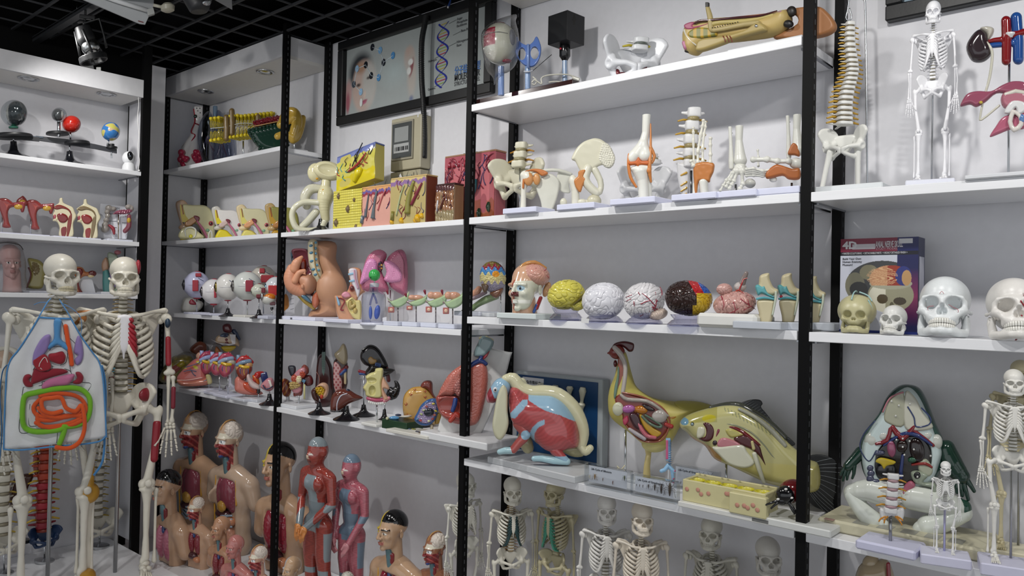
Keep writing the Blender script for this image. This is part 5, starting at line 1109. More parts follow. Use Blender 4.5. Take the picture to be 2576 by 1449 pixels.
t.sdf('ring_tube',[t.C([(*pt(380,590),-14,10),(*pt(270,600),-14,13),(*pt(210,690),-14,13),(*pt(230,780),-14,11)],4),t.C([(*pt(330,860),-6,10),(*pt(250,950),-6,10),(*pt(180,1010),-6,9)],3)],'c4c2ae',h=1.2)
for x,y in ((345,500),(415,625),(410,715)): t.sdf('orange_spot',[t.E(*pt(x,y),20,3.6,2.8,3)],'c8922c',h=.6)
# -- B3: pregnant pelvis
c = cr(700,590,6.3);pt = lambda x,y: c((x,y))[0]
t = T('pregnancy_pelvis','large flesh coloured pelvis section with a curled fetus inside','anatomy model',790,'B3',Y=.12,pb=802)
t.stand(.30,.2,.018,LIL)
t.sdf('body',[t.P(c((560,130),(910,118),(920,380),(980,520),(1050,700),(1065,850),(1000,950),(960,1060),(965,1310),(510,1310),(520,1200),(620,1160),(560,1060),(660,980),(690,700),(600,450)),-10,46,30),t.E(*pt(840,860),24,40,44,26)],'b98c6e','satin',h=1.5,k=6)
t.sdf('womb_wall',[t.P(c((215,240),(440,225),(500,330),(500,480),(560,620),(600,760),(560,960),(480,980),(300,940),(180,800),(160,560),(240,420)),-8,30,12),t.E(*pt(360,480),26,36,40,22).neg(2)],'6a3640',h=1.4)
t.sdf('blue_back_wall',[t.P(c((210,245),(450,225),(460,290),(250,340),(220,450)),-16,18,8)],'3f5766',h=1.2)
t.sdf('red_cavity',[t.P(c((330,400),(440,400),(440,580),(330,560)),2,12,8)],'80210f',h=1.1)
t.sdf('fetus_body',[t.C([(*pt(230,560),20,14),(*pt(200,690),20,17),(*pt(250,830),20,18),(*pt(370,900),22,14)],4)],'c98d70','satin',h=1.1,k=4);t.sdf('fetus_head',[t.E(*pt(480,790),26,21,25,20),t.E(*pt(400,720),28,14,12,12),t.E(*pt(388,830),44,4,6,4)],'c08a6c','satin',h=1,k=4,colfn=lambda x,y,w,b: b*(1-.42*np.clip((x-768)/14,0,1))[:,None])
t.sdf('fetus_leg',[t.C([(*pt(260,560),28,12),(*pt(290,470),30,11),(*pt(345,400),30,6.5),(*pt(375,370),30,4)],3)],'cb9070','satin',h=1,k=2);t.sdf('fetus_arm',[t.C([(*pt(270,740),34,9),(*pt(330,620),36,7),(*pt(410,590),36,6)],3)],'cb9070','satin',h=.9)
for i in range(4): t.sdf('finger',[t.C([(*pt(390,575+i*17),36,2),(*pt(425,580+i*17),40,1.8),(*pt(432,590+i*17),36,1.6)])],'d09878','satin',h=.6)
sp = [(590,160),(590,240),(590,310),(600,400),(610,480),(640,560),(660,650),(670,740),(680,840),(665,960)]
t.sdf('spine_band',[t.C([(*pt(x-40,y),22,13 if y < 700 else 8) for x,y in sp],3)],'c6c0a4',h=1.1)
for i,(x,y) in enumerate(((520,190),(525,300),(530,430),(555,560),(590,640))): t.sdf('blue_disc',[t.E(*pt(x,y),34,5,3.2,3,rot=-15)],'4a7f9c',h=.7)
for x,y in ((595,140),(590,230),(592,310),(600,400),(615,490),(640,570)): t.sdf('blue_disc',[t.E(*pt(x,y),34,3.6,3.4,3)],'5d8fa8',h=.7)
t.tube('cord',[(*pt(560,140),36),(*pt(572,400),37),(*pt(600,560),37),(*pt(650,680),37)],1.6,'9c7e4a');t.sdf('fat_layer',[t.P(c((690,690),(725,740),(700,930),(670,900)),30,5,3)],'c2a23a',h=.8)
t.sdf('birth_canal',[t.P(c((540,980),(620,900),(650,1050),(600,1160),(540,1120)),24,12,8)],'b5674c',h=1);t.sdf('pubic_block',[t.P(c((350,950),(440,960),(530,1060),(510,1085),(400,1020)),22,12,6)],'4f7890',h=1);t.sdf('belly_edge',[t.C([(*pt(330,960),18,5),(*pt(430,1060),18,6),(*pt(560,1150),16,6)])],'a48a3c',h=1)
text('base_number','180',.014,'22242a',t.e,tuple(t.wv([(-.07,-.1015,.002)])[0]),(math.pi/2,0,t.wall))
t = T('pelvis_section','small pelvis section model with yellow fetus insert on a lilac base','anatomy model',872,'B3',Y=.05,pb=808)
t.stand(.20,.14,.018,LIL)
t.sdf('back_wall',[t.P(c((1115,545),(1310,545),(1330,800),(1410,880),(1310,960),(1260,1050),(1250,1330),(970,1330),(900,1080),(895,970),(1000,960),(1090,900),(1140,760)),-8,14,6)],'c58f6c',h=1)
t.sdf('spine',[t.P(c((1120,555),(1240,550),(1260,700),(1300,880),(1260,1000),(1220,900),(1150,740)),5,6,4)],'d6d2d8',h=.8)
for x,y in ((1150,625),(1165,735)): t.sdf('blue_disc',[t.Bx(*pt(x,y),11,7,2.4,2,1,rot=-12)],'8dbcd6',h=.6)
t.tube('spinal_cord',[(*pt(1200,560),12),(*pt(1215,700),12),(*pt(1265,860),12)],2.4,'c8a2b4');t.sdf('bowel_loop',[t.E(*pt(1170,850),6,8,9,6).c('b8675c'),t.E(*pt(1170,850),11,5,6,4).c('5e2a26')],'b8675c',h=.7);t.sdf('womb',[t.P(c((1000,960),(1050,905),(1120,920),(1150,990),(1050,1010)),8,7,5)],'d08c9c',h=.8);t.tube('red_line',[(*pt(950,1000),9),(*pt(1050,1050),9),(*pt(990,1180),9),(*pt(1040,1190),9)],1.6,'8c2a34');t.sdf('bladder',[t.P(c((920,980),(950,1000),(985,1100),(950,1120)),9,5,4)],'8fbad8',h=.7)
t.sdf('yellow_insert',[t.P(c((1090,1040),(1170,990),(1230,1040),(1310,1060),(1310,1330),(1240,1330),(1150,1260),(1070,1080)),12,8,5),t.E(*pt(1170,1130),20,10,18,7).neg(1)],'d0c280',h=.9);t.sdf('small_fetus',[t.E(*pt(1220,1200),18,6,8,6),t.C([(*pt(1140,1070),16,4.5),(*pt(1150,1150),16,5),(*pt(1200,1120),18,4)],2)],'b39c5c',h=.7,k=1)
# -- pink lungs, bell jar
t = T('lung_model','large pink lungs model with lobes standing behind the bell jar','anatomy model',968,'B3',Y=.18,pb=800)
t.rod('rod',982,798,730,0,1.6);t.stand(.16,.12,.01,'d0d2da')
t.sdf('lung',[t.P(c((1330,620),(1390,400),(1480,280),(1590,235),(1690,270),(1720,350),(1640,560),(1720,760),(1740,900),(1500,920),(1340,880),(1320,760)),0,20,16)],'b86a84','gloss',h=1.2,disp=bumps(4,.12));t.sdf('lung',[t.P([(974,650),(1003,627),(1022,640),(1027,700),(1022,742),(1005,738),(982,722),(975,690)],0,20,14)],'b5667f','gloss',h=1.2,disp=bumps(4,.12))
t.sdf('front_lobe',[t.P(c((1300,790),(1330,620),(1400,430),(1490,385),(1560,430),(1570,560),(1480,700),(1380,760)),16,10,10)],'cf86b4','gloss',h=1,disp=bumps(4,.2));t.sdf('front_lobe',[t.P([(966,660),(980,656),(1000,668),(1012,690),(1008,708),(985,712),(966,705),(972,685)],16,10,9)],'d28ab0','gloss',h=1,disp=bumps(4,.2));t.tube('fissure',[(1002,632,20),(1016,660,20),(1017,700,19)],.8,'7c3c50')
t.sdf('vessel_root',[t.P([(951,662),(960,658),(963,675),(958,685),(950,678)],14,8,5)],'3a2030',h=.8)
for x,y,col in ((954,664,'1c2040'),(955,672,'6a1c24'),(960,668,'c08a2c'),(960,676,'b57a24'),(957,681,'5c1420')): t.sdf('vessel_end',[t.E(x,y,22,2.6,2.4,2)],col,h=.5)
t = T('bell_jar','clear bell jar with blue-filled model lungs and a green ball on its stopper','breathing model',940,'B3',Y=.03,pb=812)
t.lathe('base',940,0,[(33,814),(35,811),(33,807),(.1,807)],'c9ccda','plastic',30);t.lathe('jar',940,0,[(30,808),(31,800),(31,750),(29,740),(22,735),(12,731),(11,718),(10,714)],'e4e6ee','clear',30);t.lathe('stopper',942,0,[(11,722),(12,714),(9,712),(.1,711)],'b9bac0','plastic')
t.tube('tube_branch',[(938,725,0),(938,740,0),(933,757,0),(931,768,0)],2.6,'cfd2e8','clear');t.tube('tube_branch',[(939,738,0),(945,752,0),(948,764,0)],2.6,'cfd2e8','clear');t.sdf('balloon_lung',[t.E(932,785,0,4.5,17,5)],'5c78c8');t.sdf('balloon_lung',[t.E(949,784,0,7.5,18,6,rot=8)],'5470c4');t.sdf('green_ball',[t.E(942,692,4,14.8,15,14.8)],'3ba450');t.sdf('ball_hole',[t.E(932,698,16,1.8,1.8,1.5)],'0c3014',h=.5);t.rod('ball_pin',942,712,704,4,1.5);t.plate('tag',[(962,796),(972,794),(972,804),(962,805)],29,29.6,'d8d8de')
# -- embryo development row
c = cr(960,620,6.9);pt = lambda x,y: c((x,y))[0]
def embryo(label,x0,x1,yt,yb,px,pb,Y,fetus=True,marker=True):
    t = T('embryo_model',label,'anatomy model',px,'B3',Y=Y,pb=pb,group='embryo stage models');xm = (x0+x1)/2;w = (x1-x0)/6.9;q = lambda a,b: pt(x0+a*(x1-x0),yt+b*(yb-yt));hh = (yb-yt)/6.9
    t.stand(.10,.09,.02,'c9cddc');t.rod('rod',pt(xm,0)[0],q(.5,.8)[1],pb-8,0,1.6,'8c8688')
    t.sdf('green_dish',[t.P([q(0,.3),q(.2,.55),q(.5,.4),q(.8,.2),q(1,-.1),q(1,.45),q(.85,.8),q(.5,1),q(.2,.85)],0,16,5)],'a2bb92',h=.9)
    t.sdf('cut_edge',[t.C([(*q(.1,.6),10,3),(*q(.45,.72),12,3.2),(*q(.9,.3),10,3)],3)],'7f6a6c',h=.8)
    if fetus: t.sdf('embryo_body',[t.E(*q(.55,.2),2,w*.3,hh*.25,7),t.E(*q(.3,.18),4,w*.16,hh*.24,6)],'cc9880',h=.8,k=2)
    t.sdf('ovary',[t.C([(*q(.05,.1),4,2),(*q(.02,-.1),4,3.6)])],'7c2436',h=.7);t.sdf('cord_block',[t.Bx(*q(.2,1.1),6,w*.14,hh*.2,5,2)],'a8625c',h=.8);t.sdf('egg_window',[t.E(*q(.2,1.1),12,w*.08,hh*.12,2)],'d9b49c',h=.6)
embryo('embryo stage model, smallest green dish next to the bell jar',90,480,800,1050,1000,808,.06,fetus=False);embryo('embryo stage model, second green dish with round egg window',410,790,850,1040,1047,812,.08);embryo('embryo stage model with curled fetus in a wide green dish',740,1140,800,1060,1094,815,.10);embryo('embryo stage model with brown cut cord near the post',1040,1430,800,1080,1140,818,.08)
t = T('placenta_model','brown cut cord and fetus on a long green dish behind the post','anatomy model',1190,'C3',Y=.16,pb=792)
t.stand(.16,.12,.02,'c9cdd8',dx=.02);t.sdf('green_dish',[t.P(c((1380,1100),(1550,1020),(1800,850),(1980,840),(2040,900),(1900,960),(1700,1040),(1550,1130)),0,16,8)],'7f9468',h=1.1);t.sdf('fetus_body',[t.C([(*pt(1560,840),8,8),(*pt(1640,800),8,9),(*pt(1690,740),6,8)],2)],'c08e76',h=1);t.sdf('tube_roll',[t.C([(*pt(1560,910),14,5),(*pt(1690,860),14,5),(*pt(1800,800),12,5)])],'87747c',h=.9)
t = T('coloured_brain','brain model in blue, red, yellow and grey zones on a rod by the post','brain model',1238,'C3',Y=.17,pb=786)
t.stand(.13,.12,.016,'c4c8cc');t.rod('rod',pt(2070,0)[0],784,740,-6,1.4)
def cbz(x,y,w,b):
    v = (y-657)/80+.06*np.sin(x*.4);b[:] = lin('6c5a22');
    for lim,col in ((.13,'7c2030'),(.24,'3f7cb4'),(.40,'c6bb82'),(.68,'8c8698')): b[v > lim] = lin(col)
    b[((x-1247)/9)**2+((y-690)/8)**2 < 1] = lin('cf8a20');return b
t.sdf('cortex',[t.E(1240,697,0,33,40,30,rot=-10)],'c6bb82',h=.8,disp=gyri(11,1.5,4),colfn=cbz);t.sdf('brain_stem',[t.P(c((1730,660),(1800,650),(1860,690),(1810,800),(1770,790)),22,7,5)],'54402e',h=.9);t.sdf('cerebellum',[t.P(c((1880,800),(2000,740),(2110,720),(2080,830),(1990,890),(1900,850)),4,14,8)],'6e4630',h=1)
# -- B4 organs
c = cr(680,820,5.574);pt = lambda x,y: c((x,y))[0]
t = T('heart_model','dark brown and orange heart half behind the post','heart model',722,'B4',Y=.12,pb=1012);t.lathe('base',724,0,[(16,1012),(15,1006),(5,1003),(4,988),(.1,988)],'cfd0d4');t.sdf('muscle',[t.P(c((160,760),(230,740),(300,820),(280,960),(200,980),(150,900)),0,14,11)],'6e2a1a',h=1,colfn=lambda x,y,w,b: np.where((np.sin(x*.5+y*.3) > .6)[:,None],np.array(lin('a0662a')),b))
t = T('kidney_section','pink kidney section with sponge pattern and dark vein on a white base','anatomy model',752,'B4',Y=.10,pb=1028)
t.stand(.17,.15,.018,'d6d8dc');t.rod('rod',pt(400,0)[0],1022,990,2,2);t.rod('cream_post',pt(478,0)[0],1005,966,6,2.4,'c9c48c','plastic')
t.sdf('pink_section',[t.P(c((420,590),(480,580),(500,640),(450,720),(430,830),(445,890),(400,935),(340,940),(300,890),(310,780),(330,680),(380,620)),6,8,5)],'b87a82',h=.8);t.sdf('back_wall',[t.P(c((440,570),(530,575),(540,660),(470,740),(450,960),(390,985),(320,960)),-4,12,8)],'7e3c34',h=1);t.sdf('sponge',[t.P(c((275,790),(330,770),(400,800),(430,820),(400,850),(300,880),(272,840)),14,5,4)],'b0965c',h=.6,disp=bumps(4.5,.9));t.sdf('red_core',[t.E(*pt(450,670),12,8,9,4).c('a03a20'),t.E(*pt(345,730),12,9,10,4).c('a8452e'),t.E(*pt(400,740),14,7,9,4).c('d4c8a0')],'a03a20',h=.7,disp=bumps(4,.5));t.sdf('dark_vein',[t.P(c((250,570),(340,560),(360,620),(330,720),(275,690)),-6,9,6)],'24242e',h=.9);t.sdf('dark_lobe',[t.P(c((450,720),(560,690),(605,760),(590,830),(500,845)),-8,9,7)],'571d20',h=.9);t.sdf('blue_tube',[t.Bx(*pt(468,765),6,4.5,4,4,1,rot=20)],'4f7ea0',h=.6)
t = T('adrenal_kidney','small tan and dark brown kidney with yellow core on a black bell foot','anatomy model',803,'B4',Y=.03,pb=1040)
t.bell(803,1012,29);t.rod('rod',804,1012,1003,0,1.8);t.sdf('tan_half',[t.P(c((640,855),(720,795),(790,805),(822,870),(800,980),(740,1020),(720,960),(760,900),(700,850)),0,12,8)],'bd967c',h=.8);t.sdf('yellow_core',[t.P(c((620,880),(720,850),(770,900),(740,990),(690,980)),3,8,5)],'b5901a',h=.8,disp=bumps(6,.8));t.sdf('brown_half',[t.P(c((575,910),(640,860),(660,960),(690,1040),(640,1060),(590,1010)),0,11,7)],'3c1c16',h=.8);t.sdf('red_patch',[t.E(*pt(720,985),10,4,6,3)],'ad3416',h=.6)
t = T('liver_model','glossy brown liver model with silver band on a black bell foot','anatomy model',871,'B4',Y=.02,pb=1052)
t.bell(871,1020,34);t.sdf('liver',[t.P(c((842,1150),(850,1030),(900,930),(1000,880),(1100,890),(1200,950),(1300,1000),(1260,1030),(1100,1090),(980,1170),(880,1180)),0,16,14)],'5c2a20',h=1.1);t.tube('silver_band',[(*pt(935,1165),14),(*pt(940,1070),16),(*pt(990,970),16),(*pt(1080,935),14)],1.6,'b4b4c0');t.sdf('vein_end',[t.E(*pt(1085,900),6,6,4,5)],'1c1c34',h=.7)
t = T('spleen_model','tall dark brown spleen slab with grey ribbed strip','anatomy model',815,'B4',Y=.20,pb=1000)
t.sdf('slab',[t.P(c((700,400),(770,395),(850,520),(880,650),(900,950),(640,1000),(640,700),(660,480)),0,12,9)],'34191a',h=1.2);t.plate('ribbed_strip',c((722,362),(772,358),(768,600),(750,690),(725,640)),10,13,'4d625c')
for i in range(9): t.plate('strip_rib',c((722,375+i*25),(770,372+i*25),(770,380+i*25),(722,383+i*25)),13,14,'5f746c')
t.tube('vein',[(*pt(650,640),11),(*pt(690,720),12),(*pt(660,850),11)],1.2,'7c5048')
t = T('kidney_half','cut kidney half with cream cap, pink inside and blue-red vessels','anatomy model',854,'B4',Y=.17,pb=1008)
t.sdf('shell',[t.P(c((900,480),(1000,420),(1085,520),(1080,700),(1085,780),(1030,890),(950,900),(890,800),(880,620)),-4,12,8)],'3a1d1a',h=1);t.sdf('cut_face',[t.P(c((895,510),(960,520),(1000,600),(980,680),(1010,760),(990,870),(940,895),(890,800),(885,650)),6,6,4)],'b38a88',h=.8,colfn=lambda x,y,w,b: np.where((np.sin(y*.45)*np.sin(x*.6) > .35)[:,None],np.array(lin('8c3a40')),b));t.sdf('cream_cap',[t.P(c((895,400),(960,330),(1010,250),(1050,260),(1080,350),(1085,480),(1040,550),(960,500)),3,12,9)],'a5977a',h=1);t.sdf('vessels',[t.C([(*pt(985,640),12,4),(*pt(1070,570),12,5)]).c('6a1c24'),t.C([(*pt(990,670),13,3.5),(*pt(1050,610),13,5)]).c('24407c'),t.C([(*pt(1050,650),12,3.5),(*pt(1050,770),12,3)]).c('b4a27e')],'6a1c24',h=.7);t.lathe('base',854,0,[(24,1008),(22,1000),(6,996),(5,985),(.1,985)],'191a1c')
t = T('kidney_model','large near-black kidney disc with tan core and red vessels on a rod','anatomy model',915,'B4',Y=.16,pb=1036)
t.bell(915,1013,30);t.rod('rod',915,1013,940,0,1.8)
t.sdf('kidney',[t.P(c((1260,420),(1290,340),(1370,275),(1460,280),(1540,350),(1620,480),(1650,580),(1500,590),(1350,560),(1280,500)),0,12,10)],'1c191c',h=1);t.tube('rim',[(*pt(1285,345),8),(*pt(1390,272),8),(*pt(1500,310),8),(*pt(1600,460),8),(*pt(1640,560),8)],2.2,'0e0d10');t.sdf('tan_core',[t.P(c((1370,460),(1410,420),(1450,450),(1495,470),(1480,520),(1400,530)),11,5,4)],'9a7a48',h=.7);t.sdf('lower_lobe',[t.P(c((1340,620),(1440,520),(1560,570),(1740,600),(1720,640),(1620,700),(1460,760),(1340,700)),8,12,9)],'231f1c',h=1);t.sdf('blue_vein',[t.Bx(*pt(1510,535),14,8,5,5,2,rot=12)],'27406e',h=.7);t.sdf('red_vessel',[t.C([(*pt(1250,630),8,4),(*pt(1330,650),8,4)]).c('7c1f2c'),t.C([(*pt(1260,665),9,3.5),(*pt(1320,670),9,3)]).c('2a4a84')],'7c1f2c',h=.7);t.sdf('red_vessel',[t.C([(*pt(1640,590),4,4),(*pt(1660,760),4,5)])],'641a1e',h=.7)
t = T('spleen_curl','black curled horn-shaped organ on a short bell foot','anatomy model',967,'B4',Y=.12,pb=1046);t.bell(967,1022,22);t.rod('rod',968,1022,1012,0,1.6);t.sdf('horn',[t.C([(*pt(1650,990),0,8),(*pt(1720,960),0,13),(*pt(1780,870),0,8),(*pt(1770,800),0,5),(*pt(1745,775),0,2)],3),t.C([(*pt(1640,1000),0,6),(*pt(1690,900),-4,8)])],'151416',h=.9)
t = T('nose_section','cream nose and upper jaw section with flesh nose and white teeth on a rod','anatomy model',948,'B4',Y=.03,pb=1070)
t.stand(.11,.1,.014,'dcdcd8');t.rod('rod',948,1066,1010,0,2)
t.sdf('bone',[t.P(c((1480,595),(1580,595),(1580,710),(1560,800),(1560,1000),(1360,990),(1330,920),(1300,860),(1350,780),(1335,710),(1400,660),(1460,640)),0,14,6),t.E(*pt(1430,900),12,8,12,8).neg(2),t.E(*pt(1420,760),12,12,7,6).neg(2)],'c9c284',h=.8);t.sdf('nose',[t.P(c((1580,710),(1620,760),(1670,850),(1660,890),(1590,880),(1640,980),(1670,1010),(1600,1050),(1560,960),(1550,800)),2,12,6)],'cda084',h=.8);t.sdf('gum',[t.C([(*pt(1370,1010),6,4.5),(*pt(1480,1035),8,5),(*pt(1600,1030),6,5)],2)],'b04a68',h=.7);t.sdf('lip',[t.C([(*pt(1600,1050),8,5),(*pt(1660,1010),6,5)])],'b8717c',h=.7)
for i in range(9): t.sdf('tooth',[t.E(*pt(1385+i*28,1048+34*math.sin(.35+i*.28)),10,2.6,4,2.6)],'dcdcd8',h=.55)
c = cr(930,840,4.997);pt = lambda x,y: c((x,y))[0]
t = T('stomach_model','yellow stomach model with red branching veins and brown top tube','anatomy model',1060,'B4',Y=.17,pb=1052)
t.sdf('stomach',[t.P(c((415,850),(440,760),(520,680),(620,660),(700,670),(800,780),(860,850),(850,1020),(700,1080),(480,1040),(425,950)),0,22,18)],'b98a2a',h=1.2,colfn=lambda x,y,w,b: np.where((w > 10)[:,None],np.array(lin('c39a58')),b));t.sdf('gullet',[t.P(c((670,600),(740,580),(790,610),(800,740),(860,820),(800,800),(720,700),(640,670)),2,14,8)],'74342a',h=.9);t.lathe('base',1060,0,[(30,1052),(28,1046),(.1,1044)],'2a2a2c')
for x,y in ((570,700),(520,760),(460,860),(470,960),(700,720),(700,790),(545,1000)):
    for dx,dy in ((-22,-18),(18,-22),(4,-30)): t.tube('vein',[(*pt(x,y),24),(*pt(x+dx*.5,y+dy*.5),24),(*pt(x+dx,y+dy),23)],.7,'9c2c1c',n=2,seg=5)
t = T('cell_model','blue-rimmed cell model plate with dark nucleus and coloured organelles','science model',1075,'B4',Y=.03,pb=1094)
q = [(560,1060),(600,980),(640,900),(720,830),(820,810),(870,870),(860,980),(820,1090),(740,1150),(650,1150),(580,1110)]
t.sdf('blue_dish',[t.P(c(*q),0,9,5)],'33568c',h=.9);t.sdf('cytoplasm',[t.P(c(*[(725+(x-725)*.78,985+(y-985)*.78) for x,y in q]),8,3,3)],'9486a8',h=.7,disp=bumps(4,.5));t.sdf('dark_ring',[t.P(c(*[(725+(x-725)*.83,985+(y-985)*.83) for x,y in q]),7,2.4,2)],'1c1f3a',h=.8);t.sdf('nucleus',[t.E(*pt(745,975),12,13,10,5,rot=-12)],'20222e',h=.7)
for x,y,col in ((715,905,'a85a54'),(800,870,'c4b43c'),(650,1000,'a8b478'),(640,1080,'a83c38'),(815,1010,'b4604c'),(680,950,'b8c08a'),(745,1085,'c4c48c'),(790,1060,'a83c38'),(600,1060,'5c84a8'),(830,960,'c4b43c')): t.sdf('organelle',[t.E(*pt(x,y),12,4,2.4,3,rot=x % 60-30)],col,h=.6)
t.sdf('back_half',[t.P(c((840,1000),(900,1010),(880,1120),(820,1130)),-4,6,4)],'9c7a2c',h=.8);t.rod('foot',pt(780,0)[0],1093,1066,0,4,'c2b49a','plastic')
t = T('cell_box','dark green tray of loose cell organelle pieces','box',985,'B4',Y=-.0,pb=1072)
t.mbox('tray',(-.07,.0,0),(.10,.10,.042),'17381f','plastic',.002);t.mbox('tray_inside',(-.064,.006,.036),(.094,.094,.0425),'0d2214','plastic',0);t.plate('front_label',c((70,1070),(85,1074),(85,1080),(70,1077)),2,2.5,'cfd2d0')
t.sdf('blue_piece',[t.E(*pt(310,1045),-14,13,5,7)],'5a90bc',h=.7);t.sdf('white_piece',[t.E(*pt(220,1048),-12,4,4,3).c('b9bc98'),t.E(*pt(450,1030),-14,12,3,5).c('c9c4b8'),t.E(*pt(360,1018),-20,8,3,5).c('1c2440'),t.E(*pt(500,1025),-16,7,3,4).c('b4a090')],'c9c4b8',h=.7)
t = T('sample_board','flat cream plate with small dark seed samples on the shelf edge','sample plate',1040,'B4',Y=-.02,pb=1090)
t.mbox('plate',(-.15,-.03,0),(.12,.09,.014),'d6d4cc','plastic',.002)
for dx,dy,col in ((-.08,.03,'4a5c74'),(-.06,.04,'8a8a3c'),(.0,.01,'3c3f50'),(.03,.0,'55483c')): t.mbox('sample',(dx,dy,.014),(dx+.022,dy+.008,.018),col,'plastic',.001)
t = T('lung_plaque','pink lungs and heart relief on a tilted white board behind the post','anatomy model',1190,'B4',Y=.08,pb=1110)
t.mbox('foot_tray',(-.20,-.12,0),(.19,.10,.03),'dcdddf','plastic',.004)
t.sdf('board',[t.P([(1104,1090),(1106,1060),(1180,890),(1280,886),(1286,898),(1262,980),(1212,1095),(1200,1108),(1120,1095)],-22,7,5,2)],'d3d3d1','plastic',h=1.3)
t.sdf('lung',[t.P(c((860,770),(960,560),(1060,450),(1180,380),(1230,430),(1180,640),(1060,760),(950,770)),0,18,15)],'b5685c','gloss',h=1.2,disp=bumps(5,.25));t.sdf('lung',[t.P(c((1250,400),(1400,340),(1470,400),(1490,600),(1450,850),(1380,1080),(1290,1150),(1180,1120),(1240,800),(1230,560)),0,20,16)],'b4665a','gloss',h=1.2,disp=gyri(7,.6,3));t.sdf('diaphragm',[t.P(c((835,850),(860,770),(1020,770),(1130,800),(1200,1000),(1180,1130),(1020,1110),(890,1010)),-2,16,12),t.E(*pt(1000,900),14,30,24,10).neg(3)],'9a4a44','gloss',h=1.2);t.sdf('heart',[t.P(c((1050,680),(1090,580),(1140,560),(1180,700),(1120,780)),14,10,8)],'9a5e58',h=.9,disp=bumps(6,.4))
t.sdf('larynx',[t.P(c((1360,110),(1400,30),(1470,25),(1560,80),(1530,190),(1440,280),(1320,290),(1310,220)),0,13,9)],'7f9497',h=1);t.sdf('cream_top',[t.C([(*pt(1390,50),4,4),(*pt(1470,40),4,4),(*pt(1545,75),4,3)])],'b9b08a',h=.7);t.sdf('red_muscle',[t.P(c((1430,280),(1510,200),(1480,280),(1420,330)),4,8,4)],'93333c',h=.8);t.sdf('blue_vein',[t.C([(*pt(1255,400),14,6),(*pt(1380,330),14,6),(*pt(1460,370),12,5)],2),t.C([(*pt(1380,330),14,5),(*pt(1400,290),12,5)])],'1e2f66',h=.8);t.sdf('vein_below',[t.C([(*pt(1080,820),18,6),(*pt(1070,880),18,6),(*pt(1045,950),18,5)])],'1f3a78',h=.8);t.sdf('red_vessel',[t.C([(*pt(1020,1080),14,6),(*pt(1080,1000),14,7),(*pt(1120,1020),12,8)])],'a8382c',h=.9)
# -- muscle figures and heads on the plinth of the meter bay
def muscle_fig(label,px,Y,x,ytop,hpx,yaw,c1,c2,c3,arm):
    t = T('muscle_figure',label,'anatomy figure',px,Y=Y,z=.03);S = hpx   # S = figure height in px
    ych = ytop+.135*S;o = t.q(x,ytop+S)
    B = [ell((0,.01,.93),(.05,.062,.07)),ell((0,-.016,.89),(.04,.044,.05)),ell((0,-.062,.902),(.009,.014,.018)),chain([(0,.005,.87,.03),(0,.01,.82,.034)]),
         chain([(-.07,.01,.80,.036),(0,.01,.81,.044),(.07,.01,.80,.036)]),ell((0,.01,.74),(.078,.055,.1)),ell((0,.01,.64),(.062,.046,.1)),ell((0,.015,.54),(.072,.054,.07))]
    for s in (-1,1):
        B += [ell((s*.036,-.036,.755),(.04,.024,.036)),chain([(s*.042,.01,.53,.052),(s*.046,.0,.38,.044),(s*.05,.005,.29,.036),(s*.052,.018,.2,.04),(s*.05,.01,.06,.022)]),chain([(s*.05,.03,.03,.024),(s*.055,-.07,.015,.018)]),ell((s*.052,.01,.925),(.008,.014,.02))]
        w = arm[0] if s < 0 else arm[1]
        B.append(chain([(s*.098,.01,.79,.03),(s*.116,.0,.66,.024),(s*w[0],w[1],w[2],.018)]))
    pr = grp(B,o,S,rz=yaw);pr = [p for p in pr];V,F = sdf_mesh(pr,max(1.3,S/200),S*.018);a = math.radians(yaw);u = rotz(((V[:,0]-o[0])/S,(V[:,1]-o[1])/S,(V[:,2]-o[2])/S),a)
    cc = np.tile(np.array(lin(c1)),(len(V),1));X,Yy,Z = u;st = np.sin(190*X+60*Z+20*np.sin(40*Z));cc = cc*(1+.14*st)[:,None]
    m = (Yy < 0) & (abs(X) < .035) & (Z > .5) & (Z < .8);cc[m] = lin(c2);m = (Yy < 0) & (abs(X) < .06) & (Z > .53) & (Z < .66);cc[m] = np.array(lin(c2))*.8
    m = Z > .955;cc[m] = lin(c2);m = (abs(X) > .1) & (Z < .66) & (Z > .62) | (Z < .3) & (Z > .27) & (Yy < .0) | (Z > .35) & (Z < .5) & (abs(abs(X)-.1) < .02);cc[m] = lin(c2)
    m = (Yy < -.035) & (((abs(X)-.016)/.009)**2+((Z-.912)/.005)**2 < 1);cc[m] = lin('d8d8d0');m = (Yy < -.03) & (abs(X) < .014) & (abs(Z-.875) < .004);cc[m] = lin('5e1a1c');m = (Yy < -.045) & (abs(X) < .009) & (Z < .91) & (Z > .89);cc[m] = lin('c9b49c')
    t.add('body',V,F,mat('gloss',None),None,True,cc)
    for s in (-1,1):
        w = arm[0] if s < 0 else arm[1];H = [ell((s*w[0]*.9,w[1]-.012,w[2]-.012),(.024,.012,.022))]+[chain([(s*w[0]*.9+(i-1.5)*.009,w[1]-.016,w[2]-.025,.0065),(s*w[0]*.72+(i-1.5)*.009,w[1]-.024,w[2]-.06+.004*i,.006),(s*w[0]*.6+(i-1.5)*.008,w[1]-.018,w[2]-.08+.006*i,.005)]) for i in range(4)]+[chain([(s*w[0]*.8,w[1]-.02,w[2]-.005,.008),(s*w[0]*.6,w[1]-.03,w[2]-.03,.006)])]
        unit_sdf(t,'hand',H,x,ytop+S,0,S,yaw,c3,h=max(.8,S/330),k=.004)
    t.stand(.2,.16,.02,'2c2a2a');return t
muscle_fig('red and grey muscle figure with orange hand folded across its thigh',796,-.14,797,1098,470,-46,'8c3a32','7f8a90','c07a3c',((.03,-.1,.54),(.02,-.1,.535)))
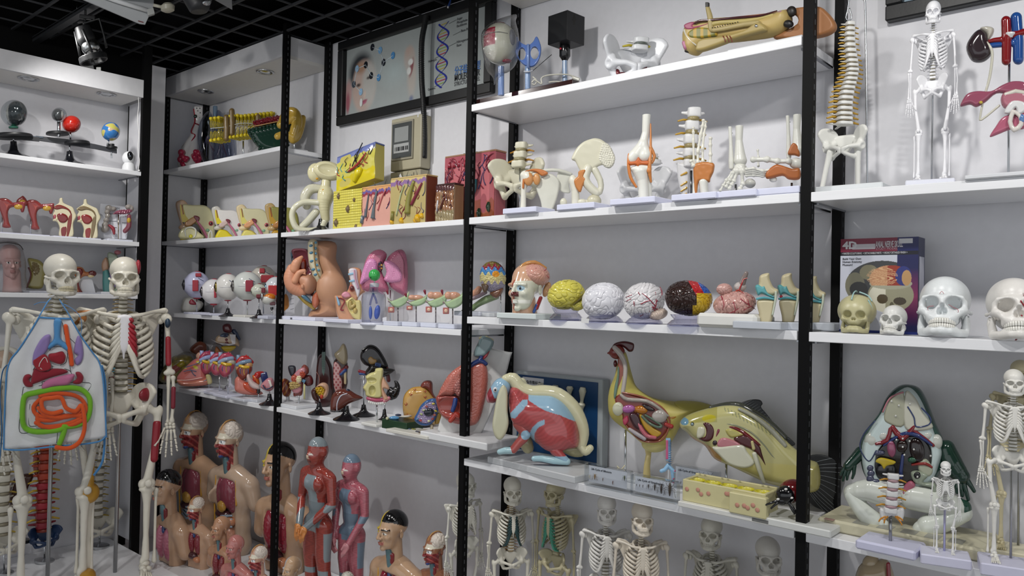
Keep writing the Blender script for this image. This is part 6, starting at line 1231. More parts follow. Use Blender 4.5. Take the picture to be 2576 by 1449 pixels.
muscle_fig('pink muscle figure with blue-grey outlines standing by the wall',888,-.01,882,1141,430,-44,'a55a66','6c7f92','b87a80',((.09,-.05,.5),(.06,-.08,.5)))
bust('black-haired torso with bright yellow half face and dark red chest',998,.0,.03,985,1382,100,-52,'bb9a7c','half',9999,hair='0b0b0d',chest='7c2030')
bust('brown-skinned small torso with cut-open red face next to the small skeletons',1088,.03,.03,1092,1418,78,-52,'96664c','open',9999,chest='7c2030')
t = T('half_face_head','smooth cream head with blue-eyed cut half face at the post foot','mannequin head',730,Y=-.1,z=.03);head(t,'head',733,1462,62,-50,head_cols('caa886',extra=lambda u,v,z,c: np.where(((u < -.05) & (v < .05) & (z > .3))[:,None],np.array(lin('b9bcc0')),c)));t.sdf('shoulders',[t.C([(700,1490,0,18),(770,1490,0,18)])],'caa886')
def dots(u,v,z,c): c[(np.sin(38*u+9*v)*np.sin(41*z)*np.sin(33*v+u*11)) > .42] = lin('4c4f48');return c
t = T('acupuncture_head','white acupuncture head with dark dots and lines beside the muscle figures','mannequin head',808,Y=-.1,z=.03);head(t,'head',811,1440,48,-62,head_cols('c6c4b6',extra=dots));t.sdf('shoulders',[t.C([(785,1462,0,14),(832,1462,0,14)])],'c6c4b6')
t = T('acupuncture_head','white acupuncture head peeking up beneath the pink muscle figure','mannequin head',868,Y=-.1,z=.03);head(t,'head',870,1484,46,-62,head_cols('c2c0b4',extra=dots));t.sdf('shoulders',[t.C([(850,1500,0,12),(890,1500,0,12)])],'c2c0b4')
# ================================================================= WIDE BAY
def kit(t,key,part,x,y,w,S,yaw=0,col='d8d4c6',ref=(0,0,0),parent=None,tilt=0,roll=0,kind='plastic',m=None,flip=1):
    """a bone of the kit: unit point ref goes to the pixel (x,y,w), S px per unit"""
    o = bpy.data.objects.new(part,KIT[key]);COL.objects.link(o);o.parent = parent or t.e;sc = S*t.m
    R = Matrix.Rotation(math.radians(yaw),3,'Z') @ Matrix.Rotation(math.radians(roll),3,'Y') @ Matrix.Rotation(math.radians(tilt),3,'X')
    o.rotation_euler = R.to_euler();o.scale = (sc*flip,sc,sc);o.location = Vector(t.loc([t.q(x,y,w)])[0])-R @ Vector((ref[0]*sc*flip,ref[1]*sc,ref[2]*sc))
    s = o.material_slots[0];s.link = 'OBJECT';s.material = m or mat(kind,col);return o
def pelvis(t,x,y,w,S,yaw=0,col='d8d4c6',tilt=0,femur=False):
    for k,n in (('sacrum','sacrum'),('hip_r','hip_bone'),('hip_l','hip_bone')): kit(t,k,n,x,y,w,S,yaw,col,(0,0,.53),tilt=tilt)
def spine(t,pts,wd,col='d8d4c6',yaw=0,disc='8a8368',nerve=None,hgt=None,n=None,tilt=0):
    """column of vertebrae along pixel points (x,y,w); wd = body width px (pair for taper)"""
    P = np.array(pts,float);n = n or len(P);P = np.stack([np.interp(np.linspace(0,1,n),np.linspace(0,1,len(P)),P[:,i]) for i in range(3)],1)
    st = np.linalg.norm(np.gradient(P,axis=0)[:,:2],axis=1)
    for i in range(n):
        f = i/max(1,n-1);W = wd[0]+(wd[1]-wd[0])*f;h = st[i]
        o = kit(t,'vert','vertebra',*P[i],W,yaw,col);o.scale = (W*t.m,W*t.m,h*1.25*t.m)
        if i < n-1:
            q = (P[i]+P[i+1])/2;o = kit(t,'disc','disc',*q,W,yaw,disc);o.scale = (W*t.m,W*t.m,h*1.7*t.m)
            if nerve: o = kit(t,'nerve','nerve',q[0],q[1],q[2],W,yaw,nerve)
BON = 'dad8cc'
# -- C1 eye optics rail
c = cr(1180,0,4.6);pt = lambda x,y: c((x,y))[0]
t = T('eye_optics_bench','vision demonstration bench with wrapped eyeball, blue lens holder and black box','optics model',1330,'C1',Y=.06)
xa,xb = Xat(1195,.03,2.35)-t.o[0],Xat(1440,.03,2.35)-t.o[0];t.mbox('wood_rail',(xa,-.03,0),(xb,.05,.028),'2c1414','gloss',.002);t.mbox('metal_end',(xa-.012,-.03,0),(xa,.05,.026),'8a8f94','metal',.001)
t.sdf('eyeball',[t.E(1257,110,0,44,52,44)],'b9b6a4',h=1.6,colfn=lambda x,y,w,b: np.where(((x > 1217) & (x < 1247) & (y > 78) & (y < 124) & (w > 0))[:,None],np.array(lin('8c1f32')),b));t.sdf('muscle_top',[t.E(1258,60,0,14,3,12)],'7c2434',h=.9);t.sdf('muscle_bottom',[t.E(1276,160,20,12,5,10)],'7c2434',h=.9);t.sdf('cornea_disc',[t.E(1288,103,20,9,22,20)],'6a6a70','satin',h=1);t.tube('seam',[(1212,97,20),(1250,95,44),(1278,97,38)],.7,'4a4a48')
t.sdf('film_bag',[t.P(c((140,460),(180,350),(300,260),(480,200),(555,190),(540,250),(580,450),(560,700),(470,820),(330,880),(290,1000),(275,900),(190,780)),4,52,44)],'eef0f2','film',h=2.2);t.lathe('blue_post',pt(370,0)[0],0,[(8,240),(8,168),(.1,166)],'6f86b4','gloss')
t.lathe('blue_post',pt(680,0)[0],0,[(7,226),(7,165),(.1,164)],'7f98bc','gloss')
o = t.sdf('lens_holder',[t.P(c((520,460),(560,435),(600,500),(680,530),(740,490),(770,435),(800,450),(835,560),(820,680),(760,770),(680,780),(600,730),(535,620)),4,6,3),t.E(*pt(612,635),4,10,17,14).neg(.6),t.E(*pt(758,625),4,11,17,14).neg(.6)],'5a76b4',h=.9);t.rod('holder_rib',pt(683,0)[0],pt(0,530)[1],pt(0,800)[1],11,3.5,'7a92c4','gloss');t.tube('needle',[(1337,182,4),(1388,136,-4)],.8,'4a4c50','metal',0);t.tube('clip_ring',[(1318,182,8),(1328,184,12),(1340,180,6)],2,'b9bcc4')
t.lathe('blue_post',pt(1110,0)[0],-6,[(6.5,210),(6.5,150),(.1,150)],'8fa4c0','gloss');t.lathe('lamp_socket',pt(1110,0)[0],-6,[(6,152),(10,146),(14,140),(14,120),(13,112),(13,98),(.1,96)],'0e0e10','gloss');t.sdf('switch',[t.E(*pt(1058,575),8,3,3,3)],'a02030',h=.6)
bxm = t.mbox('light_box',(-.052,-.052,.0),(.052,.052,.115),'0b0c10','satin',.002,ang=45-math.degrees(t.wall));bxm.location = Vector(t.loc([t.q(1424,112,-6)])[0])+Vector((0,0,0))
arr = t.plate('arrow',c((1198,258),(1222,340),(1208,342),(1210,385),(1186,385),(1186,338),(1174,335)),62,63,'020203')
t.tube('white_cable',[(1338,212,14),(1345,205,14),(1362,215,14),(1362,200,12),(1380,192,10),(1420,190,10),(1440,194,8),(1452,200,6),(1440,212,8),(1400,208,10),(1380,210,10)],2,'c4c2b6','plastic');t.sdf('plug',[t.Bx(1448,200,8,10,4,4,2,rot=20)],'c4c2b6',h=.7);t.tube('white_cable',[(1340,196,10),(1350,206,10),(1345,216,12),(1338,214,12)],2,'c4c2b6','plastic')
t = T('pelvis_model','white pelvis model with two vertebrae and dark red lining on the top shelf','bone model',1592,'C1',Y=.08,pb=186)
pelvis(t,1592,150,0,860,18,'d6d8dc');spine(t,[(1612,103,-4),(1608,122,-4)],(38,40),'d8dadc',18,'5f6660','b3a32c');t.sdf('red_lining',[t.E(1615,166,12,13,13,9).c('641820'),t.E(1553,178,12,7,11,6).c('641820'),t.C([(1560,180,8,6),(1600,178,8,6)]).c('5c1620')],'641820',h=1)
# -- grasshopper section
c = cr(1680,0,5.724);pt = lambda x,y: c((x,y))[0]
t = T('grasshopper_model','large tan grasshopper section model lying on its side with raised leg','insect model',1860,'C1',Y=.07,par=True)
TAN = 'a8935c';t.kind = 'satin'
t.mbox('board',(-.02,-.045,0),(.22,.08,.012),'cfd2d6','plastic',.002,ang=0)
t.sdf('body',[t.P(c((240,480),(290,380),(420,315),(700,270),(1000,255),(1400,250),(1700,150),(1780,260),(1700,430),(1500,530),(1000,600),(640,640),(480,740),(390,800),(260,740),(235,600)),0,30,22)],'b49d62',h=1.5)
t.sdf('wing_cover',[t.P(c((760,270),(1000,220),(1450,170),(1750,110),(2130,75),(2280,160),(2400,330),(2350,450),(2130,530),(1700,560),(1500,520),(1850,330),(1750,180),(1300,240)),-12,14,8)],'9a6840',h=1.6)
t.sdf('pink_gut',[t.P(c((310,400),(420,355),(480,380),(450,420),(640,380),(640,340),(700,310),(730,370),(460,470),(340,470)),24,8,5)],'9c4a66',h=.9);t.tube('dark_vessel',[(*pt(470,400),34),(*pt(560,355),34),(*pt(800,340),34),(*pt(1100,310),33),(*pt(1400,280),30),(*pt(1640,200),26)],[2,3,3,3.4,3,1.4],'3c1218');t.sdf('green_gut',[t.P(c((360,520),(480,440),(640,440),(780,470),(780,560),(560,600),(400,590)),24,9,6)],'78783c',h=.9,colfn=lambda x,y,w,b: np.where((np.sin(x*.35) > .3)[:,None],np.array(lin('b0902c')),b));t.sdf('yellow_tube',[t.C([(*pt(700,400),28,6),(*pt(850,370),28,7),(*pt(1200,350),26,7),(*pt(1560,260),22,5)],3)],'b0a062',h=1);t.sdf('violet_patch',[t.P(c((1600,240),(1700,190),(1710,300),(1620,330)),18,8,5)],'9c6a8c',h=.9);t.sdf('dark_end',[t.E(*pt(1800,180),8,12,14,8,rot=25).c('1e1a18'),t.E(*pt(1770,370),14,13,10,8).c('131214')],'1e1a18',h=1)
t.sdf('raised_leg',[t.C([(*pt(650,130),30,3.4),(*pt(660,180),30,5.5),(*pt(690,300),30,6.5),(*pt(710,470),32,6),(*pt(760,490),34,6)],3),t.C([(*pt(760,490),34,6),(*pt(900,470),34,6),(*pt(1200,410),34,7),(*pt(1380,390),32,7)],2)],'a89868',h=1);t.sdf('leg_tip',[t.Bx(*pt(655,125),31,4,6,4,1)],'1c1a18',h=.7)
for i in range(11): t.sdf('leg_spine',[t.C([(*pt(745+i*36,462-i*8),38,1.4),(*pt(755+i*36,470-i*8),39,.7)])],'14120f',h=.5)
t.sdf('hind_leg',[t.P(c((510,760),(540,660),(640,610),(900,580),(1200,500),(1380,390),(1480,420),(1520,500),(1400,540),(1100,620),(900,700),(640,790),(530,800)),36,11,7)],'a4915a',h=1.1);t.sdf('rivet',[t.E(*pt(1395,452),48,4,4,2.5)],'c4c6c8','metal',h=.6)
for x in (935,985,1030): t.tube('red_stripe',[(*pt(x-15,590),47),(*pt(x+12,640),48),(*pt(x+20,680),46)],1.3,'6e2c22')
t.tube('white_cord',[(*pt(310,470),26),(*pt(350,560),28),(*pt(420,640),28),(*pt(510,710),26)],[3.5,2.4,2,1.6],'c9c6b8');t.sdf('head_patch',[t.P(c((270,640),(330,620),(350,700),(320,750),(290,720)),22,7,5)],'b0708c',h=.8);t.sdf('jaw',[t.E(*pt(320,755),12,8,4,6)],'1c1612',h=.7)
# -- C2 bone joints
c = cr(1180,270,4.675);pt = lambda x,y: c((x,y))[0]
def lbase(t,w=.17,d=.12,h=.022): t.stand(w,d,h,'d5d8ec')
t = T('pelvis_model','cream pelvis model with three lumbar vertebrae beside the post','bone model',1300,'C2',Y=.12,pb=543)
t.mbox('base',(-.09,-.06,0),(.07,.06,.01),'d4d4cc','plastic',.002);pelvis(t,1303,452,0,760,-18,'c9c5b0');spine(t,[(1313,367,0),(1310,390,0),(1306,414,0)],(30,34),'cbc7b2',-30,'8c8462','a8782c');t.rod('rod',1308,540,420,0,2.2)
t = T('shoulder_joint','white shoulder joint with orange ligaments and flat shoulder blade','bone model',1330,'C2',Y=.04,pb=534);lbase(t)
t.sdf('humerus',[t.C([(*pt(635,1210),0,7.5),(*pt(640,1000),0,6.5),(*pt(645,850),0,8.5)]),t.E(*pt(665,800),2,14,12,11),t.E(*pt(690,830),8,11,13,9)],BON,'plastic',k=5,h=1);t.sdf('shoulder_blade',[t.P(c((850,830),(960,780),(1060,860),(1050,1010),(1000,1150),(960,1205),(870,1200),(840,1090),(790,950),(820,900)),-4,4.5,5)],'d2d2c6','plastic',h=1);t.sdf('spine_of_blade',[t.C([(*pt(760,790),0,6),(*pt(900,740),-2,4),(*pt(1060,740),-4,4.5),(*pt(1200,780),-8,4)],2),t.P(c((1050,740),(1210,780),(1180,900),(1190,1000),(1060,960)),-12,3,4)],'d2d2c6','plastic',k=3,h=1);t.sdf('ligament',[t.P(c((640,770),(740,730),(850,735),(930,780),(860,815),(790,770),(700,760),(660,790),(650,950),(625,950),(630,850)),7,5,4)],'c0743c','plastic',h=.9);t.sdf('capsule',[t.E(*pt(700,850),10,12,17,7).c('c48a54'),t.E(*pt(795,850),8,9,15,6).c('c89058')],'c48a54','plastic',h=.9)
t = T('hip_joint','cream white hip bone with orange ligament at the thigh joint','bone model',1470,'C2',Y=.05,pb=521);lbase(t)
t.sdf('hip_blade',[t.P(c((1205,600),(1280,460),(1390,385),(1510,365),(1610,420),(1690,520),(1715,600),(1680,680),(1560,680),(1480,720),(1420,760),(1340,800),(1290,720),(1250,640)),0,7,8)],'cfccb6','plastic',h=1.1,disp=bumps(20,.1));t.sdf('rough_edge',[t.P(c((1560,440),(1640,440),(1715,590),(1690,690),(1630,720),(1560,670),(1520,600)),3,7,5)],'d2d0c0','plastic',h=.9,disp=bumps(5,.35));t.sdf('ischium',[t.C([(*pt(1400,720),2,11),(*pt(1360,830),4,12),(*pt(1400,920),6,11),(*pt(1500,1000),6,10),(*pt(1550,960),4,7),(*pt(1540,860),2,8),(*pt(1480,740),0,9)],2)],'d0cebc','plastic',h=1.1);t.sdf('femur',[t.C([(*pt(1255,1170),0,10),(*pt(1250,980),0,10),(*pt(1225,870),0,11)]),t.E(*pt(1220,840),0,9,10,9),t.C([(*pt(1240,880),0,10),(*pt(1340,860),2,9)])],'d4d2c4','plastic',k=4,h=1.1);t.sdf('ligament',[t.P(c((1290,760),(1370,745),(1350,820),(1380,850),(1340,930),(1310,1000),(1260,960),(1235,870),(1280,820)),11,6,5)],'c07c40','plastic',h=.9);t.sdf('ball_end',[t.E(*pt(1470,1080),2,18,17,16).c('c0bca4'),t.E(*pt(1330,1090),4,12,8,8),t.C([(*pt(1340,1090),2,6),(*pt(1440,1090),2,6)])],'d0cebc','plastic',h=1.1);t.sdf('lesser_end',[t.E(*pt(1110,1090),-4,9,11,8),t.C([(*pt(1100,1080),-6,6),(*pt(1160,1160),-6,5)])],'d0cebc','plastic',h=1.1)
t = T('pelvis_model','small white pelvis in the shade behind the knee joint','bone model',1622,'C2',Y=.18,pb=508);t.stand(.1,.1,.006,'d4d4d8');pelvis(t,1618,462,0,700,8,'c9cacc');spine(t,[(1640,392,-4),(1646,408,-4)],(26,30),'d0d0d0',25)
t = T('knee_joint','white knee joint with orange ligaments on a lilac base','bone model',1612,'C2',Y=.03,pb=521);lbase(t,.18)
t.sdf('femur',[t.C([(*pt(2088,85),0,10.5),(*pt(2075,300),0,9),(*pt(2040,460),0,12)]),t.E(*pt(1920,600),3,13,16,14),t.E(*pt(2060,580),3,15,15,14),t.C([(*pt(2040,440),0,12),(*pt(1960,560),2,16)]),t.C([(*pt(2050,440),0,12),(*pt(2080,560),2,15)]),t.Bx(*pt(2088,40),0,16,10,16,0).neg(.3)],'dcdcd4','plastic',k=5,h=1.1);t.sdf('tibia',[t.C([(*pt(2055,1100),0,12),(*pt(2040,860),0,14),(*pt(2020,760),0,20)]),t.E(*pt(1960,730),2,15,8,13),t.E(*pt(2080,720),2,16,9,13)],'dcdcd4','plastic',k=5,h=1.1);t.sdf('fibula',[t.C([(*pt(2130,1090),-6,5),(*pt(2120,850),-4,6),(*pt(2110,760),-2,8)])],'d4d4cc','plastic',h=1);t.sdf('ligament',[t.P(c((1875,650),(1960,640),(1990,590),(2030,640),(2110,640),(2110,690),(2010,690),(1990,720),(1960,690),(1880,690)),10,7,4)],'c2622a','plastic',h=.9);t.sdf('side_ligament',[t.C([(*pt(1880,560),8,3),(*pt(1875,680),10,4),(*pt(1900,830),10,4),(*pt(1965,940),8,3)],3)],'c67838','plastic',h=.8);t.sdf('long_tendon',[t.C([(*pt(2135,200),4,1.6),(*pt(2135,500),8,3.5),(*pt(2125,650),12,4.5),(*pt(2120,760),12,5),(*pt(2140,880),6,2.5)],3),t.E(*pt(2115,755),14,5.5,6.5,4),t.C([(*pt(2140,480),8,3),(*pt(2180,580),6,4),(*pt(2150,660),8,3)],2)],'c07a3e','plastic',h=.8,k=2)
c = cr(1620,250,4.83);pt = lambda x,y: c((x,y))[0]
t = T('lumbar_spine','white lumbar spine with yellow nerves and brown discs behind the hand bones','bone model',1742,'C2',Y=.14,pb=500)
t.stand(.12,.1,.01,'cfd2e0');t.rod('rod',1739,498,430,6,3,'6c6e70');spine(t,[(1746,284,0),(1741,310,0),(1739,338,0),(1735,365,0),(1737,392,0),(1737,412,0)],(33,38),'d6d6d6',14,'8f8258','b8902c',n=5);t.sdf('sacrum',[t.P(c((400,790),(440,770),(560,810),(560,900),(540,1150),(480,1150),(420,1000)),0,10,7)],'cfcfd0','plastic',h=1)
for i,y in enumerate((915,1010,1060,1115)): t.sdf('nerve',[t.C([(*pt(450,y+15),10,2),(*pt(515,y-15),12,3)])],'b8902c',h=.6)
def finger(t,pts,r,col='d8d6ca'):
    for a,b in zip(pts[:-1],pts[1:]):
        d = np.array(b)-np.array(a);n = np.array(a)+d*.04;e_ = np.array(b)-d*.04
        t.sdf('finger_bone',[t.C([(*n[:2],n[2],r*1.25),(*(n+(e_-n)*.25)[:2],n[2],r*.8),(*(n+(e_-n)*.75)[:2],n[2],r*.8),(*e_[:2],e_[2],r*1.2)])],col,'plastic',h=.8)
P3 = lambda *a: [(*pt(x,y),w) for x,y,w in a]
t = T('hand_joint','upright white hand bones with orange wrist ligaments on a lilac base','bone model',1765,'C2',Y=.04,pb=503);lbase(t,.16)
finger(t,P3((655,770,6),(655,640,8),(690,430,8),(712,330,8),(722,265,8)),4);finger(t,P3((715,760,6),(712,600,8),(728,430,6),(745,340,6),(745,285,6)),3.8);finger(t,P3((605,800,4),(600,500,4),(600,400,4),(598,350,4)),3.4);finger(t,P3((805,770,6),(808,680,6),(805,560,6),(808,480,6)),4.2);finger(t,P3((600,810,8),(575,760,8)),5)
t.sdf('wrist_ligament',[t.P(c((600,830),(660,770),(840,775),(850,870),(810,960),(795,1010),(700,1000),(660,1020),(645,1130),(615,1130),(605,1000)),2,11,7)],'b97438','plastic',h=1,disp=bumps(14,.12));t.sdf('radius',[t.C([(*pt(740,1150),2,10),(*pt(725,1060),3,11),(*pt(720,1010),3,12)])],'d8d8d0','plastic',h=1);t.sdf('ulna',[t.C([(*pt(620,1160),0,7),(*pt(625,1040),0,7)])],'d8d8d0','plastic',h=1)
def ankle(label,px,pb,ox,oy,orange,Y):
    t = T('foot_joint',label,'bone model',px,'C2',Y=Y,pb=pb);lbase(t,.17);q = lambda x,y: pt(x+ox,y+oy);L = 'd0d0c8'
    t.sdf('tibia',[t.C([(*q(1160,320),0,10),(*q(1155,500),0,9),(*q(1165,680),0,14),(*q(1170,740),0,17)]),t.Bx(*q(1160,275),0,14,9.5,14,0).neg(.3)],L,'plastic',h=1);t.sdf('fibula',[t.C([(*q(1045,330),0,4.5),(*q(1055,560),0,4.5),(*q(1060,760),0,7),(*q(1060,830),0,6)]),t.Bx(*q(1045,290),0,8,8,8,0).neg(.3)],L,'plastic',h=1);t.rod('pin',q(1075,0)[0],q(0,412)[1],q(0,408)[1],2,1.2,'303030');return t,q,L
t,q,L = ankle('white foot and ankle bones pointing forward on a lilac base',1858,496,0,0,False,.05)
t.rod('post',pt(1115,0)[0],494,462,-6,3,'8a8c8e');t.sdf('ankle_bones',[t.E(*pt(1170,830),4,16,10,14),t.E(*pt(1130,880),12,12,10,10),t.E(*pt(1200,880),12,11,11,10),t.E(*pt(1290,1010),-10,14,12,12)],L,'plastic',k=3,h=1)
for i,(a,b,d) in enumerate((((1190,900),(1200,1040),(1130,1145)),((1130,900),(1090,1010),(1040,1090)),((1090,900),(1040,1000),(1000,1070)),((1070,900),(1000,1000),(930,1110)))): finger(t,P3((*a,14),(*b,24),((b[0]+d[0])/2,(b[1]+d[1])/2,28),(*d,30)),5.5-i*.6,L)
t,q,L = ankle('white foot bones with brown-orange ankle ligaments by the post',1960,484,700,-130,True,.06)
t.rod('post',pt(1795,0)[0],482,455,-4,3,'77797b');t.sdf('ankle_ligament',[t.P(c((1760,620),(1810,540),(1880,590),(1890,700),(1830,690),(1750,680)),8,9,5),t.P(c((1480,900),(1560,820),(1640,800),(1800,850),(1890,850),(1890,960),(1760,965),(1680,930),(1500,960)),8,11,7)],'a8602e','plastic',h=1,k=2);t.sdf('heel',[t.E(*pt(1850,780),0,18,14,12),t.E(*pt(1570,960),0,10,7,8)],L,'plastic',h=1)
finger(t,P3((1760,760,10),(1620,760,12),(1500,740,14),(1320,740,14)),7,L)
for i in range(4): finger(t,P3((1560,860+i*20,12-i*3),(1440,880+i*16,14-i*3),(1330,850+i*24,16-i*3),(1240,860+i*22,16-i*3)),4,L)
finger(t,P3((1385,800,-14),(1385,690,-14),(1378,600,-14)),3,L)
# -- C3 brains
c = cr(1160,600,4.77);pt = lambda x,y: c((x,y))[0]
t = T('half_skull_head','head model with flesh half face, exposed white skull half and pink brain','anatomy model',1330,'C3',Y=.06,pb=802)
t.stand(.20,.16,.022,'cdd6d6')
def hsk(u,v,z,cc):
    m = (u > -.03) & (v < .2) & (z < .62) & (z > -.06);cc[m] = lin('cfd0c0');m = (u > -.06) & (u < -.02) & (v < .2) & (z < .64);cc[m] = lin('a04a3c');m = (((u-.12)/.075)**2+((z-.47)/.06)**2 < 1) & (v < -.1);cc[m] = lin('9fbccb');m = (((u-.12)/.03)**2+((z-.47)/.03)**2 < 1) & (v < -.1);cc[m] = lin('1c2430')
    m = (u > .0) & (u < .085) & (z > .3) & (z < .40) & (v < -.25);cc[m] = lin('5a1a1a');m = (u > -.02) & (u < .22) & (abs(z-.2) < .035) & (v < -.12);cc[m] = np.array(lin('e4e4dc'));return cc
head(t,'head',1322,784,124,-38,head_cols('c79e82',extra=hsk),neck=False,h=1.7);t.sdf('neck',[t.C([(1318,760,-14,30),(1320,786,-14,32)])],'c79e82',h=1.5)
t.sdf('brain',[t.E(1346,692,-2,38,28,40,rot=15)],'c29082',h=1,disp=gyri(14,1.2,8));t.sdf('skin_rim',[t.C([(1306,690,12,4),(1316,668,12,5),(1345,660,6,5),(1372,674,-6,4)],3)],'b98248',h=1);t.sdf('jaw_muscle',[t.C([(1350,775,8,5),(1360,750,4,5)]).c('8c2a30'),t.C([(1343,784,10,4),(1350,768,8,4)]).c('2c4c8c')],'8c2a30',h=.8);t.sdf('ear',[t.E(1376,728,-14,9,20,8,rot=20),t.E(1378,726,-6,5,12,4,rot=20).neg(1)],'c2966e',h=1)
RV = '94283c'
for pts in (((1318,690),(1335,682),(1350,676)),((1335,682),(1342,690),(1356,694)),((1355,690),(1370,688),(1380,700)),((1366,684),(1374,678))): t.tube('artery',[(x,y,34-abs(x-1340)*.35) for x,y in pts],.9,RV,n=3)
def brain(label,px,pb,x,y,rx,ry,col,vessels=None,colfn=None,Y=.05,clear=True,rot=-6,seed=1,rw=None,wl=17,kind='gloss',zone=None,stem=True,h=.85):
    t = T('brain_model',label,'brain model',px,'C3',Y=Y,pb=pb,group='brain models');rw = rw or rx*.95
    gy = gyri(wl,2.6,seed);seam = lambda X,Yd,Z: gy(X,Yd,Z)
    t.sdf('cerebrum',[t.E(x,y,0,rx,ry,rw,rot=rot),t.E(x-rx*.35,y+ry*.25,rw*.2,rx*.55,ry*.6,rw*.6)],col,kind,h=h,k=6,disp=seam,colfn=colfn)
    if clear:
        t.lathe('clear_stand',x,0,[(rx*.9,pb),(rx*.9,pb-5),(rx*.72,pb-14),(rx*.62,pb-16),(rx*.74,pb-24),(rx*.78,pb-28)],'e6e6f2','clear',4 if clear == 4 else 28)
        t.lathe('stand_foot',x,0,[(rx*.92,pb),(rx*.92,pb-2.5),(rx*.85,pb-3.5)],'dadcea','clear',28)
    for pts in (vessels or ()):
        P = []
        for a,b in pts:
            d = 1-((a-x)/(rx*1.02))**2-((b-y)/(ry*1.05))**2;P.append((a,b,rw*math.sqrt(max(.02,d))+1.2))
        t.tube('artery',P,[1.5,1.2,.8] if len(P) > 2 else 1,RV,n=4,seg=6)
    return t
t = brain('yellow brain model opened at the temple on a clear stand',1426,798,1424,741,47,37,'c9c052',seed=2,rot=-12);t.sdf('temporal_lobe',[t.E(1456,764,16,22,14,20,rot=-25)],'c6bd50',h=.8,disp=gyri(11,1.5,3));t.sdf('dark_gap',[t.P(c((1330,790),(1440,680),(1520,630),(1480,700),(1400,760)),36,5,4)],'5c5220',h=.9)
brain('plain white brain model on a clear stand with a paper tag',1518,810,1518,757,54,46,'d8d8de',seed=3).plate('paper_tag',[(1464,798),(1483,801),(1482,812),(1463,810)],52,52.6,'d8d8d8')
V = [((1610,795),(1645,775),(1650,762),(1648,735)),((1648,770),(1630,750),(1615,738)),((1650,760),(1665,740),(1660,722)),((1575,748),(1590,742)),((1575,758),(1588,752)),((1596,770),(1595,758)),((1640,772),(1655,778),(1672,776)),((1645,778),(1655,795),(1662,790)),((1605,735),(1610,742)),((1612,765),(1630,757),(1640,758))]
t = brain('white brain model with red arteries on a clear stand',1620,815,1620,757,52,46,'d6d4d6',V,seed=4)
t.sdf('temporal_lobe',[t.E(1655,790,20,24,14,22,rot=-12)],'cbb8aa',h=.8,disp=gyri(12,1.2,6))
c = cr(1640,640,5.367);pt = lambda x,y: c((x,y))[0]
def zc(x,y,w,b):
    b[:] = lin('2b1915');s = (x-1712)*.9-(y-745)*.5+.6*0;d = (x-1700)+(745-y)*.55
    b[d > 52] = lin('a81f22');b[d > 74] = lin('2450a0');b[(x > 1752) & (y > 738+.0*x) & (y-738 > -(x-1752)*.9)] = lin('c4a424');b[(x > 1742) & (y > 768)] = lin('c4a424');return b
brain('four-coloured brain model in dark brown, red, blue and yellow on a clear stand',1735,818,1732,750,60,44,'2b1915',colfn=zc,seed=5,rot=8,Y=.04)
t = brain('pink brain model tipped upside down with red artery tree on a white block',1850,820,1848,765,54,32,'bf948c',[((1815,745),(1822,765),(1818,780)),((1845,760),(1850,778),(1846,790)),((1868,735),(1880,755),(1884,770)),((1862,752),(1880,765),(1900,778)),((1870,780),(1890,770)),((1830,788),(1842,785),(1858,776)),((1880,742),(1896,752))],clear=False,seed=6,Y=.05)
t.stand(.20,.15,.045,'d8d8d4',bev=.01);t.sdf('side_lobe',[t.E(1822,728,10,20,15,16)],'bb928a',h=.8,disp=gyri(11,1.2,7));t.sdf('cerebellum',[t.E(1862,722,-4,16,13,14)],'b8b0ac',h=.9,disp=gyri(5,.6,8));t.sdf('brain_stem',[t.C([(1866,716,0,9),(1872,700,0,7),(1877,688,0,5.5)])],'7c706c',h=.9);t.tube('artery_tree',[(1858,732,14),(1866,714,12),(1870,704,9),(1880,700,8)],[2.2,2,1.6,1.2],'9c2426');t.tube('artery_tree',[(1846,738,16),(1858,730,15),(1868,738,15)],2,'a03426')
def knee(label,ox,px,pb,Y,oy=0,mirror=False):
    t = T('knee_model',label,'bone model',px,'C3',Y=Y,pb=pb,group='cream knee models');q = lambda *p: [(1640+(x+ox)/5.367,640+(y+oy)/5.367) for x,y in p]
    t.stand(.15,.12,.024,'b9bec6');K = 'c0b694'
    t.sdf('femur',[t.P(q((1460,285),(1580,252),(1590,330),(1640,440),(1705,480),(1690,540),(1600,560),(1500,540),(1420,540),(1400,480),(1440,400)),0,14,9)],K,'plastic',h=1);t.sdf('cartilage',[t.P(q((1392,440),(1430,405),(1490,430),(1520,420),(1570,520),(1650,570),(1640,590),(1550,560),(1480,530),(1430,555)),6,12,6)],'5a9fa4','plastic',h=.9);t.sdf('meniscus',[t.C([(*q((1420,600))[0],10,3),(*q((1520,585))[0],14,3),(*q((1650,605))[0],10,3)],2)],'4f9aa4','plastic',h=.8);t.sdf('tibia',[t.P(q((1415,640),(1500,600),(1650,620),(1660,680),(1600,880),(1475,885),(1450,780)),0,14,9)],K,'plastic',h=1);t.tube('ligament',[(*q((1672,500))[0],14),(*q((1665,620))[0],15),(*q((1625,780))[0],14)],[3.2,3.2,2.6],'b9c0ae','plastic');return t
knee('cream knee model with turquoise cartilage in front of the pink brain',0,1922,812,.02);t = knee('cream knee model with a red spot, half behind the post',300,1980,812,.08);t.sdf('red_spot',[t.E(*pt(1745,570),12,4,4,3)],'9c2434',h=.6);knee('cream knee model seen past the post with dark red joint spot',640,2052,822,.16,40)
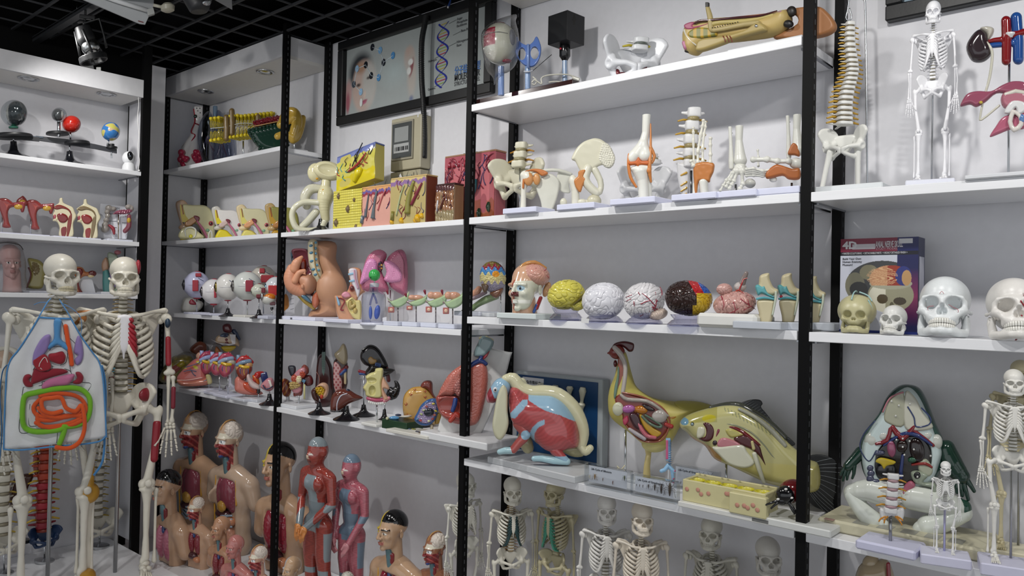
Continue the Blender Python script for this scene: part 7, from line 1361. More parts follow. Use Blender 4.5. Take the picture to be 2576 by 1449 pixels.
# -- C4 animals
c = cr(1160,830,3.8125);pt = lambda x,y: c((x,y))[0]
t = T('bone_case','blue display case with white animal leg bones standing behind the rabbit','display case',1395,'C4',Y=.262,pb=1100)
xa,xb = Xat(1292,.25,.9)-t.o[0],Xat(1512,.25,.9)-t.o[0];hc = Zat(1400,943,.25)-t.o[2]
t.mbox('case',(xa,-.01,0),(xb,.035,hc),'9da4a8','plastic',.003);t.mbox('blue_panel',(xa+.016,-.0125,.02),(xb-.022,-.0105,hc-.014),'143c66','plastic',0);t.mbox('name_label',(xa+.045,-.014,hc-.06),(xa+.16,-.0128,hc-.022),'c9ccd0','plastic',0)
text('label_words','家兔骨骼标本',.016,'22262c',t.e,tuple(t.wv([(xa+.05,-.0148,hc-.048)])[0]),(math.pi/2,0,t.wall),sx=1.0)
for a,b in (((905,530),(900,620)),((1045,540),(1040,680)),((1170,550),(1150,800)),((1160,700),(1152,820))): t.wtube('bone',[(at_y(*pt(x,y),.243)-t.o)*np.array((1,0,1))+np.array((0,-.02,0)) for x,y in (a,(a[0]+(b[0]-a[0])*.15,a[1]+(b[1]-a[1])*.15),(a[0]*.5+b[0]*.5,a[1]*.5+b[1]*.5),b)],[.010,.015,.007,.010],'cfcdb8','plastic',seg=10)
for i in range(5): t.wtube('foot_bone',[(at_y(*pt(x,y),.243)-t.o)*np.array((1,0,1))+np.array((0,-.017,0)) for x,y in ((745+i*8,510),(690+i*22,560),(660+i*26,610))],.0024,'d4d2c4','plastic',n=3)
t = T('rabbit_model','muscled rabbit model in red and light blue with cream ear and tail','animal model',1340,'C4',Y=.05,pb=1178,dz=.026)
t.mbox('base',(-.20,-.055,-.026),(.26,.14,0),'c0c3c6','plastic',.003,ang=-4)
RED,BLU,CRE = 'a84a4c','8fb0c6','c9c5a4'
def rab(x,y,w,b):
    X = (x-1160)*3.8125;Y = (y-830)*3.8125;st = np.sin(.09*X+.16*Y+2*np.sin(.02*X-.03*Y));b[:] = np.array(lin(RED));b *= (1+.10*st)[:,None]
    bl = (Y < np.interp(X,[640,700,800,940,1090],[650,690,745,790,865])) & (X > 650);bl |= (np.abs(np.hypot(X-830,Y-1000)-150) < 22) & (X < 800) & (Y < 1050);bl |= np.abs((X-560)*.75+(Y-730)*.66) < 32*(Y < 820)*(Y > 650)*(X < 640);b[bl] = lin(BLU)
    cr_ = np.zeros(len(x),bool);return b
t.sdf('body',[t.P(c((470,560),(540,540),(640,600),(760,610),(880,620),(1000,700),(1100,860),(1130,1000),(1110,1120),(960,1140),(840,1150),(720,1080),(640,1000),(560,960),(480,840),(455,700)),0,52,46),t.E(*pt(900,1000),26,44,40,26),t.E(*pt(560,780),30,22,34,18)],RED,'gloss',h=1.9,k=10,colfn=rab)
t.sdf('cream_back',[t.C([(*pt(430,470),0,12),(*pt(500,470),0,16),(*pt(570,560),0,18),(*pt(680,600),0,18),(*pt(800,600),0,19),(*pt(930,630),0,20),(*pt(1060,740),0,20),(*pt(1140,880),0,18),(*pt(1170,1000),0,15),(*pt(1150,1110),0,13)],3)],CRE,h=1.6)
t.sdf('tail',[t.C([(*pt(1150,1120),4,10),(*pt(1190,1170),4,11),(*pt(1235,1130),4,9)],3)],CRE,h=1.1)
t.sdf('head',[t.E(*pt(380,560),0,24,28,24,rot=25),t.E(*pt(310,620),0,16,22,18,rot=20)],BLU,k=8,h=1.1,colfn=lambda x,y,w,b: np.where((((x-1160)*3.8-290)*.9-((y-830)*3.8-620)*.35 < 20)[:,None],np.array(lin('8c2c38')),np.where((y > 1000)[:,None],np.array(lin(RED)),b)));t.sdf('nose',[t.E(*pt(275,640),0,9,16,12,rot=10)],'b88088',h=.9);t.sdf('eye',[t.E(*pt(330,562),21,5.5,6.5,4).c('d8d4d6'),t.E(*pt(331,563),24,2.4,3.2,2.4).c('121216')],'d8d4d6',h=.6,k=.3)
t.sdf('ear',[t.P(c((395,520),(430,530),(450,600),(450,760),(460,880),(430,980),(380,1035),(330,1000),(305,900),(320,780),(350,620)),30,8,8)],'c4c2a6',h=1.1);t.sdf('ear',[t.P(c((560,480),(610,480),(640,560),(640,650),(590,600)),-30,7,7)],'c0bea2',h=1.2)
t.sdf('front_leg',[t.C([(*pt(560,880),24,17),(*pt(620,985),26,13),(*pt(560,1060),26,11),(*pt(500,1130),28,10)],2)],'a85450',h=1.1,colfn=lambda x,y,w,b: np.where((np.hypot(x-1323,y-1088) < 12)[:,None],np.array(lin(BLU)),b));t.sdf('front_paw',[t.C([(*pt(500,1135),28,9),(*pt(430,1135),30,9),(*pt(375,1150),30,7)])],'a4c4cc',h=1);t.sdf('far_leg',[t.C([(*pt(600,1040),-24,16),(*pt(620,1100),-24,18),(*pt(640,1150),-24,15)])],'b4ae88',h=1.3)
t.sdf('hind_leg',[t.C([(*pt(900,1130),30,14),(*pt(950,1200),32,11),(*pt(1000,1265),32,9)])],BLU,h=1.1,colfn=lambda x,y,w,b: np.where((y < 1140)[:,None],np.array(lin(RED)),b));t.sdf('hind_foot',[t.C([(*pt(1010,1275),32,9),(*pt(880,1260),34,9),(*pt(780,1235),34,8),(*pt(700,1235),34,7)],2)],'a0c2cc',h=1);t.sdf('far_haunch',[t.P(c((930,1150),(1130,1110),(1200,1190),(1170,1270),(1060,1270)),-28,18,12)],'bdb78c',h=1.4)
# -- rooster
c = cr(1480,830,3.8125);pt = lambda x,y: c((x,y))[0]
t = T('rooster_model','yellow rooster section model with open organs and dark red comb','animal model',1628,'C4',Y=.20,pb=1190)
YEL = 'b8ac5c'
t.stand(.12,.12,.012,'d0d2d2');t.rod('rod',pt(352,0)[0],1188,1084,-20,3)
t.sdf('body',[t.P(c((270,330),(310,230),(360,210),(420,430),(470,550),(620,650),(830,690),(1000,690),(1100,710),(1190,740),(1050,800),(900,900),(830,1020),(760,1110),(620,1140),(520,1090),(380,970),(220,840),(185,700),(200,560),(250,430)),0,44,34)],YEL,'satin',h=1.9,disp=None)
t.sdf('wing_tail',[t.P(c((820,690),(1000,685),(1120,710),(1200,745),(1080,800),(900,880),(860,800)),8,30,22)],'aaa04c','satin',h=1.7);t.sdf('thigh',[t.E(*pt(640,1080),14,34,22,24)],'c0b676','satin',h=1.6)
t.sdf('neck_cut',[t.P(c((290,250),(340,230),(365,330),(370,450),(350,590),(300,640),(250,630),(250,560),(285,430),(285,330)),34,6,5)],'84422e',h=1);t.sdf('gullet',[t.P(c((285,340),(300,340),(298,450),(270,620),(248,620),(255,520),(280,420)),39,5,3)],'5f7a68',h=.9)
t.sdf('head',[t.E(*pt(275,200),10,20,18,16),t.C([(*pt(230,205),10,7),(*pt(185,208),10,2)])],'7c2c26',k=4,h=1);t.sdf('comb',[t.P(c((215,170),(250,115),(330,95),(400,105),(440,130),(430,190),(390,200),(350,165),(300,140),(250,160)),10,7,6)],'481218',h=1);t.sdf('wattle',[t.E(*pt(258,310),12,5,9,5)],'5c1418',h=.8)
t.sdf('neck_bone',[t.C([(*pt(255,150),40,6),(*pt(310,210),42,7),(*pt(355,310),42,5.5),(*pt(355,430),42,5.5),(*pt(335,570),42,5.5)],3)],'aaa29c',h=.9)
t.sdf('cavity',[t.P(c((260,630),(330,570),(420,590),(600,650),(720,740),(770,850),(760,940),(690,1030),(600,1045),(500,1020),(400,930),(340,860),(320,790),(280,720)),38,7,6)],'7a3024',h=1.2);t.tube('cavity_rim',[(*pt(330,575),46),(*pt(520,620),46),(*pt(700,720),46),(*pt(775,850),46),(*pt(720,1010),46),(*pt(600,1045),46),(*pt(480,1010),46),(*pt(360,880),46)],2.2,'8c4a34')
W0 = 46
for nm,prims,col in (('crop',[t.E(*pt(290,730),W0,14,17,8)],'bcbca4'),('gizzard',[t.E(*pt(680,805),W0+2,19,16,8)],'a8a29c'),('lung',[t.E(*pt(390,730),W0+2,16,10,7,rot=-5)],'a05c98'),('liver',[t.P(c((395,790),(440,765),(490,800),(515,900),(480,925),(430,880)),W0+2,7,5)],'3a1a22'),('heart',[t.P(c((335,830),(380,795),(390,850),(350,885)),W0,6,4)],'a83450'),('egg_duct',[t.E(*pt(510,740),W0+2,16,10,7,rot=10)],'a86a1c'),('kidney',[t.P(c((515,690),(560,690),(640,740),(600,755),(540,730)),W0+2,5,4)],'241414'),('spine_strip',[t.C([(*pt(320,600),W0,4),(*pt(380,640),W0,5),(*pt(560,660),W0,5),(*pt(680,730),W0,4),(*pt(760,800),W0,3)],3)],'9c948c'),('pancreas',[t.P(c((490,780),(540,800),(620,900),(700,960),(640,1000),(560,940),(510,860)),W0,5,4)],'b48c24'),('gut',[t.C([(*pt(520,800),W0+5,3.4),(*pt(580,860),W0+6,3.4),(*pt(660,900),W0+6,3.4),(*pt(700,890),W0+5,3),(*pt(620,830),W0+5,3),(*pt(550,790),W0+4,3)],3)],'566858'),('gut',[t.C([(*pt(640,1000),W0+4,4),(*pt(560,980),W0+5,5),(*pt(500,900),W0+5,5),(*pt(470,830),W0+4,4)],3)],'b8606c'),('gut',[t.C([(*pt(400,920),W0+3,4),(*pt(460,960),W0+4,5),(*pt(540,1010),W0+3,5)],2)],'a8a0a4'),('vent',[t.C([(*pt(740,880),W0,5),(*pt(790,900),W0,6)])],'9c302c'),('tail_gland',[t.P(c((750,790),(830,785),(860,815),(800,860),(745,840)),34,10,8)],'a07020'),('wing_egg',[t.E(*pt(460,740),W0-2,8,9,6)],'84502c')): t.sdf(nm,prims,col,h=.8)
t.sdf('leg',[t.C([(*pt(575,1130),10,9),(*pt(578,1180),10,7),(*pt(562,1260),10,8),(*pt(560,1330),10,10)])],'c0b078',h=1.1)
# -- fish
c = cr(1680,960,5.175);pt = lambda x,y: c((x,y))[0]
t = T('fish_model','large yellow-green fish section model with black fins on a rod','animal model',1830,'C4',Y=.13,pb=1215,noclip=True)
t.stand(.14,.12,.012,'d6d8d8');t.rod('rod',pt(760,0)[0],1214,1150,-6,3)
def fishc(x,y,w,b):
    X = (x-1680)*5.175;Y = (y-960)*5.175;b[:] = lin('b5b07a');b[(Y > 300+.62*np.maximum(X-1100,-200)+.0) & (Y < 350+.75*np.maximum(X-1000,-300)) & (w < -99)] = lin('8c8a5c')
    rib = (np.sin((X*.16-Y*.05)) > .55) & (X > 740) & (Y < 640+.55*(X-1250)) & (Y > 380+.40*(X-900));b[rib] = lin('888a68');b[Y > 960+.1*(X-600)] = lin('b8b070');b[(X < 640) & (Y < 500)] = lin('a09a56');b[((X-540)/90)**2+((Y-450)/50)**2 < 1] = lin('b0a52c');b[((X-210)/60)**2+((Y-490)/45)**2 < 1] = lin('62889c');b[(Y > 800+.55*(X-520)) & (X < 700)] = lin('b08a5c');return b
t.sdf('body',[t.P(c((145,520),(200,450),(330,390),(560,330),(760,300),(930,315),(1080,390),(1280,520),(1450,690),(1600,850),(1800,960),(1930,1010),(1930,1200),(1700,1230),(1500,1190),(1270,1150),(1100,1100),(800,1010),(600,950),(480,830),(330,740),(230,640),(160,590)),0,34,30)],'aca766',h=1.5,colfn=fishc)
t.sdf('back_edge',[t.C([(*pt(560,335),0,6),(*pt(760,303),0,8),(*pt(930,320),0,10),(*pt(1080,395),0,10),(*pt(1280,525),0,10),(*pt(1500,740),0,9)],3)],'3a3c34',h=1.3);t.sdf('grey_strip',[t.C([(*pt(930,345),26,4),(*pt(1130,450),28,5),(*pt(1330,620),28,6),(*pt(1500,820),24,6)],3)],'9a9a8c',h=1)
fin = t.sdf('dorsal_fin',[t.P(c((910,310),(1000,260),(1110,238),(1200,250),(1230,300),(1210,340),(1280,430),(1400,580),(1520,700),(1640,820),(1560,840),(1400,680),(1200,500),(1050,390)),0,3,3,3)],'17191b','satin',h=.9)
for i in range(18): f = i/17;a = (930+570*f,330+400*f**1.15);b_ = (1090+470*f,245+490*f**1.25) if i < 5 else (1200+390*(f-.25)/.75,330+440*((f-.25)/.75));t.tube('fin_ray',[(*pt(*a),4),(*pt(*b_),3.6)],.5,'62676a','satin',0,5,fin)
tail = t.sdf('tail_fin',[t.P(c((1700,1010),(1800,940),(1960,930),(2100,960),(2220,1030),(2235,1070),(2180,1170),(2110,1290),(2130,1400),(2090,1450),(1980,1400),(1840,1330),(1720,1220)),0,3,3,3)],'17191b','satin',h=1)
for i in range(13): f = i/12;e_ = [(2090,958),(2160,1000),(2215,1035),(2228,1075),(2200,1130),(2170,1180),(2140,1230),(2115,1280),(2110,1330),(2118,1380),(2110,1420),(2060,1430),(1980,1395)][i];t.tube('fin_ray',[(*pt(1790,1010+f*200),4),(*pt((1790+e_[0])/2,(1010+f*200+e_[1])/2-6),4),(*pt(*e_),3.5)],.6,'787d80','satin',4,5,tail)
t.sdf('lower_fin',[t.P(c((1500,1165),(1560,1140),(1680,1150),(1680,1215),(1540,1190)),4,3,3)],'1e2022','satin',h=.8)
for nm,prims,col in (('gill',[t.P(c((450,510),(520,490),(590,540),(615,620),(590,720),(510,755),(430,730),(400,700),(480,680),(490,590)),28,8,6)],'461418'),('cheek',[t.P(c((390,560),(480,560),(490,640),(440,700),(380,690)),30,7,6)],'c4c2ac'),('eye',[t.E(*pt(322,520),31,5.4,5.4,4).c('20282c'),t.E(*pt(318,516),35,2.8,2.8,1.6).c('b8d0d8'),t.E(*pt(317,515),36.4,1.2,1.2,.8).c('101418')],'20282c'),('kidney_strip',[t.C([(*pt(755,560),30,2.6),(*pt(860,575),32,4),(*pt(980,640),33,5),(*pt(1130,760),32,4.5),(*pt(1220,820),30,3)],3)],'641016'),('swim_bladder',[t.P(c((750,600),(850,590),(990,660),(880,700),(800,690)),31,7,5)],'aca45c'),('liver',[t.P(c((850,720),(930,670),(1040,680),(1180,800),(1220,900),(1265,1000),(1180,920),(1080,860),(950,800)),30,8,6)],'4a1a1e'),('muscle_pink',[t.P(c((640,780),(700,700),(830,720),(950,800),(700,830)),31,7,5)],'b4747c'),('roe',[t.P(c((580,820),(700,810),(900,790),(990,810),(1030,880),(1120,970),(1000,1010),(800,980),(660,900)),33,8,6)],'c6c6b4'),('heart',[t.E(*pt(615,765),33,6,7,4)],'241418'),('bile',[t.C([(*pt(1090,760),36,4),(*pt(1110,840),36,4.5)])],'b9b07c'),('red_gill_root',[t.P(c((640,590),(680,585),(680,630),(620,710)),30,5,4)],'7c2c40'),('gut_end',[t.C([(*pt(1120,900),34,6),(*pt(1180,1020),34,6),(*pt(1240,1130),30,4)],2)],'c4c4b0')): t.sdf(nm,prims,col,h=.8,k=.6)
t.tube('backbone',[(*pt(740,520),32),(*pt(900,550),34),(*pt(1080,640),34),(*pt(1240,800),33),(*pt(1380,940),32),(*pt(1640,1060),26)],[1.6,2,2.2,2.2,2,1.6],'888a70')
for i in range(28):
    f = i/27;x,y = 900+700*f,400+ (640*f**1.1);t.tube('rib_line',[(*pt(x-10,y-20),31-4*f),(*pt(x-55,y+55),32-4*f),(*pt(x-60,y+105),32-4*f)],.5,'8f9070',n=2,seg=4)
# -- bronchus, resin blocks, leaf cells, ladybird
t = T('bronchus_model','small pink and light blue branching windpipe piece on a clear rod','anatomy model',1681,'C4',Y=.10,pb=1205)
t.rod('rod',1681,1204,1160,0,1.4,'d0d4d8','plastic');t.lathe('base',1681,0,[(12,1205),(11,1202),(.1,1201)],'d8dade','plastic')
t.sdf('trunk',[t.Bx(1681,1130,0,6,28,6,2)],'8fb4d6',h=.8);t.sdf('pink_strip',[t.Bx(1678,1130,5,3,24,3,1)],'c05a84',h=.7)
for i in range(14): t.sdf('ring',[t.E(1685,1108+i*3.6,3,4.6,1.0,5)],'3f6e9c',h=.5)
t.sdf('branch',[t.C([(1681,1158,0,5.5),(1672,1165,2,5),(1664,1167,3,5)])],'8fbadc',h=.7);t.sdf('branch',[t.C([(1681,1158,0,5.5),(1690,1165,0,5),(1696,1168,0,4)]),t.C([(1690,1165,0,4.5),(1692,1176,0,4),(1693,1184,0,3.4)])],'8fbadc',h=.7)
for x,y in ((1697,1167),(1694,1180),(1693,1187)): t.sdf('branch_end',[t.E(x,y,2,3,2.4,2.6)],'a8486c',h=.5)
def resin(label,px,pb,pxl,pxr,h,Y,title,bugs,ang=0,dep=.03):
    t = T('resin_block',label,'specimen block',px,'C4',Y=Y,group='clear resin insect blocks');z = SH['C4'];w0,w1 = Xat(pxl,Y,z)-t.o[0],Xat(pxr,Y,z)-t.o[0];n = len(bugs);HH = h
    t.mbox('resin',(w0,-dep/2,0),(w1,dep/2,HH),'eef1f4','clear',.004,ang);t.mbox('card',(w0+.008,dep*.2,.012),(w1-.022,dep*.2+.001,HH-.008),'dcdee4','plastic',0,ang)
    R = Matrix.Rotation(t.wall+math.radians(ang),3,'Z')
    def W(x,y,zz): return tuple(R @ Vector((x,y,zz)))
    text('title',title,.0095,'3c4046',t.e,W(w0+.018,dep*.2-.0008,HH-.022),(math.pi/2,0,t.wall+math.radians(ang)))
    for i,(f,zz,s,col) in enumerate(bugs):
        x = w0+(w1-w0)*f;V,F = tube_vf([W(x,.0,zz-s),W(x,-.001,zz-.3*s),W(x,0,zz+.5*s),W(x,0,zz+s)],[.08*s,.2*s,.24*s,.12*s],7);b = new_obj('insect',V,F,mat('satin',col),t.e)
        if s > .007:
            for sd in (-1,1):
                for k,(dx,dz) in enumerate(((.5,1.0),(.7,.0),(.75,-1.1))): new_obj('insect_leg',*tube_vf([W(x,0,zz+.3*s-.2*s*k),W(x+sd*dx*s,-.001,zz+.3*s+dz*.3*s),W(x+sd*dx*1.4*s,0,zz+dz*s)],.025*s+.0002,4),mat('satin',col),b)
                if s > .012: new_obj('feeler',*tube_vf([W(x,0,zz+s),W(x+sd*.5*s,0,zz+1.6*s)],.0004,4),mat('satin',col),b)
    return t
BR = '3a2a1e'
t = resin('clear resin block with silkworm moth stages beside the rabbit base',1530,1225,1474,1588,.078,.0,'Life Cycle of Silkworm',[(.08,.03,.008,'cfc8b4'),(.2,.034,.010,'9c7430'),(.38,.03,.006,'6a4a2c'),(.6,.026,.007,'6a3a20'),(.85,.05,.009,'4a5428')])
t.tube('silkworm',[(1552,1172,3),(1562,1180,3),(1572,1170,3)],1.8,'c4bda0','plastic')
resin('clear resin block with seven grasshopper stages near the shelf edge',1652,1255,1590,1706,.072,-.02+.02,'Life Cycle of Grasshopper',[(.1,.035,.0042,BR),(.17,.035,.0046,BR),(.24,.035,.0052,BR),(.36,.038,.008,BR),(.5,.04,.011,BR),(.64,.038,.015,BR),(.82,.042,.021,'4a3a28')])
resin('clear resin block with grasshopper stages standing behind under the fish',1750,1195,1692,1810,.082,.20,'Life Cycle of Grasshopper',[(.1,.02,.004,BR),(.18,.02,.005,BR),(.3,.026,.009,BR),(.45,.034,.012,BR),(.62,.04,.02,BR),(.8,.04,.021,BR)])
t = T('leaf_cell_block','pale yellow leaf cell block with yellow compartments and red spots','science model',1830,'C4',Y=.03)
z = SH['C4'];xa,xb = Xat(1716,.0,z)-t.o[0],Xat(1925,.0,z)-t.o[0];hh = .085;CR2 = 'c9c294'
t.mbox('tray',(xa-.005,-.05,0),(xb+.02,.075,.016),'d8d8d4','plastic',.002)
t.mbox('side_wall',(xa,-.03,.016),(xb,-.02,hh),CR2,'plastic',.002);t.mbox('side_wall',(xa,.055,.016),(xb,.065,hh+.006),CR2,'plastic',.002);t.mbox('side_wall',(xa,-.02,.016),(xa+.01,.055,hh),CR2,'plastic',.002);t.mbox('side_wall',(xb-.01,-.02,.016),(xb,.055,hh),CR2,'plastic',.002);t.mbox('front_flap',(xa+(xb-xa)*.62,-.055,.016),(xb+.012,-.031,hh-.006),CR2,'plastic',.003);t.mbox('floor_plate',(xa+.01,-.02,.05),(xb-.01,.055,.058),'c2b83a','plastic',.001)
nC = 5
for i in range(nC):
    cx = xa+(xb-xa)*(i+.5)/nC;V,F = lathe_vf([((xb-xa)/nC*.52,hh-.006),((xb-xa)/nC*.5,hh-.003),((xb-xa)/nC*.44,hh-.004),((xb-xa)/nC*.4,.062)],18);V = [(cx+x*.95,.018+y*.72,zz) for x,y,zz in V];new_obj('cell_wall',t.wv(V),F[:-2],mat('plastic','c9c02e'),t.e)
    V,F = lathe_vf([(.001,.066),(.007,.064),(.008,.060)],10);V = [(cx+x-.01,.012+y,zz) for x,y,zz in V];new_obj('nucleus',t.wv(V),F,mat('plastic','8aa87c'),t.e)
rs = np.random.RandomState(3)
for i in range(11):
    fx = [.06,.2,.24,.33,.55,.58,.72,.8,.84,.9,.95][i];x = xa+(xb-xa)*fx;y0 = -.0305 if fx < .62 else -.0555;V,F = lathe_vf([(.001,-.002),(.006,-.001),(.007,.0005)],12);zz = rs.uniform(.04,.068);V = [(x+a,y0+c_ if False else y0-.0006+c_*0-(.002-c_)*.3,zz+b) for a,b,c_ in V];new_obj('red_spot',t.wv(V),F,mat('plastic','c08a78'),t.e)
for i in range(18):
    x = xa+(xb-xa)*rs.uniform(.03,.97);yy = rs.choice([-.022,.052,.016]);t.mbox('chloroplast',(x,yy,hh-.0005 if yy < .05 else hh+.0055),(x+.008,yy+.0016,hh+.0006 if yy < .05 else hh+.0066),'24261c','plastic',.0008)
t = T('ladybird_model','black and red ladybird model on a grey plate by the post','insect model',1975,'C4',Y=.03,pb=1312)
t.mbox('plate',(-.085,-.05,0),(.15,.09,.022),'d0d2d0','plastic',.003);b0 = 1312-20
c = cr(1440,1090,3.845);pt = lambda x,y: c((x,y))[0]
t.sdf('wing_case',[t.E(*pt(2125,565),-8,34,30,34),t.E(*pt(2050,640),10,24,26,22).neg(2)],'5c1014',h=1.4);t.sdf('thorax',[t.E(*pt(2062,585),12,26,24,24)],'0c0c0e',h=1);t.sdf('head',[t.E(*pt(2030,630),22,13,12,12)],'0a0a0c',h=.9)
for x,y in ((2065,515),(2120,598),(1990,610)): t.sdf('white_spot',[t.E(*pt(x,y),31,4.4,3,3)],'d6d4d0',h=.6)
for P in (((2000,640),(1960,665),(1920,700)),((2010,620),(1940,640),(1870,665)),((2100,650),(2120,700),(2150,745)),((2080,640),(2140,700),(2155,735))): t.tube('leg',[(*pt(*P[0]),24),(*pt(*P[1]),30),(*pt(*P[2]),30)],[4,3.4,2.4],'0b0b0d')
# ================================================================= SKULL BAY
c = cr(2030,0,2.897);pt = lambda x,y: c((x,y))[0]
t = T('hanging_spine','flexible white spine with yellow nerves hanging from a chrome hook above a pelvis','bone model',2150,'D1',Y=.13,pb=466)
t.stand(.20,.16,.022,'d2d6d8',ang=0);t.tube('chrome_stand',[(2182,464,-6),(2180,300,-6),(2177,40,-6),(2172,-4,-6),(2150,-12,-6),(2137,-10,-4)],2.4,'b8bcc0','metal');t.tube('hook',[(2137,-10,0),(2132,22,0),(2128,42,0),(2136,50,0),(2142,40,0),(2137,18,0)],1.8,'8a8e92','metal')
spine(t,[(2138,58,0),(2136,88,2),(2137,120,4),(2141,150,4),(2143,175,2),(2138,200,2),(2130,225,4),(2124,255,6),(2122,285,6),(2122,312,6)],(23,40),'dcdcd8',30,'7f7560','b78f2e',n=21)
pelvis(t,2122,362,4,640,-14,'d6d6d0',tilt=0)
for s,x0,y0,x1,y1 in ((-1,2088,385,2068,452),(1,2158,372,2158,446)): t.sdf('femur_stub',[t.C([(x0,y0,8,9),((x0+x1)/2,(y0+y1)/2,8,7),(x1,y1,8,6.5)]),t.E(x0+(6 if s < 0 else -6),y0-6,4,9,9,9)],'d6d6d0','plastic',k=4,h=1)
t = T('urinary_organ_stand','kidney with red and blue vessels and pink larynx organs on one chrome rod','anatomy model',2540,'D1',Y=.06,pb=446)
t.stand(.18,.14,.012,'d4d6da');t.rod('rod',pt(1468,0)[0],444,80,-6,3.4,x1=pt(1476,0)[0]);t.lathe('rod_cap',pt(1480,0)[0],4,[(8,96),(15,88),(15,84),(.1,83)],'cfd0d0','plastic')
t.sdf('kidney',[t.P(c((1150,320),(1200,230),(1260,195),(1310,230),(1320,280),(1345,340),(1335,400),(1270,440),(1190,420)),0,26,22)],'2c2226',h=1.4);t.sdf('adrenal',[t.P(c((1255,190),(1310,178),(1362,200),(1350,250),(1315,280),(1305,235)),2,16,12)],'b0aca0',h=1.2);t.sdf('artery',[t.C([(*pt(1450,150),2,13),(*pt(1455,290),2,13),(*pt(1452,440),2,12)]),t.C([(*pt(1455,285),4,8),(*pt(1360,285),4,6),(*pt(1310,295),6,4)]),t.C([(*pt(1455,265),4,9),(*pt(1582,240),4,8)])],'741418',h=1.2,k=4);t.sdf('vein',[t.C([(*pt(1525,130),-4,15),(*pt(1540,300),-4,14),(*pt(1540,430),-4,14)]),t.C([(*pt(1520,310),-2,9),(*pt(1330,320),0,7)])],'1f4684',h=1.2,k=4)
t.sdf('ureter',[t.C([(*pt(1290,300),14,6),(*pt(1330,340),14,5),(*pt(1350,400),12,4),(*pt(1330,560),8,4),(*pt(1290,700),6,3),(*pt(1262,830),4,3),(*pt(1270,868),4,3),(*pt(1400,770),6,3)],3)],'bdbbac',h=1.1)
t.sdf('uterus_sheet',[t.P(c((1105,765),(1150,680),(1230,655),(1340,660),(1420,620),(1500,595),(1590,610),(1590,680),(1480,690),(1380,680),(1300,740),(1230,775),(1180,755)),4,12,9)],'8c4a5e',h=1.2);t.sdf('cyst',[t.E(*pt(1265,748),16,5,4,4)],'b9a23c',h=.7);t.sdf('pink_body',[t.P(c((1410,730),(1450,670),(1590,680),(1590,790),(1450,800)),6,18,12)],'a86a78',h=1.2);t.sdf('collar',[t.C([(*pt(1450,700),18,6),(*pt(1520,680),20,6),(*pt(1590,695),18,6)])],'c4c0b4',h=1);t.sdf('white_wings',[t.P(c((1435,830),(1490,750),(1580,760),(1590,820),(1540,850),(1520,800),(1480,840)),20,8,6)],'d2d2d2',h=1);t.sdf('ring_bone',[t.C([(*pt(1500,830),24,6),(*pt(1480,900),24,6),(*pt(1510,960),24,6),(*pt(1560,920),24,6),(*pt(1550,860),24,5),(*pt(1510,830),24,5)],2)],'cfc9c2',h=1);t.sdf('pink_fin',[t.P(c((1330,1000),(1370,930),(1440,850),(1590,830),(1590,940),(1480,950),(1400,980)),8,10,8)],'a85a70',h=1.2);t.sdf('blue_dot',[t.E(*pt(1565,880),26,7,11,5)],'5478a8',h=.8)
# framed picture at the top
e = bpy.data.objects.new('framed_poster',None);COL.objects.link(e);P = at_y(2233,60,.3);tag(e,'black framed picture above the small white skeleton','poster');e.location = (P[0],BACK,P[2])
for lo,hi in (((0,-.035,0),(1.16,-.001,.048)),((0,-.035,.048),(.048,-.001,.46)),((1.112,-.035,.048),(1.16,-.001,.46)),((.048,-.035,.415),(1.112,-.001,.46))): add_box('frame_bar',lo,hi,mat('satin','0c0d0f'),e,bev=.004)
add_box('print',(.048,-.008,.048),(1.112,-.004,.415),mat('plastic','7f95a4'),e)
for i in range(5): new_obj('print_streak',*tube_vf([(.1+i*.06,-.009,.052),(.13+i*.06,-.009,.2),(.16+i*.07,-.009,.4)],.008,6),mat('plastic',('b9c4cc','3f5666')[i % 2]),e)
# -- skulls
def skull_thing(label,px,pb,Y,xs,chin,S,yaw,col,name='skull_model',extra=None,ty=1.0,teeth=True,fetal=False):
    t = T(name,label,'skull',px,'D3',Y=Y,pb=pb)
    sk = kit(t,'skull' if not fetal else 'fetal','cranium',xs,chin,0,S,yaw,col,(0,0,0),tilt=TLT);jw = kit(t,'jaw','mandible',xs,chin,0,S,yaw,col,(0,0,0),tilt=TLT)
    if teeth:
        for up,n,rx,ry,yc in ((1,14,.165,.16,-.24),(0,14,.158,.15,-.24)):
            for x,y,a in tooth_pos(n,rx,ry,yc):
                o = bpy.data.objects.new('tooth',KIT['tooth_up' if up else 'tooth_low']);COL.objects.link(o);o.parent = sk;o.location = (x,y,0);o.rotation_euler = (0,0,a);s = o.material_slots[0];s.link = 'OBJECT';s.material = mat('gloss','e4e3dc')
    return t,sk
TLT = -17
def skull_pt(t,xs,chin,S,yaw,u): a = math.radians(yaw);b = math.radians(TLT);x,y,z = u;y,z = y*math.cos(b)-z*math.sin(b),y*math.sin(b)+z*math.cos(b);return (xs+S*(x*math.cos(a)-y*math.sin(a)),chin-S*z,-S*(x*math.sin(a)+y*math.cos(a)))
FETP = [ell((0,.12,.68),(.46,.52,.42)),ell((0,-.2,.6),(.36,.24,.32)),ell((0,-.24,.3),(.16,.14,.12)),ell((0,-.2,.42),(.22,.18,.12)),ell((0,.05,.36),(.26,.3,.16))]+[p for s in (-1,1) for p in (ell((s*.24,-.22,.36),(.08,.1,.06)),ell((s*.16,-.4,.44),(.115,.2,.1)).neg(.02),ell((s*.026,-.42,.32),(.03,.12,.04)).neg(.012))]
KIT['fetal'] = umesh('skull',FETP,1/50,.06)
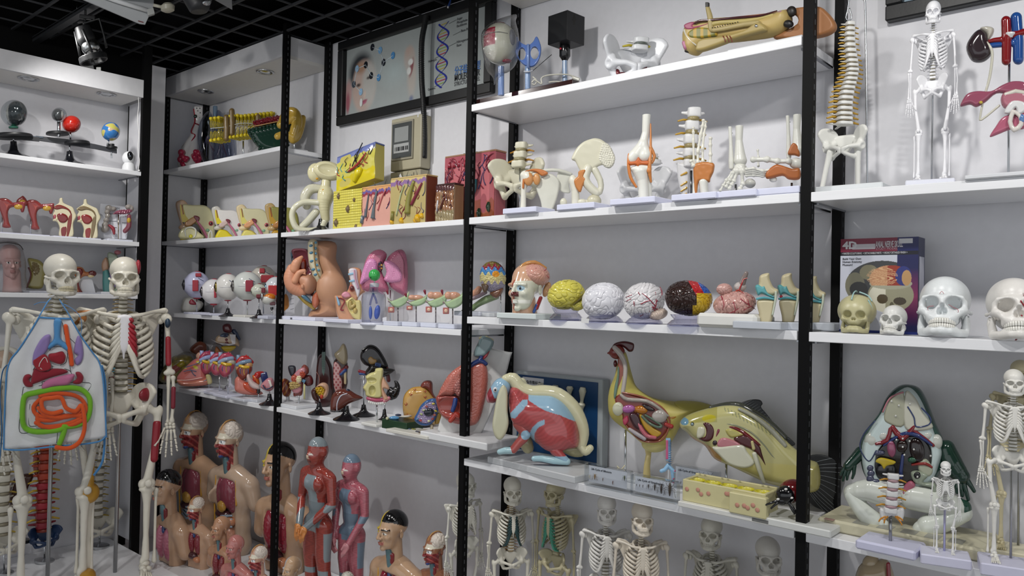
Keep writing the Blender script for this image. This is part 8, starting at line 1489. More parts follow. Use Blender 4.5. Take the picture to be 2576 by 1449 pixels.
def snap(prims,u,c=(0,.1,.6)):
    c = np.array(c);d = np.array(u)-c;d /= np.linalg.norm(d);f = lambda s: min(float(p.f(tuple(np.array([v]) for v in c+d*s))[0]) for p in prims if not p.sub);a,b = 0.,1.2
    for _ in range(22): m = (a+b)/2;a,b = (m,b) if f(m) < 0 else (a,m)
    return tuple(c+d*(a+.008))
SKP = skull_prims()
c = cr(2030,560,4.262);pt = lambda x,y: c((x,y))[0]
t,sk = skull_thing('cream baby skull with light blue seams and big forehead',2155,836,.05,2150,841,104,-8,'b9b48c',teeth=False,fetal=True);S_ = 104
for us in (((-.05,-.42,.75),(-.03,-.3,.95),(0,-.1,1.06),(0,.1,1.09)),((.33,-.22,.8),(.4,-.1,.6),(.42,-.05,.45)),((.1,-.2,1.02),(.3,-.12,.93),(.4,-.1,.8)),((.42,-.06,.45),(.46,.05,.42))): t.tube('blue_seam',[skull_pt(t,2150,841,S_,-8,snap(FETP,u)) for u in us],1.8,'9dc0c0','plastic',parent=None)
skull_thing('small white skull between the baby skull and the large skull',2245,842,.03,2243,846,90,-14,'d6d6d2')
t,sk = skull_thing('large white skull with thin red suture lines',2375,846,.05,2372,855,186,-4,'dfe3e4')
for us in (((-.03,-.42,.53),(0,-.43,.56),(.03,-.42,.53)),((.1,-.4,.4),(.18,-.36,.38),(.22,-.33,.3),(.2,-.3,.22)),((-.12,-.4,.38),(-.2,-.36,.34),(-.22,-.3,.24)),((.3,-.2,.62),(.32,-.14,.56),(.34,-.05,.58)),((.29,-.2,.56),(.33,-.1,.54))): t.tube('red_line',[skull_pt(t,2372,855,186,-4,snap(SKP,u,(u[0]*.3,.1,u[2]))) for u in us],.6,'b4505c','plastic')
t,sk = skull_thing('large white skull with red muscle marks at the shelf edge',2550,856,.03,2556,866,196,8,'e2dfda')
for us in (((.1,-.44,.6),(.08,-.43,.53)),((.02,-.44,.45),(.06,-.42,.42),(.1,-.38,.38)),((.02,-.42,.27),(.04,-.42,.26)),((.08,-.4,.26),(.1,-.4,.24)),((.0,-.44,.07),(.08,-.43,.1)),((.1,-.41,.1),(.16,-.36,.11))): t.tube('red_mark',[skull_pt(t,2556,866,196,8,snap(SKP+jaw_prims(),u,(u[0]*.3,.1,u[2]))) for u in us],2,'a02838','plastic',n=3)
# -- boxed skull kit
t = T('skull_kit_box','printed cardboard box of a cranial nerve skull kit behind the skulls','box',2216,'D3',Y=.17)
z = SH['D3'];wl,wr = Xat(2112,.15,z)-t.o[0],Xat(2308,.15,z)-t.o[0];hh = Zat(2112,602,.15)-z;y0 = -.02;W_ = wr-wl
t.mbox('carton',(wl,y0,0),(wr,y0+.07,hh),'1c1f48','plastic',.001)
def kitprint(u,v):
    cc = np.tile(np.array(lin('b9bcc8')),(len(u),1));side = u > .74
    cc[side] = np.array(lin('1a1c4c'))+(np.array(lin('7c1f50'))-np.array(lin('1a1c4c')))*np.clip(1-np.abs(v[side]-.38)/.3,0,1)[:,None]
    cc[v > .86] = lin('7a1c38');cc[(v > .86) & side] = lin('1a1f58');cc[(v > .82) & (v <= .86)] = lin('14141e');cc[(v < .03)] = lin('1c2a70')
    def b(cx,cy,rx,ry,col,m=None):
        k = ((u-cx)/rx)**2+((v-cy)/ry)**2 < 1
        if m is not None: k &= m
        cc[k] = lin(col)
    b(.55,.5,.48,.26,'3a3b3c',(u < .74) & (v > .3));b(.2,.5,.13,.14,'6c6a58');b(.38,.64,.12,.08,'77735c');b(.25,.46,.12,.08,'2a2a2a')
    b(.66,.40,.29,.18,'8f8c74');b(.62,.38,.24,.16,'c9c6b4',u < .6);b(.66,.52,.27,.06,'9c9a86');b(.64,.57,.25,.14,'b0805c',v > .5);b(.68,.58,.22,.13,'8c3222',(u > .62) & (v > .5));b(.82,.6,.1,.1,'2c3272',(v > .5));b(.86,.58,.06,.08,'b08a5c',v > .5)
    br = (((u-.55)/.2)**2+((v-.59)/.1)**2 < 1) & (np.sin(60*u+20*np.sin(30*v))*np.sin(70*v+8*u) > .1) & (v > .5);cc[br] = lin('c8a078')
    b(.56,.36,.07,.05,'4a3f2c');b(.78,.34,.08,.04,'3f3628');b(.68,.28,.03,.05,'55503c');return cc
t.wgrid('front_print',(wl,y0-.0012,0),(W_,0,0),(0,0,hh),250,230,kitprint)
def bt(s,u,v,size,col,sx=1,bold=0,part='print_words'): return text(part,s,size,col,t.e,tuple(t.wv([(wl+u*W_,y0-.0022,v*hh)])[0]),(math.pi/2,0,t.wall),sx=sx,bold=bold)
bt('4D',.03,.895,.030,'d2d0d4',1.1,.0012);bt('ANIAL NERVE SKULL',.465,.90,.026,'d2ccd2',.31,.0004);bt('STUDY MODEL',.47,.876,.008,'c09aa6',1.1)
bt('+ MASTER SCULPTURING  + DETACHABLE PARTS  + HIGHLY DETAILED FINISH +',.02,.832,.0085,'c4c4c8',.60);bt('Build Your Own\nHuman Anatomy\nMuseum!',.03,.775,.009,'2c2e34',.9)
t.mbox('white_sticker',(wl+.16*W_,y0-.002,.885*hh),(wl+.46*W_,y0-.0016,.94*hh),'c4bfc4','plastic',0);t.mbox('white_sticker',(wl+.76*W_,y0-.002,.935*hh),(wl+.93*W_,y0-.0016,.985*hh),'c9c9cc','plastic',0)
t.mbox('side_print',(wr-.0005,y0+.012,.1*hh),(wr+.0008,y0+.06,.8*hh),'b4b4c0','plastic',0)
# -- frog
c = cr(2020,880,2.5468);pt = lambda x,y: c((x,y))[0]
t = T('frog_model','large dissected frog model, white belly with dark green arms, on a cream board','animal model',2280,'D4',Y=.17,pb=1345)
z = SH['D4'];t.mbox('board',(Xat(2068,.1,z)-t.o[0],-.11,0),(Xat(2485,.1,z)-t.o[0],.09,.035),'c4bfa4','plastic',.006)
for i in range(5): t.mbox('board_print',(Xat(2140+i*60,.06,z)-t.o[0],-.10,.035),(Xat(2178+i*60,.06,z)-t.o[0],-.05,.0355),'98978c','plastic',0)
t.mbox('board_label',(Xat(2074,.06,z)-t.o[0],-.12,.035),(Xat(2098,.06,z)-t.o[0],-.10,.0355),'a88880','plastic',0)
def frc(x,y,w,b):
    X = (x-2020)*2.5468;Y = (y-880)*2.5468;d = np.clip((np.abs(X-640)-200+.0*Y)/60,0,1);b[:] = lin('c2c4b8');return b
GRN,WHT = '17352a','cfd3ca'
t.sdf('back_skin',[t.P(c((655,220),(740,245),(790,320),(850,480),(900,600),(900,690),(840,850),(560,900),(430,850),(370,760),(355,600),(400,500),(480,400),(530,300),(590,240)),-14,40,26)],'2c4a42',h=1.8);t.sdf('belly',[t.P(c((650,235),(720,260),(770,340),(820,470),(850,550),(880,620),(880,700),(800,860),(560,890),(430,840),(380,750),(370,600),(420,500),(500,390),(550,300)),4,32,14),t.P(c((640,540),(760,540),(820,640),(800,780),(700,850),(560,850),(470,780),(470,650),(540,560)),36,16,6).neg(2)],'b9c8c6',h=1.7)
t.sdf('throat',[t.P(c((655,258),(720,300),(770,400),(830,490),(740,510),(650,480)),34,7,6)],'b9b8a8',h=1.2);t.sdf('mouth_hollow',[t.P(c((560,300),(645,262),(650,470),(540,450),(520,400)),34,5,5)],'9a9a84',h=1.2);t.tube('pink_line',[(*pt(510,380),36),(*pt(560,290),38),(*pt(645,258),38)],2.4,'a86c74')
t.tube('vein',[(*pt(670,350),42),(*pt(710,420),42),(*pt(725,480),42),(*pt(800,472),42),(*pt(812,430),42),(*pt(755,362),42)],1.7,'1c2f60');t.tube('vein',[(*pt(465,430),34),(*pt(390,510),34),(*pt(362,600),34),(*pt(420,690),36),(*pt(470,620),38)],1.7,'1f2e54')
t.sdf('cavity',[t.P(c((560,560),(740,540),(820,640),(810,780),(700,860),(560,860),(460,790),(460,650)),22,8,6)],'26221f',h=1.4)
A = 36
for nm,prims,col in (('aorta',[t.C([(*pt(575,480),A,6),(*pt(640,550),A+4,8),(*pt(710,480),A,6)],2),t.C([(*pt(470,580),A,4),(*pt(540,560),A+2,6),(*pt(560,490),A,5)],2),t.C([(*pt(700,500),A,5),(*pt(780,560),A+2,4),(*pt(830,605),A,4)],2)],'741820'),('blue_vein',[t.C([(*pt(520,590),A+3,3),(*pt(600,540),A+5,4),(*pt(660,520),A+6,5),(*pt(740,540),A+5,5),(*pt(820,600),A+3,3)],2),t.C([(*pt(640,660),A+6,4),(*pt(628,760),A+6,5),(*pt(630,800),A+4,4)])],'1c2c60'),('heart',[t.E(*pt(635,600),A+6,14,15,8)],'231714'),('lung',[t.E(*pt(568,615),A+4,11,21,8,rot=-6)],'8a4a64'),('liver',[t.E(*pt(730,630),A+2,18,30,9,rot=-14)],'1e1414'),('eggs',[t.E(*pt(530,750),A+2,26,24,10)],'17171a'),('fat_body',[t.P(c((465,690),(500,665),(590,690),(585,710),(540,720),(520,740),(500,710)),A+10,5,4)],'b09a20'),('oviduct',[t.E(*pt(430,735),A-2,9,8,8),t.E(*pt(435,770),A-2,10,9,8),t.E(*pt(430,805),A,10,10,8),t.E(*pt(465,830),A,12,10,8),t.E(*pt(500,860),A-2,9,10,8),t.E(*pt(490,640),A,14,7,7)],'42465c'),('stomach',[t.P(c((690,770),(740,760),(800,790),(770,830),(840,840),(850,900),(780,900),(820,870),(720,840)),A,10,6)],'8c9684'),('rectum',[t.P(c((650,850),(690,820),(720,850),(690,890),(730,900),(690,925),(640,915)),A+2,8,6)],'a4586c'),('gall',[t.E(*pt(700,690),A+4,11,7,6)],'1f4a34'),('spleen',[t.E(*pt(730,785),A+8,9,9,6)],'101014'),('bladder',[t.P(c((740,700),(790,690),(830,760),(800,800),(740,760)),A-4,8,6)],'a4a894'),('red_branch',[t.C([(*pt(700,720),A+2,3),(*pt(780,715),A+4,4),(*pt(820,740),A+2,3)],2)],'82241f')): t.sdf(nm,prims,col,h=.9,k=1.2)
for x,y in ((640,547),(683,565),(640,600),(650,650),(710,618),(600,553),(813,662),(732,790),(655,883),(615,340),(685,335),(595,405),(568,310)): t.sdf('number_pin',[t.E(*pt(x,y),54 if y > 500 else 42,2.6,2.6,1.6)],'c9c9c4',h=.6)
t.sdf('shoulder_pad',[t.E(*pt(440,560),24,20,22,14).c('b9bcb4'),t.E(*pt(515,535),30,13,12,9).c('b9bcb4')],'b9bcb4',h=1.1);t.sdf('shoulder_pad',[t.E(*pt(850,590),24,15,20,14).c('b9bcb4'),t.E(*pt(795,545),30,12,11,9).c('b9bcb4')],'b9bcb4',h=1.1)
t.sdf('arm',[t.C([(*pt(360,650),-2,17),(*pt(320,690),4,15),(*pt(280,730),8,14)],2)],GRN,h=1.2);t.sdf('arm',[t.C([(*pt(910,650),-6,24),(*pt(950,740),0,26),(*pt(1010,820),6,19)],2)],GRN,h=1.4)
for P in (((270,720),(240,760),(228,785)),((270,740),(252,790),(245,822)),((290,745),(275,790),(272,815)),((320,730),(318,780),(308,808))): t.sdf('toe',[t.C([(*pt(*P[0]),10,6.5),(*pt(*P[1]),12,4.5),(*pt(*P[2]),12,3.6)])],GRN,h=.9)
for P in (((990,830),(1000,890),(1010,930)),((1010,840),(1030,900),(1045,955)),((1025,820),(1060,870),(1080,905)),((980,830),(975,880),(978,910))): t.sdf('toe',[t.C([(*pt(*P[0]),10,8),(*pt(*P[1]),14,5.5),(*pt(*P[2]),14,4.4)])],GRN,h=1)
def lgc(x,y,w,b): return b
t.sdf('thigh',[t.C([(*pt(560,920),24,34),(*pt(430,880),26,30),(*pt(300,895),20,20)],2)],WHT,h=1.6,colfn=lambda x,y,w,b: np.where((w+1.4*(1222-y) < 6)[:,None] & (y < 1222)[:,None],np.array(lin('2a5a48')),b));t.sdf('shank',[t.C([(*pt(300,910),24,18),(*pt(370,1000),28,22),(*pt(450,1080),28,24),(*pt(520,1100),28,12)],2)],'d0d5cc',h=1.5);t.sdf('thigh',[t.C([(*pt(700,930),24,32),(*pt(850,960),26,32),(*pt(1010,1010),18,22)],2)],WHT,h=1.6,colfn=lambda x,y,w,b: np.where((x > 2395+.6*w)[:,None],np.array(lin('1f4838')),b));t.sdf('shank',[t.C([(*pt(1020,1040),20,20),(*pt(920,1080),28,24),(*pt(800,1110),30,30),(*pt(730,1145),30,16)],2)],'d0d5cc',h=1.5)
# -- lumbar stand in front
t = T('lumbar_spine','small lumbar spine with yellow nerves on a steel rod and lilac base','bone model',2240,'D4',Y=-.0,pb=1385)
t.stand(.15,.11,.026,'c9cae2',bev=.005);t.rod('rod',pt(560,0)[0],1376,1290,0,4.4,'9a9c9e');spine(t,[(2247,1197,4),(2246,1218,4),(2244,1240,4),(2242,1262,4),(2240,1282,4)],(28,32),'d4d4d4',4,'a4848a','c08a28',n=5)
t.sdf('sacrum',[t.P(c((495,1010),(560,1030),(640,1010),(645,1070),(620,1100),(570,1060),(520,1090),(495,1070)),2,9,6)],'d0d0d0','plastic',h=1)
for P in (((530,1060),(500,1075),(485,1095)),((545,1060),(525,1080),(520,1105)),((590,1060),(615,1085),(635,1118)),((600,1060),(625,1075),(640,1090))): t.tube('nerve',[(*pt(*p),10) for p in P],[2.6,2.4,1.6],'c07f20','plastic')
t = T('seated_torso','beige torso with a red stripe under the frog shelf','anatomy model',2200,'P',Y=.12,pb=1760);t.sdf('torso',[t.P([(2158,1420),(2200,1408),(2240,1420),(2262,1500),(2262,1640),(2250,1755),(2150,1755),(2140,1600),(2145,1480)],0,40,30)],'a8977a',h=2.4);t.sdf('red_stripe',[t.C([(2234,1410,34,5),(2236,1450,38,6),(2232,1520,40,6)])],'84202c',h=1.2);t.sdf('neck',[t.C([(2190,1412,0,22),(2192,1440,0,26)])],'a8977a',h=1.8)
# ================================================================= SKELETONS
def spt(px,py,Y=None,X=None): return at_y(px,py,Y) if X is None else at_x(px,py,X)
R1,B1 = mat('plastic','a02733'),mat('plastic','2c4763')
P = CAM+ray(152,729)*3.77;H1 = 1.645
skeleton('life_size_skeleton','life-size white skeleton wearing the organ apron',(P[0],P[1],.085),H1,face_yaw(P,14),'d6d2c6',teeth='cfc6a8',nerves='9a8a4a',base=False,disc='8a8470',hdyaw=.1)
P = CAM+ray(312,729)*3.97
KIT['muscle_humerus'] = None
skeleton('life_size_skeleton','life-size skeleton with red and blue painted muscle areas, arm hanging by the corner post',(P[0],P[1],.085),1.645,face_yaw(P,4),'d9d4c6',teeth='e8e2d0',nerves='b5933a',base=False,
         paint={k: R1 for k in ('cart0r','cart1r','cart2r','cart3r','cart4r','cart5r')} | {'sternum': mat('plastic','e4e2e6')},disc='8a8470')
# small skeletons in a row under the rabbit shelf
def low(px,pytop,Y,label,yaw,bone,**kw):
    t = at_y(px,pytop,Y);z0 = .13;H = (t[2]-z0)/(.872+.125*kw.get('head',1.25))
    skeleton('small_skeleton',label,(t[0],t[1],z0-.03),H,face_yaw(t,yaw),bone,base=True,rod=True,bh=.03,**kw)
low(1172,1187,.10,'small white skeleton half hidden by the post beside the mini torsos',38,'d8d6cc',head=1.25,nerves='b5843a')
low(1290,1200,.14,'small white skeleton with dark green rib cartilage',10,'d3cfc2',head=1.3,cart='1d3a3c',nerves='b5843a',disc='a08456')
low(1398,1206,.20,'small cream skeleton with light green rib cartilage',-38,'b3ab8c',head=1.2,cart='3f8a72',disc='a39b80')
low(1527,1244,.12,'small white skeleton with open-topped skull and bright lit ribs',6,'d9d7d2',head=1.2)
low(1616,1262,.08,'small cream-white skeleton grinning, next to the open-topped one',8,'d8cfc0',head=1.25)
low(1790,1298,.17,'small grey-white skeleton with a hooked skull cap, arms hanging',-14,'c3c0b4',head=1.25)
low(1933,1352,.13,'small grey-white skeleton, head nearest the wide bay post',12,'c0bdb6',head=1.4)
# shelf skeletons of the skull bay
def shelf_skel(px,pytop,sh,Y,label,yaw,bone,**kw):
    z0 = SH[sh];b = at_y(px,400,Y)
    for _ in range(6): b = at_y(px,proj((b[0],Y,z0))[1],Y)
    t = at_y(px,pytop,Y);bh = kw.pop('bh',.022);H = (t[2]-z0-bh)/(.872+.125*kw.get('head',1.15))
    wx = kw.pop('wx',1)
    e_ = skeleton('shelf_skeleton',label,(b[0],Y,z0),H,face_yaw(b,yaw),bone,bh=bh,**kw);e_.scale = (wx,wx,1);return e_
shelf_skel(2342,3,'D1',.12,'slim bright white skeleton on a chrome rod beside the hanging spine',-4,'e9e9ec',head=1.12,basec='d9dbe6',wx=.8)
shelf_skel(2545,928,'D4',.03,'white shelf skeleton on a lilac base in front of a cream one',6,'e3e1da',head=1.1,basec='cfcfe4',bh=.03)
shelf_skel(2562,905,'D4',.20,'cream skeleton standing behind the white shelf skeleton',2,'c9bf9c',head=1.15,basec='d8d2b8')
shelf_skel(2376,1160,'D4',.0,'tiny white skeleton on a lilac base in front of the frog',4,'e6e6e4',head=1.25,basec='cfcfe4',bh=.026,rodc='cfd0ee',basesz=(.5,.34))
# ================================================================= APRON, SIDE CLUTTER, CEILING FITTINGS
AX = 1.03;zz = at_x(142,1130,AX)[2]
t = T('organ_apron','white cloth apron with blue trim and stuffed felt organs worn by the skeleton','apron',142,X=AX,z=zz,pb=1130)
c = cr(0,700,3.369);pt = lambda x,y: c((x,y))[0]
Lf = np.array([(335,335),(270,450),(180,600),(75,740),(60,1000),(50,1250),(45,1440)],float);Rt = np.array([(600,330),(690,480),(780,600),(860,700),(890,900),(905,1180),(912,1345)],float)
def edge(A,f): k = np.linspace(0,1,len(A));return np.array([np.interp(f,k,A[:,0]),np.interp(f,k,A[:,1])])
def wsurf(x,y): X = (x-470)/430;return 22-16*X*X+2.0*math.sin(x*.035+y*.012)+1.2*math.sin(y*.021-x*.013)+5*max(0,(y-400)/1000)
NU,NV = 34,40;V = []
for j in range(NV):
    l,r = edge(Lf,j/(NV-1)),edge(Rt,j/(NV-1))
    for i in range(NU): p = l+(r-l)*i/(NU-1);V.append(t.q(*pt(*p),wsurf(*p)))
n0 = len(V);V += [(x,y+1.6,z) for x,y,z in V];ix = np.arange(n0).reshape(NV,NU)
q = np.stack([ix[:-1,:-1].ravel(),ix[1:,:-1].ravel(),ix[1:,1:].ravel(),ix[:-1,1:].ravel()],1);F = [q,q[:,::-1]+n0]
for a in (ix[0],ix[-1][::-1],ix[:,0][::-1],ix[:,-1]): F.append(np.stack([a[:-1],a[1:],a[1:]+n0,a[:-1]+n0],1))
t.add('cloth',np.array(V),np.concatenate(F),mat('cloth','d2d4d6'))
def onp(pts,lift=1.0): return [(*pt(x,y),wsurf(x,y)+lift) for x,y in pts]
t.tube('blue_trim',onp([tuple(edge(Lf,f)) for f in np.linspace(0,1,12)]),2.2,'4a86bc','cloth');t.tube('blue_trim',onp([tuple(edge(Rt,f)) for f in np.linspace(0,1,12)]),2.2,'4a86bc','cloth');t.tube('blue_trim',onp([(330,338),(470,338),(605,332)]),2.4,'4a86bc','cloth');t.tube('blue_trim',onp([(45,1440),(200,1440),(480,1408),(700,1395),(850,1375),(905,1335)]),2.2,'4a86bc','cloth')
t.tube('neck_strap',[(*pt(335,330),22),(*pt(390,230),14),(*pt(415,190),4),(*pt(430,175),-20)],4,'4a86bc','cloth',flat=.3);t.tube('neck_strap',[(*pt(600,325),22),(*pt(560,260),16),(*pt(525,210),6),(*pt(510,180),-20)],4,'4a86bc','cloth',flat=.3);t.tube('neck_tie',[(*pt(520,205),8),(*pt(610,245),14),(*pt(680,310),14),(*pt(695,400),16),(*pt(680,490),18)],2.2,'4a86bc','cloth',flat=.4);t.tube('neck_tie',[(*pt(400,210),8),(*pt(340,215),4),(*pt(290,238),2)],2.2,'4a86bc','cloth',flat=.4)
t.tube('side_tie',[(*pt(75,745),8),(*pt(35,810),2),(*pt(15,1000),0),(*pt(30,1300),0),(*pt(10,1560),0)],3.2,'3f78ac','cloth',flat=.3);t.tube('side_tie',[(*pt(870,720),8),(*pt(905,900),2),(*pt(900,1300),0),(*pt(880,1550),0),(*pt(800,1680),0)],3.2,'3f78ac','cloth',flat=.3)
for P in (((205,925),(195,990),(180,1140),(175,1290),(250,1300)),((205,925),(350,905),(365,870),(480,880),(760,872),(750,940)),((260,1060),(250,1230),(310,1240)),((420,610),(450,580),(520,575),(570,600),(560,700),(510,728)),((510,380),(530,375),(545,470)),((595,500),(660,560)),((490,1280),(480,1380)),((440,740),(560,760),(600,780)),((285,780),(300,755),(330,750)),((580,660),(600,780),(610,800))): t.tube('printed_line',onp(P,.6),.7,'1c1c20','cloth',n=4,seg=5)
def felt(part,pts,col,th=8,R=9,lift=4): xs = np.mean([p[0] for p in pts]);ys = np.mean([p[1] for p in pts]);return t.sdf(part,[t.P(c(*pts),wsurf(xs,ys)+lift,th,R)],col,'cloth',h=1.0)
felt('windpipe',((458,352),(522,350),(515,430),(520,510),(600,565),(570,605),(490,560),(420,600),(390,575),(455,510)),'4f8cc0',8,8,6);felt('lung',((430,485),(415,580),(380,640),(300,730),(280,720),(290,630),(340,530),(390,480)),'8a76ac');felt('lung',((655,480),(690,500),(710,620),(690,700),(650,725),(630,680),(660,640),(625,610)),'8a76ac')
t.sdf('gullet',[t.C([(*p,6.2) for p in onp([(557,400),(575,520),(600,640),(608,715)],7)])],'d4501c','cloth',h=1);felt('heart',((415,640),(470,625),(530,610),(557,650),(545,700),(505,720),(420,690)),'8c1426',9,9,6);felt('liver',((285,790),(310,760),(400,780),(440,760),(540,760),(570,790),(420,840),(300,890),(265,890)),'84182a',9,9,4);felt('kidney',((250,812),(275,830),(255,860),(285,900),(270,920),(225,915),(200,870),(215,825)),'84182a',8,8,4);felt('kidney',((640,785),(680,780),(710,820),(695,870),(650,885),(612,870),(650,835)),'84182a',8,8,4);felt('stomach',((355,915),(380,870),(450,835),(620,795),(620,840),(570,890),(460,905),(380,930)),'b86a90',10,10,6)
felt('heart_patch',((290,690),(380,640),(425,700),(430,760),(350,785),(300,750)),'94202c',4,4,10);t.tube('patch_line',onp([(335,745),(345,710),(385,665),(410,735),(380,775),(345,755)],14),1,'d8d0cc','cloth')
t.sdf('large_bowel',[t.C([(*p,7) for p in onp([(540,1240),(640,1235),(730,1190),(765,1100),(760,1000),(700,935),(600,915),(450,930),(300,965),(225,990),(205,1050),(200,1180),(225,1260),(320,1285),(480,1270),(545,1255),(530,1320),(505,1385)],7)],3)],'6fae24','cloth',h=1.3,k=.5)
P = [(480,1410),(580,1420),(670,1370),(715,1270),(715,1150),(690,1060),(640,1110),(560,1080),(520,1000),(440,1000),(360,1020),(370,1100),(440,1130),(520,1110)]
t.sdf('small_bowel',[t.C([(*p,5.6) for p in onp(P,15)],4)],'d2521a','cloth',h=1.0,k=.4)
for k,P in enumerate((((345,990),(450,965),(600,970),(690,1010),(730,1080),(700,1140),(560,1150),(400,1160),(310,1140),(290,1080),(340,1020)),((320,1140),(340,1230),(450,1240),(600,1210),(690,1160),(600,1150),(430,1190),(320,1180)),((330,1090),(400,1150),(520,1165),(660,1130),(710,1060)),((310,1210),(420,1250),(600,1230),(690,1190)))): t.sdf('small_bowel',[t.C([(*p,5.4) for p in onp(P,8+k)],3)],'c84e1c','cloth',h=1.0,k=.4)
# -- muscle marks on the painted skeleton
S2 = [o for o in bpy.data.objects if o.name.startswith('life_size_skeleton') and 'painted' in o.get('label','')][0];H2 = 1.645
def mark(part,prims,col,h=.004):
    V,F = sdf_mesh(prims,h,.003);return new_obj(part,np.array(V)*H2,F,mat('plastic',col),S2)
mark('shoulder_ligament',[ell((-.125,-.004,.805),(.026,.022,.02)),chain([(-.12,-.01,.82,.008),(-.09,-.02,.825,.006)])],'b97a42');mark('knee_ligament',[ell((-.082,-.008,.272),(.03,.03,.032)),chain([(-.082,-.02,.29,.014),(-.08,-.01,.36,.012)])],'b98a2c');mark('foot_ligament',[ell((-.08,-.02,.022),(.024,.05,.022))],'b5862c')
mark('thigh_mark',[chain([(.104,-.006,.47,.0125),(.098,-.01,.36,.0115)])],'8c1f2c');mark('arm_mark',[chain([(.130,-.003,.74,.0085),(.133,-.003,.66,.009)])],'94202c');mark('arm_mark',[ell((.127,-.008,.79),(.009,.012,.016))],'24384c');mark('forearm_mark',[chain([(.15,-.004,.58,.0075),(.15,-.004,.52,.007)])],'7c2030');mark('hip_mark',[ell((.07,-.012,.565),(.03,.012,.022),rz=44)],'84202c');mark('temple_mark',[ell((.037,-.012,.965),(.008,.02,.024))],'94202e')
# -- hanging spines and organs behind the big skeletons
def bigspine(label,px,X,y0,y1,wd,col,disc,nerve,pel,pcol,pw,cols=None):
    z = .085;t = T('spine_model',label,'bone model',px,X=X,z=z);t.lathe('foot',px,0,[(26,t.py),(26,t.py-6),(8,t.py-9),(.1,t.py-9)],'b4b6b8','metal');t.rod('rod',px,t.py-6,pel+10,-8,2.4)
    n = 14;ys = np.linspace(y0,y1,n)
    for i,y in enumerate(ys):
        o = kit(t,'vert','vertebra',px+4*math.sin(i*.4),y,0,wd*(.8+.3*i/n),12,cols[int(i*len(cols)/n)] if cols else col);o.scale = (o.scale[0],o.scale[1],(ys[1]-ys[0])*1.25*t.m);o2 = kit(t,'disc','disc',px+4*math.sin(i*.4),y+(ys[1]-ys[0])/2,0,wd*(.8+.3*i/n),12,disc);o2.scale = (o2.scale[0],o2.scale[1],(ys[1]-ys[0])*1.6*t.m);kit(t,'nerve','nerve',px+4*math.sin(i*.4),y+(ys[1]-ys[0])/2,0,wd*(.8+.3*i/n),12,nerve)
    pelvis(t,px,pel,0,pw,10,pcol);return t
bigspine('coloured spine model in orange and red with a dark blue pelvis between the aproned legs',112,.45,1000,1320,34,'b5501c','7c2a1a','c8a838',1352,'1c3458',420,['c0561c','b84a1e','a83a24','9c2030','8c1a2c'])
bigspine('white spine model with pelvis at the left end of the platform',10,.5,1000,1330,30,'c9c5b8','857e6a','a89038',1365,'c4c0b4',560)
bigspine('white spine model with thin nerves and pelvis behind the painted skeleton',250,.40,1060,1290,22,'c4c0b4','7c7664','a08830',1318,'c0bcb0',560)
t = T('liver_model','dark brown liver model hanging behind the aproned skeleton knees','anatomy model',58,X=.40,z=.2,pb=1340);t.sdf('liver',[t.P([(22,1240),(40,1200),(85,1192),(70,1230),(60,1270),(30,1285)],0,14,10)],'3c2018',h=1.2);t.sdf('stomach_piece',[t.P([(84,1150),(95,1130),(100,1180),(92,1195),(84,1185)],-4,8,6)],'8a4f48',h=1);t.rod('rod',55,1340,1275,0,2);t.lathe('foot',55,0,[(22,1340),(20,1335),(.1,1334)],'2a2a2c')
# -- ceiling fittings
def zl(px,py,z): return at_z(px,py,z)
a,b = zl(40,132,2.93),zl(225,18,2.93);e = bpy.data.objects.new('light_track',None);COL.objects.link(e);e.location = tuple(a);tag(e,'grey light track hung under the black ceiling grid','light track')
d = Vector(b-a);L = d.length;ang = math.atan2(d.y,d.x);e.rotation_euler = (0,0,ang);add_box('rail',(0,-.018,-.015),(L*1.6,.018,.015),mat('satin','2f3134'),e);add_box('rail_lip',(0,-.022,.0),(L*1.6,-.018,.006),mat('metal','6a6d70'),e)
for f in (.15,.85): new_obj('hanger',*tube_vf([(L*f,0,.015),(L*f,.0,.06)],.002,6),mat('metal','a4a6a8'),e)
P = zl(232,130,2.72);t = T('track_spotlight','black track spotlight with caged glass lamp below the ceiling','spotlight',232,z=2.66,Y=P[1],pb=158)
t.tube('stem',[(215,26,0),(214,50,0),(210,66,0)],3,'17181a','satin');t.sdf('mount_box',[t.Bx(220,44,0,20,5,6,2,rot=5)],'141517','satin',h=1);t.tube('yoke',[(208,60,0),(250,46,0),(262,90,0),(268,120,0)],3,'141517','satin',0)
t.sdf('housing',[t.C([(208,72,0,20),(216,96,0,23)]),t.Bx(206,62,0,30,6,30,1,rot=-12).neg(1)],'1a1b1d','satin',h=1.3)
for dx,dw in ((-26,0),(26,0),(0,28),(-2,-28)): t.tube('cage_bar',[(208+dx*.75,80,dw*.75),(236+dx*1.25,148,dw)],3.2,'141517','satin',0)
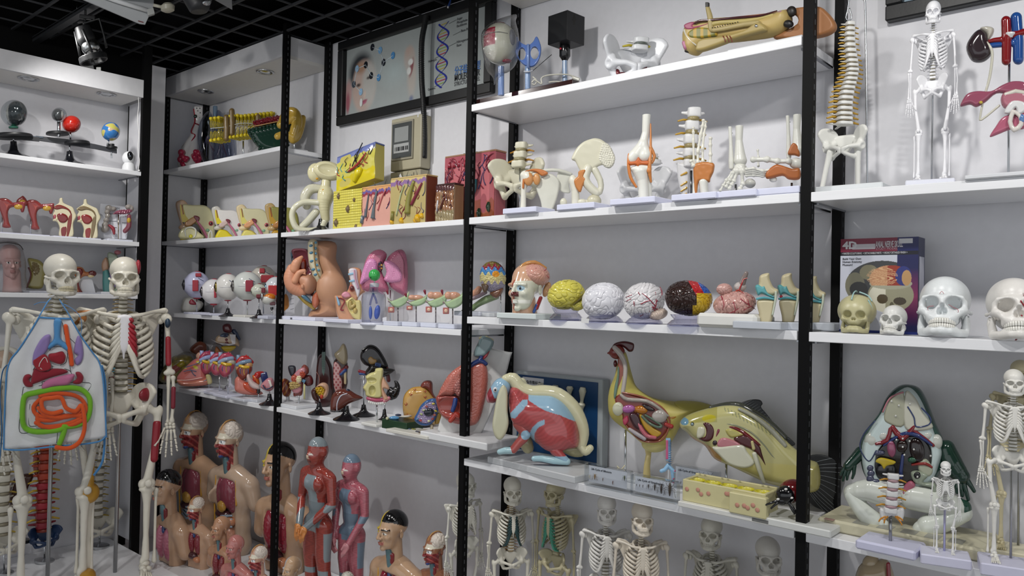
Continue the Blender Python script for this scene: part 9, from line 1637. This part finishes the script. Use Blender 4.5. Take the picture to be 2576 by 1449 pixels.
t.sdf('front_ring',[t.C([(232,138,0,36),(236,152,0,36)]),t.C([(230,120,0,32),(240,170,0,32)]).neg(.5)],'17181a','satin',h=1.6,clip=lambda x,y,z: np.abs((z-(158-146))*.97-(x-2)*.2)-8);t.sdf('lamp_glass',[t.E(228,118,0,24,22,24),t.C([(222,96,0,8),(226,110,0,14)])],'b9bcbc','metal',h=1.2)
P = zl(300,30,2.86);t = T('tube_light','grey fluorescent batten light with a metal reflector at the ceiling','ceiling light',300,z=2.80,Y=P[1],pb=62)
t.plate('reflector',[(120,-40),(390,-38),(388,14),(366,62),(352,60)],-6,0,'a9acae','satin');t.tube('tube',[(190,-30,12),(300,8,12),(372,30,12)],6,'cfd2d4','plastic',0);t.sdf('end_cap',[t.Bx(380,34,10,9,8,8,1,rot=-15)],'b4b6b4',h=1);t.plate('maker_mark',[(348,52),(362,56),(362,59),(348,55)],.1,.5,'6a3a3c')
P = zl(420,20,2.86);t = T('smoke_detector','small beige round fitting on a pipe beside the tube light','ceiling fitting',420,z=2.84,Y=P[1],pb=42);t.lathe('dome',422,0,[(8,42),(17,36),(18,22),(12,14),(.1,13)],'a8a596','plastic');t.rod('pipe',386,18,26,0,4,'a9a698','plastic',x1=412)
P = zl(490,10,2.86);t = T('track_spotlight','black track spotlight cut by the top edge of the picture','spotlight',492,z=2.82,Y=P[1],pb=34);t.sdf('housing',[t.C([(470,-30,0,24),(500,10,0,30)])],'1c1d20','satin',h=1.6);t.sdf('lens',[t.E(510,14,10,26,14,18,rot=-30)],'a4a6a8','metal',h=1.2);t.plate('barn_door',[(540,0),(584,-10),(586,28)],-1,1,'6f6f70','satin')
t = T('plug_box','small white power plug box standing on the side canopy edge','plug',240,z=2.755,X=.50,pb=172);t.sdf('adapter',[t.Bx(222,163,0,14,8,5,1,rot=-10)],'6f7070',h=1);t.sdf('plug',[t.Bx(248,168,4,6,7,5,1)],'c9cac8',h=.8);t.tube('lead',[(252,174,4),(262,180,3),(276,182,0)],1,'c4c4c2')
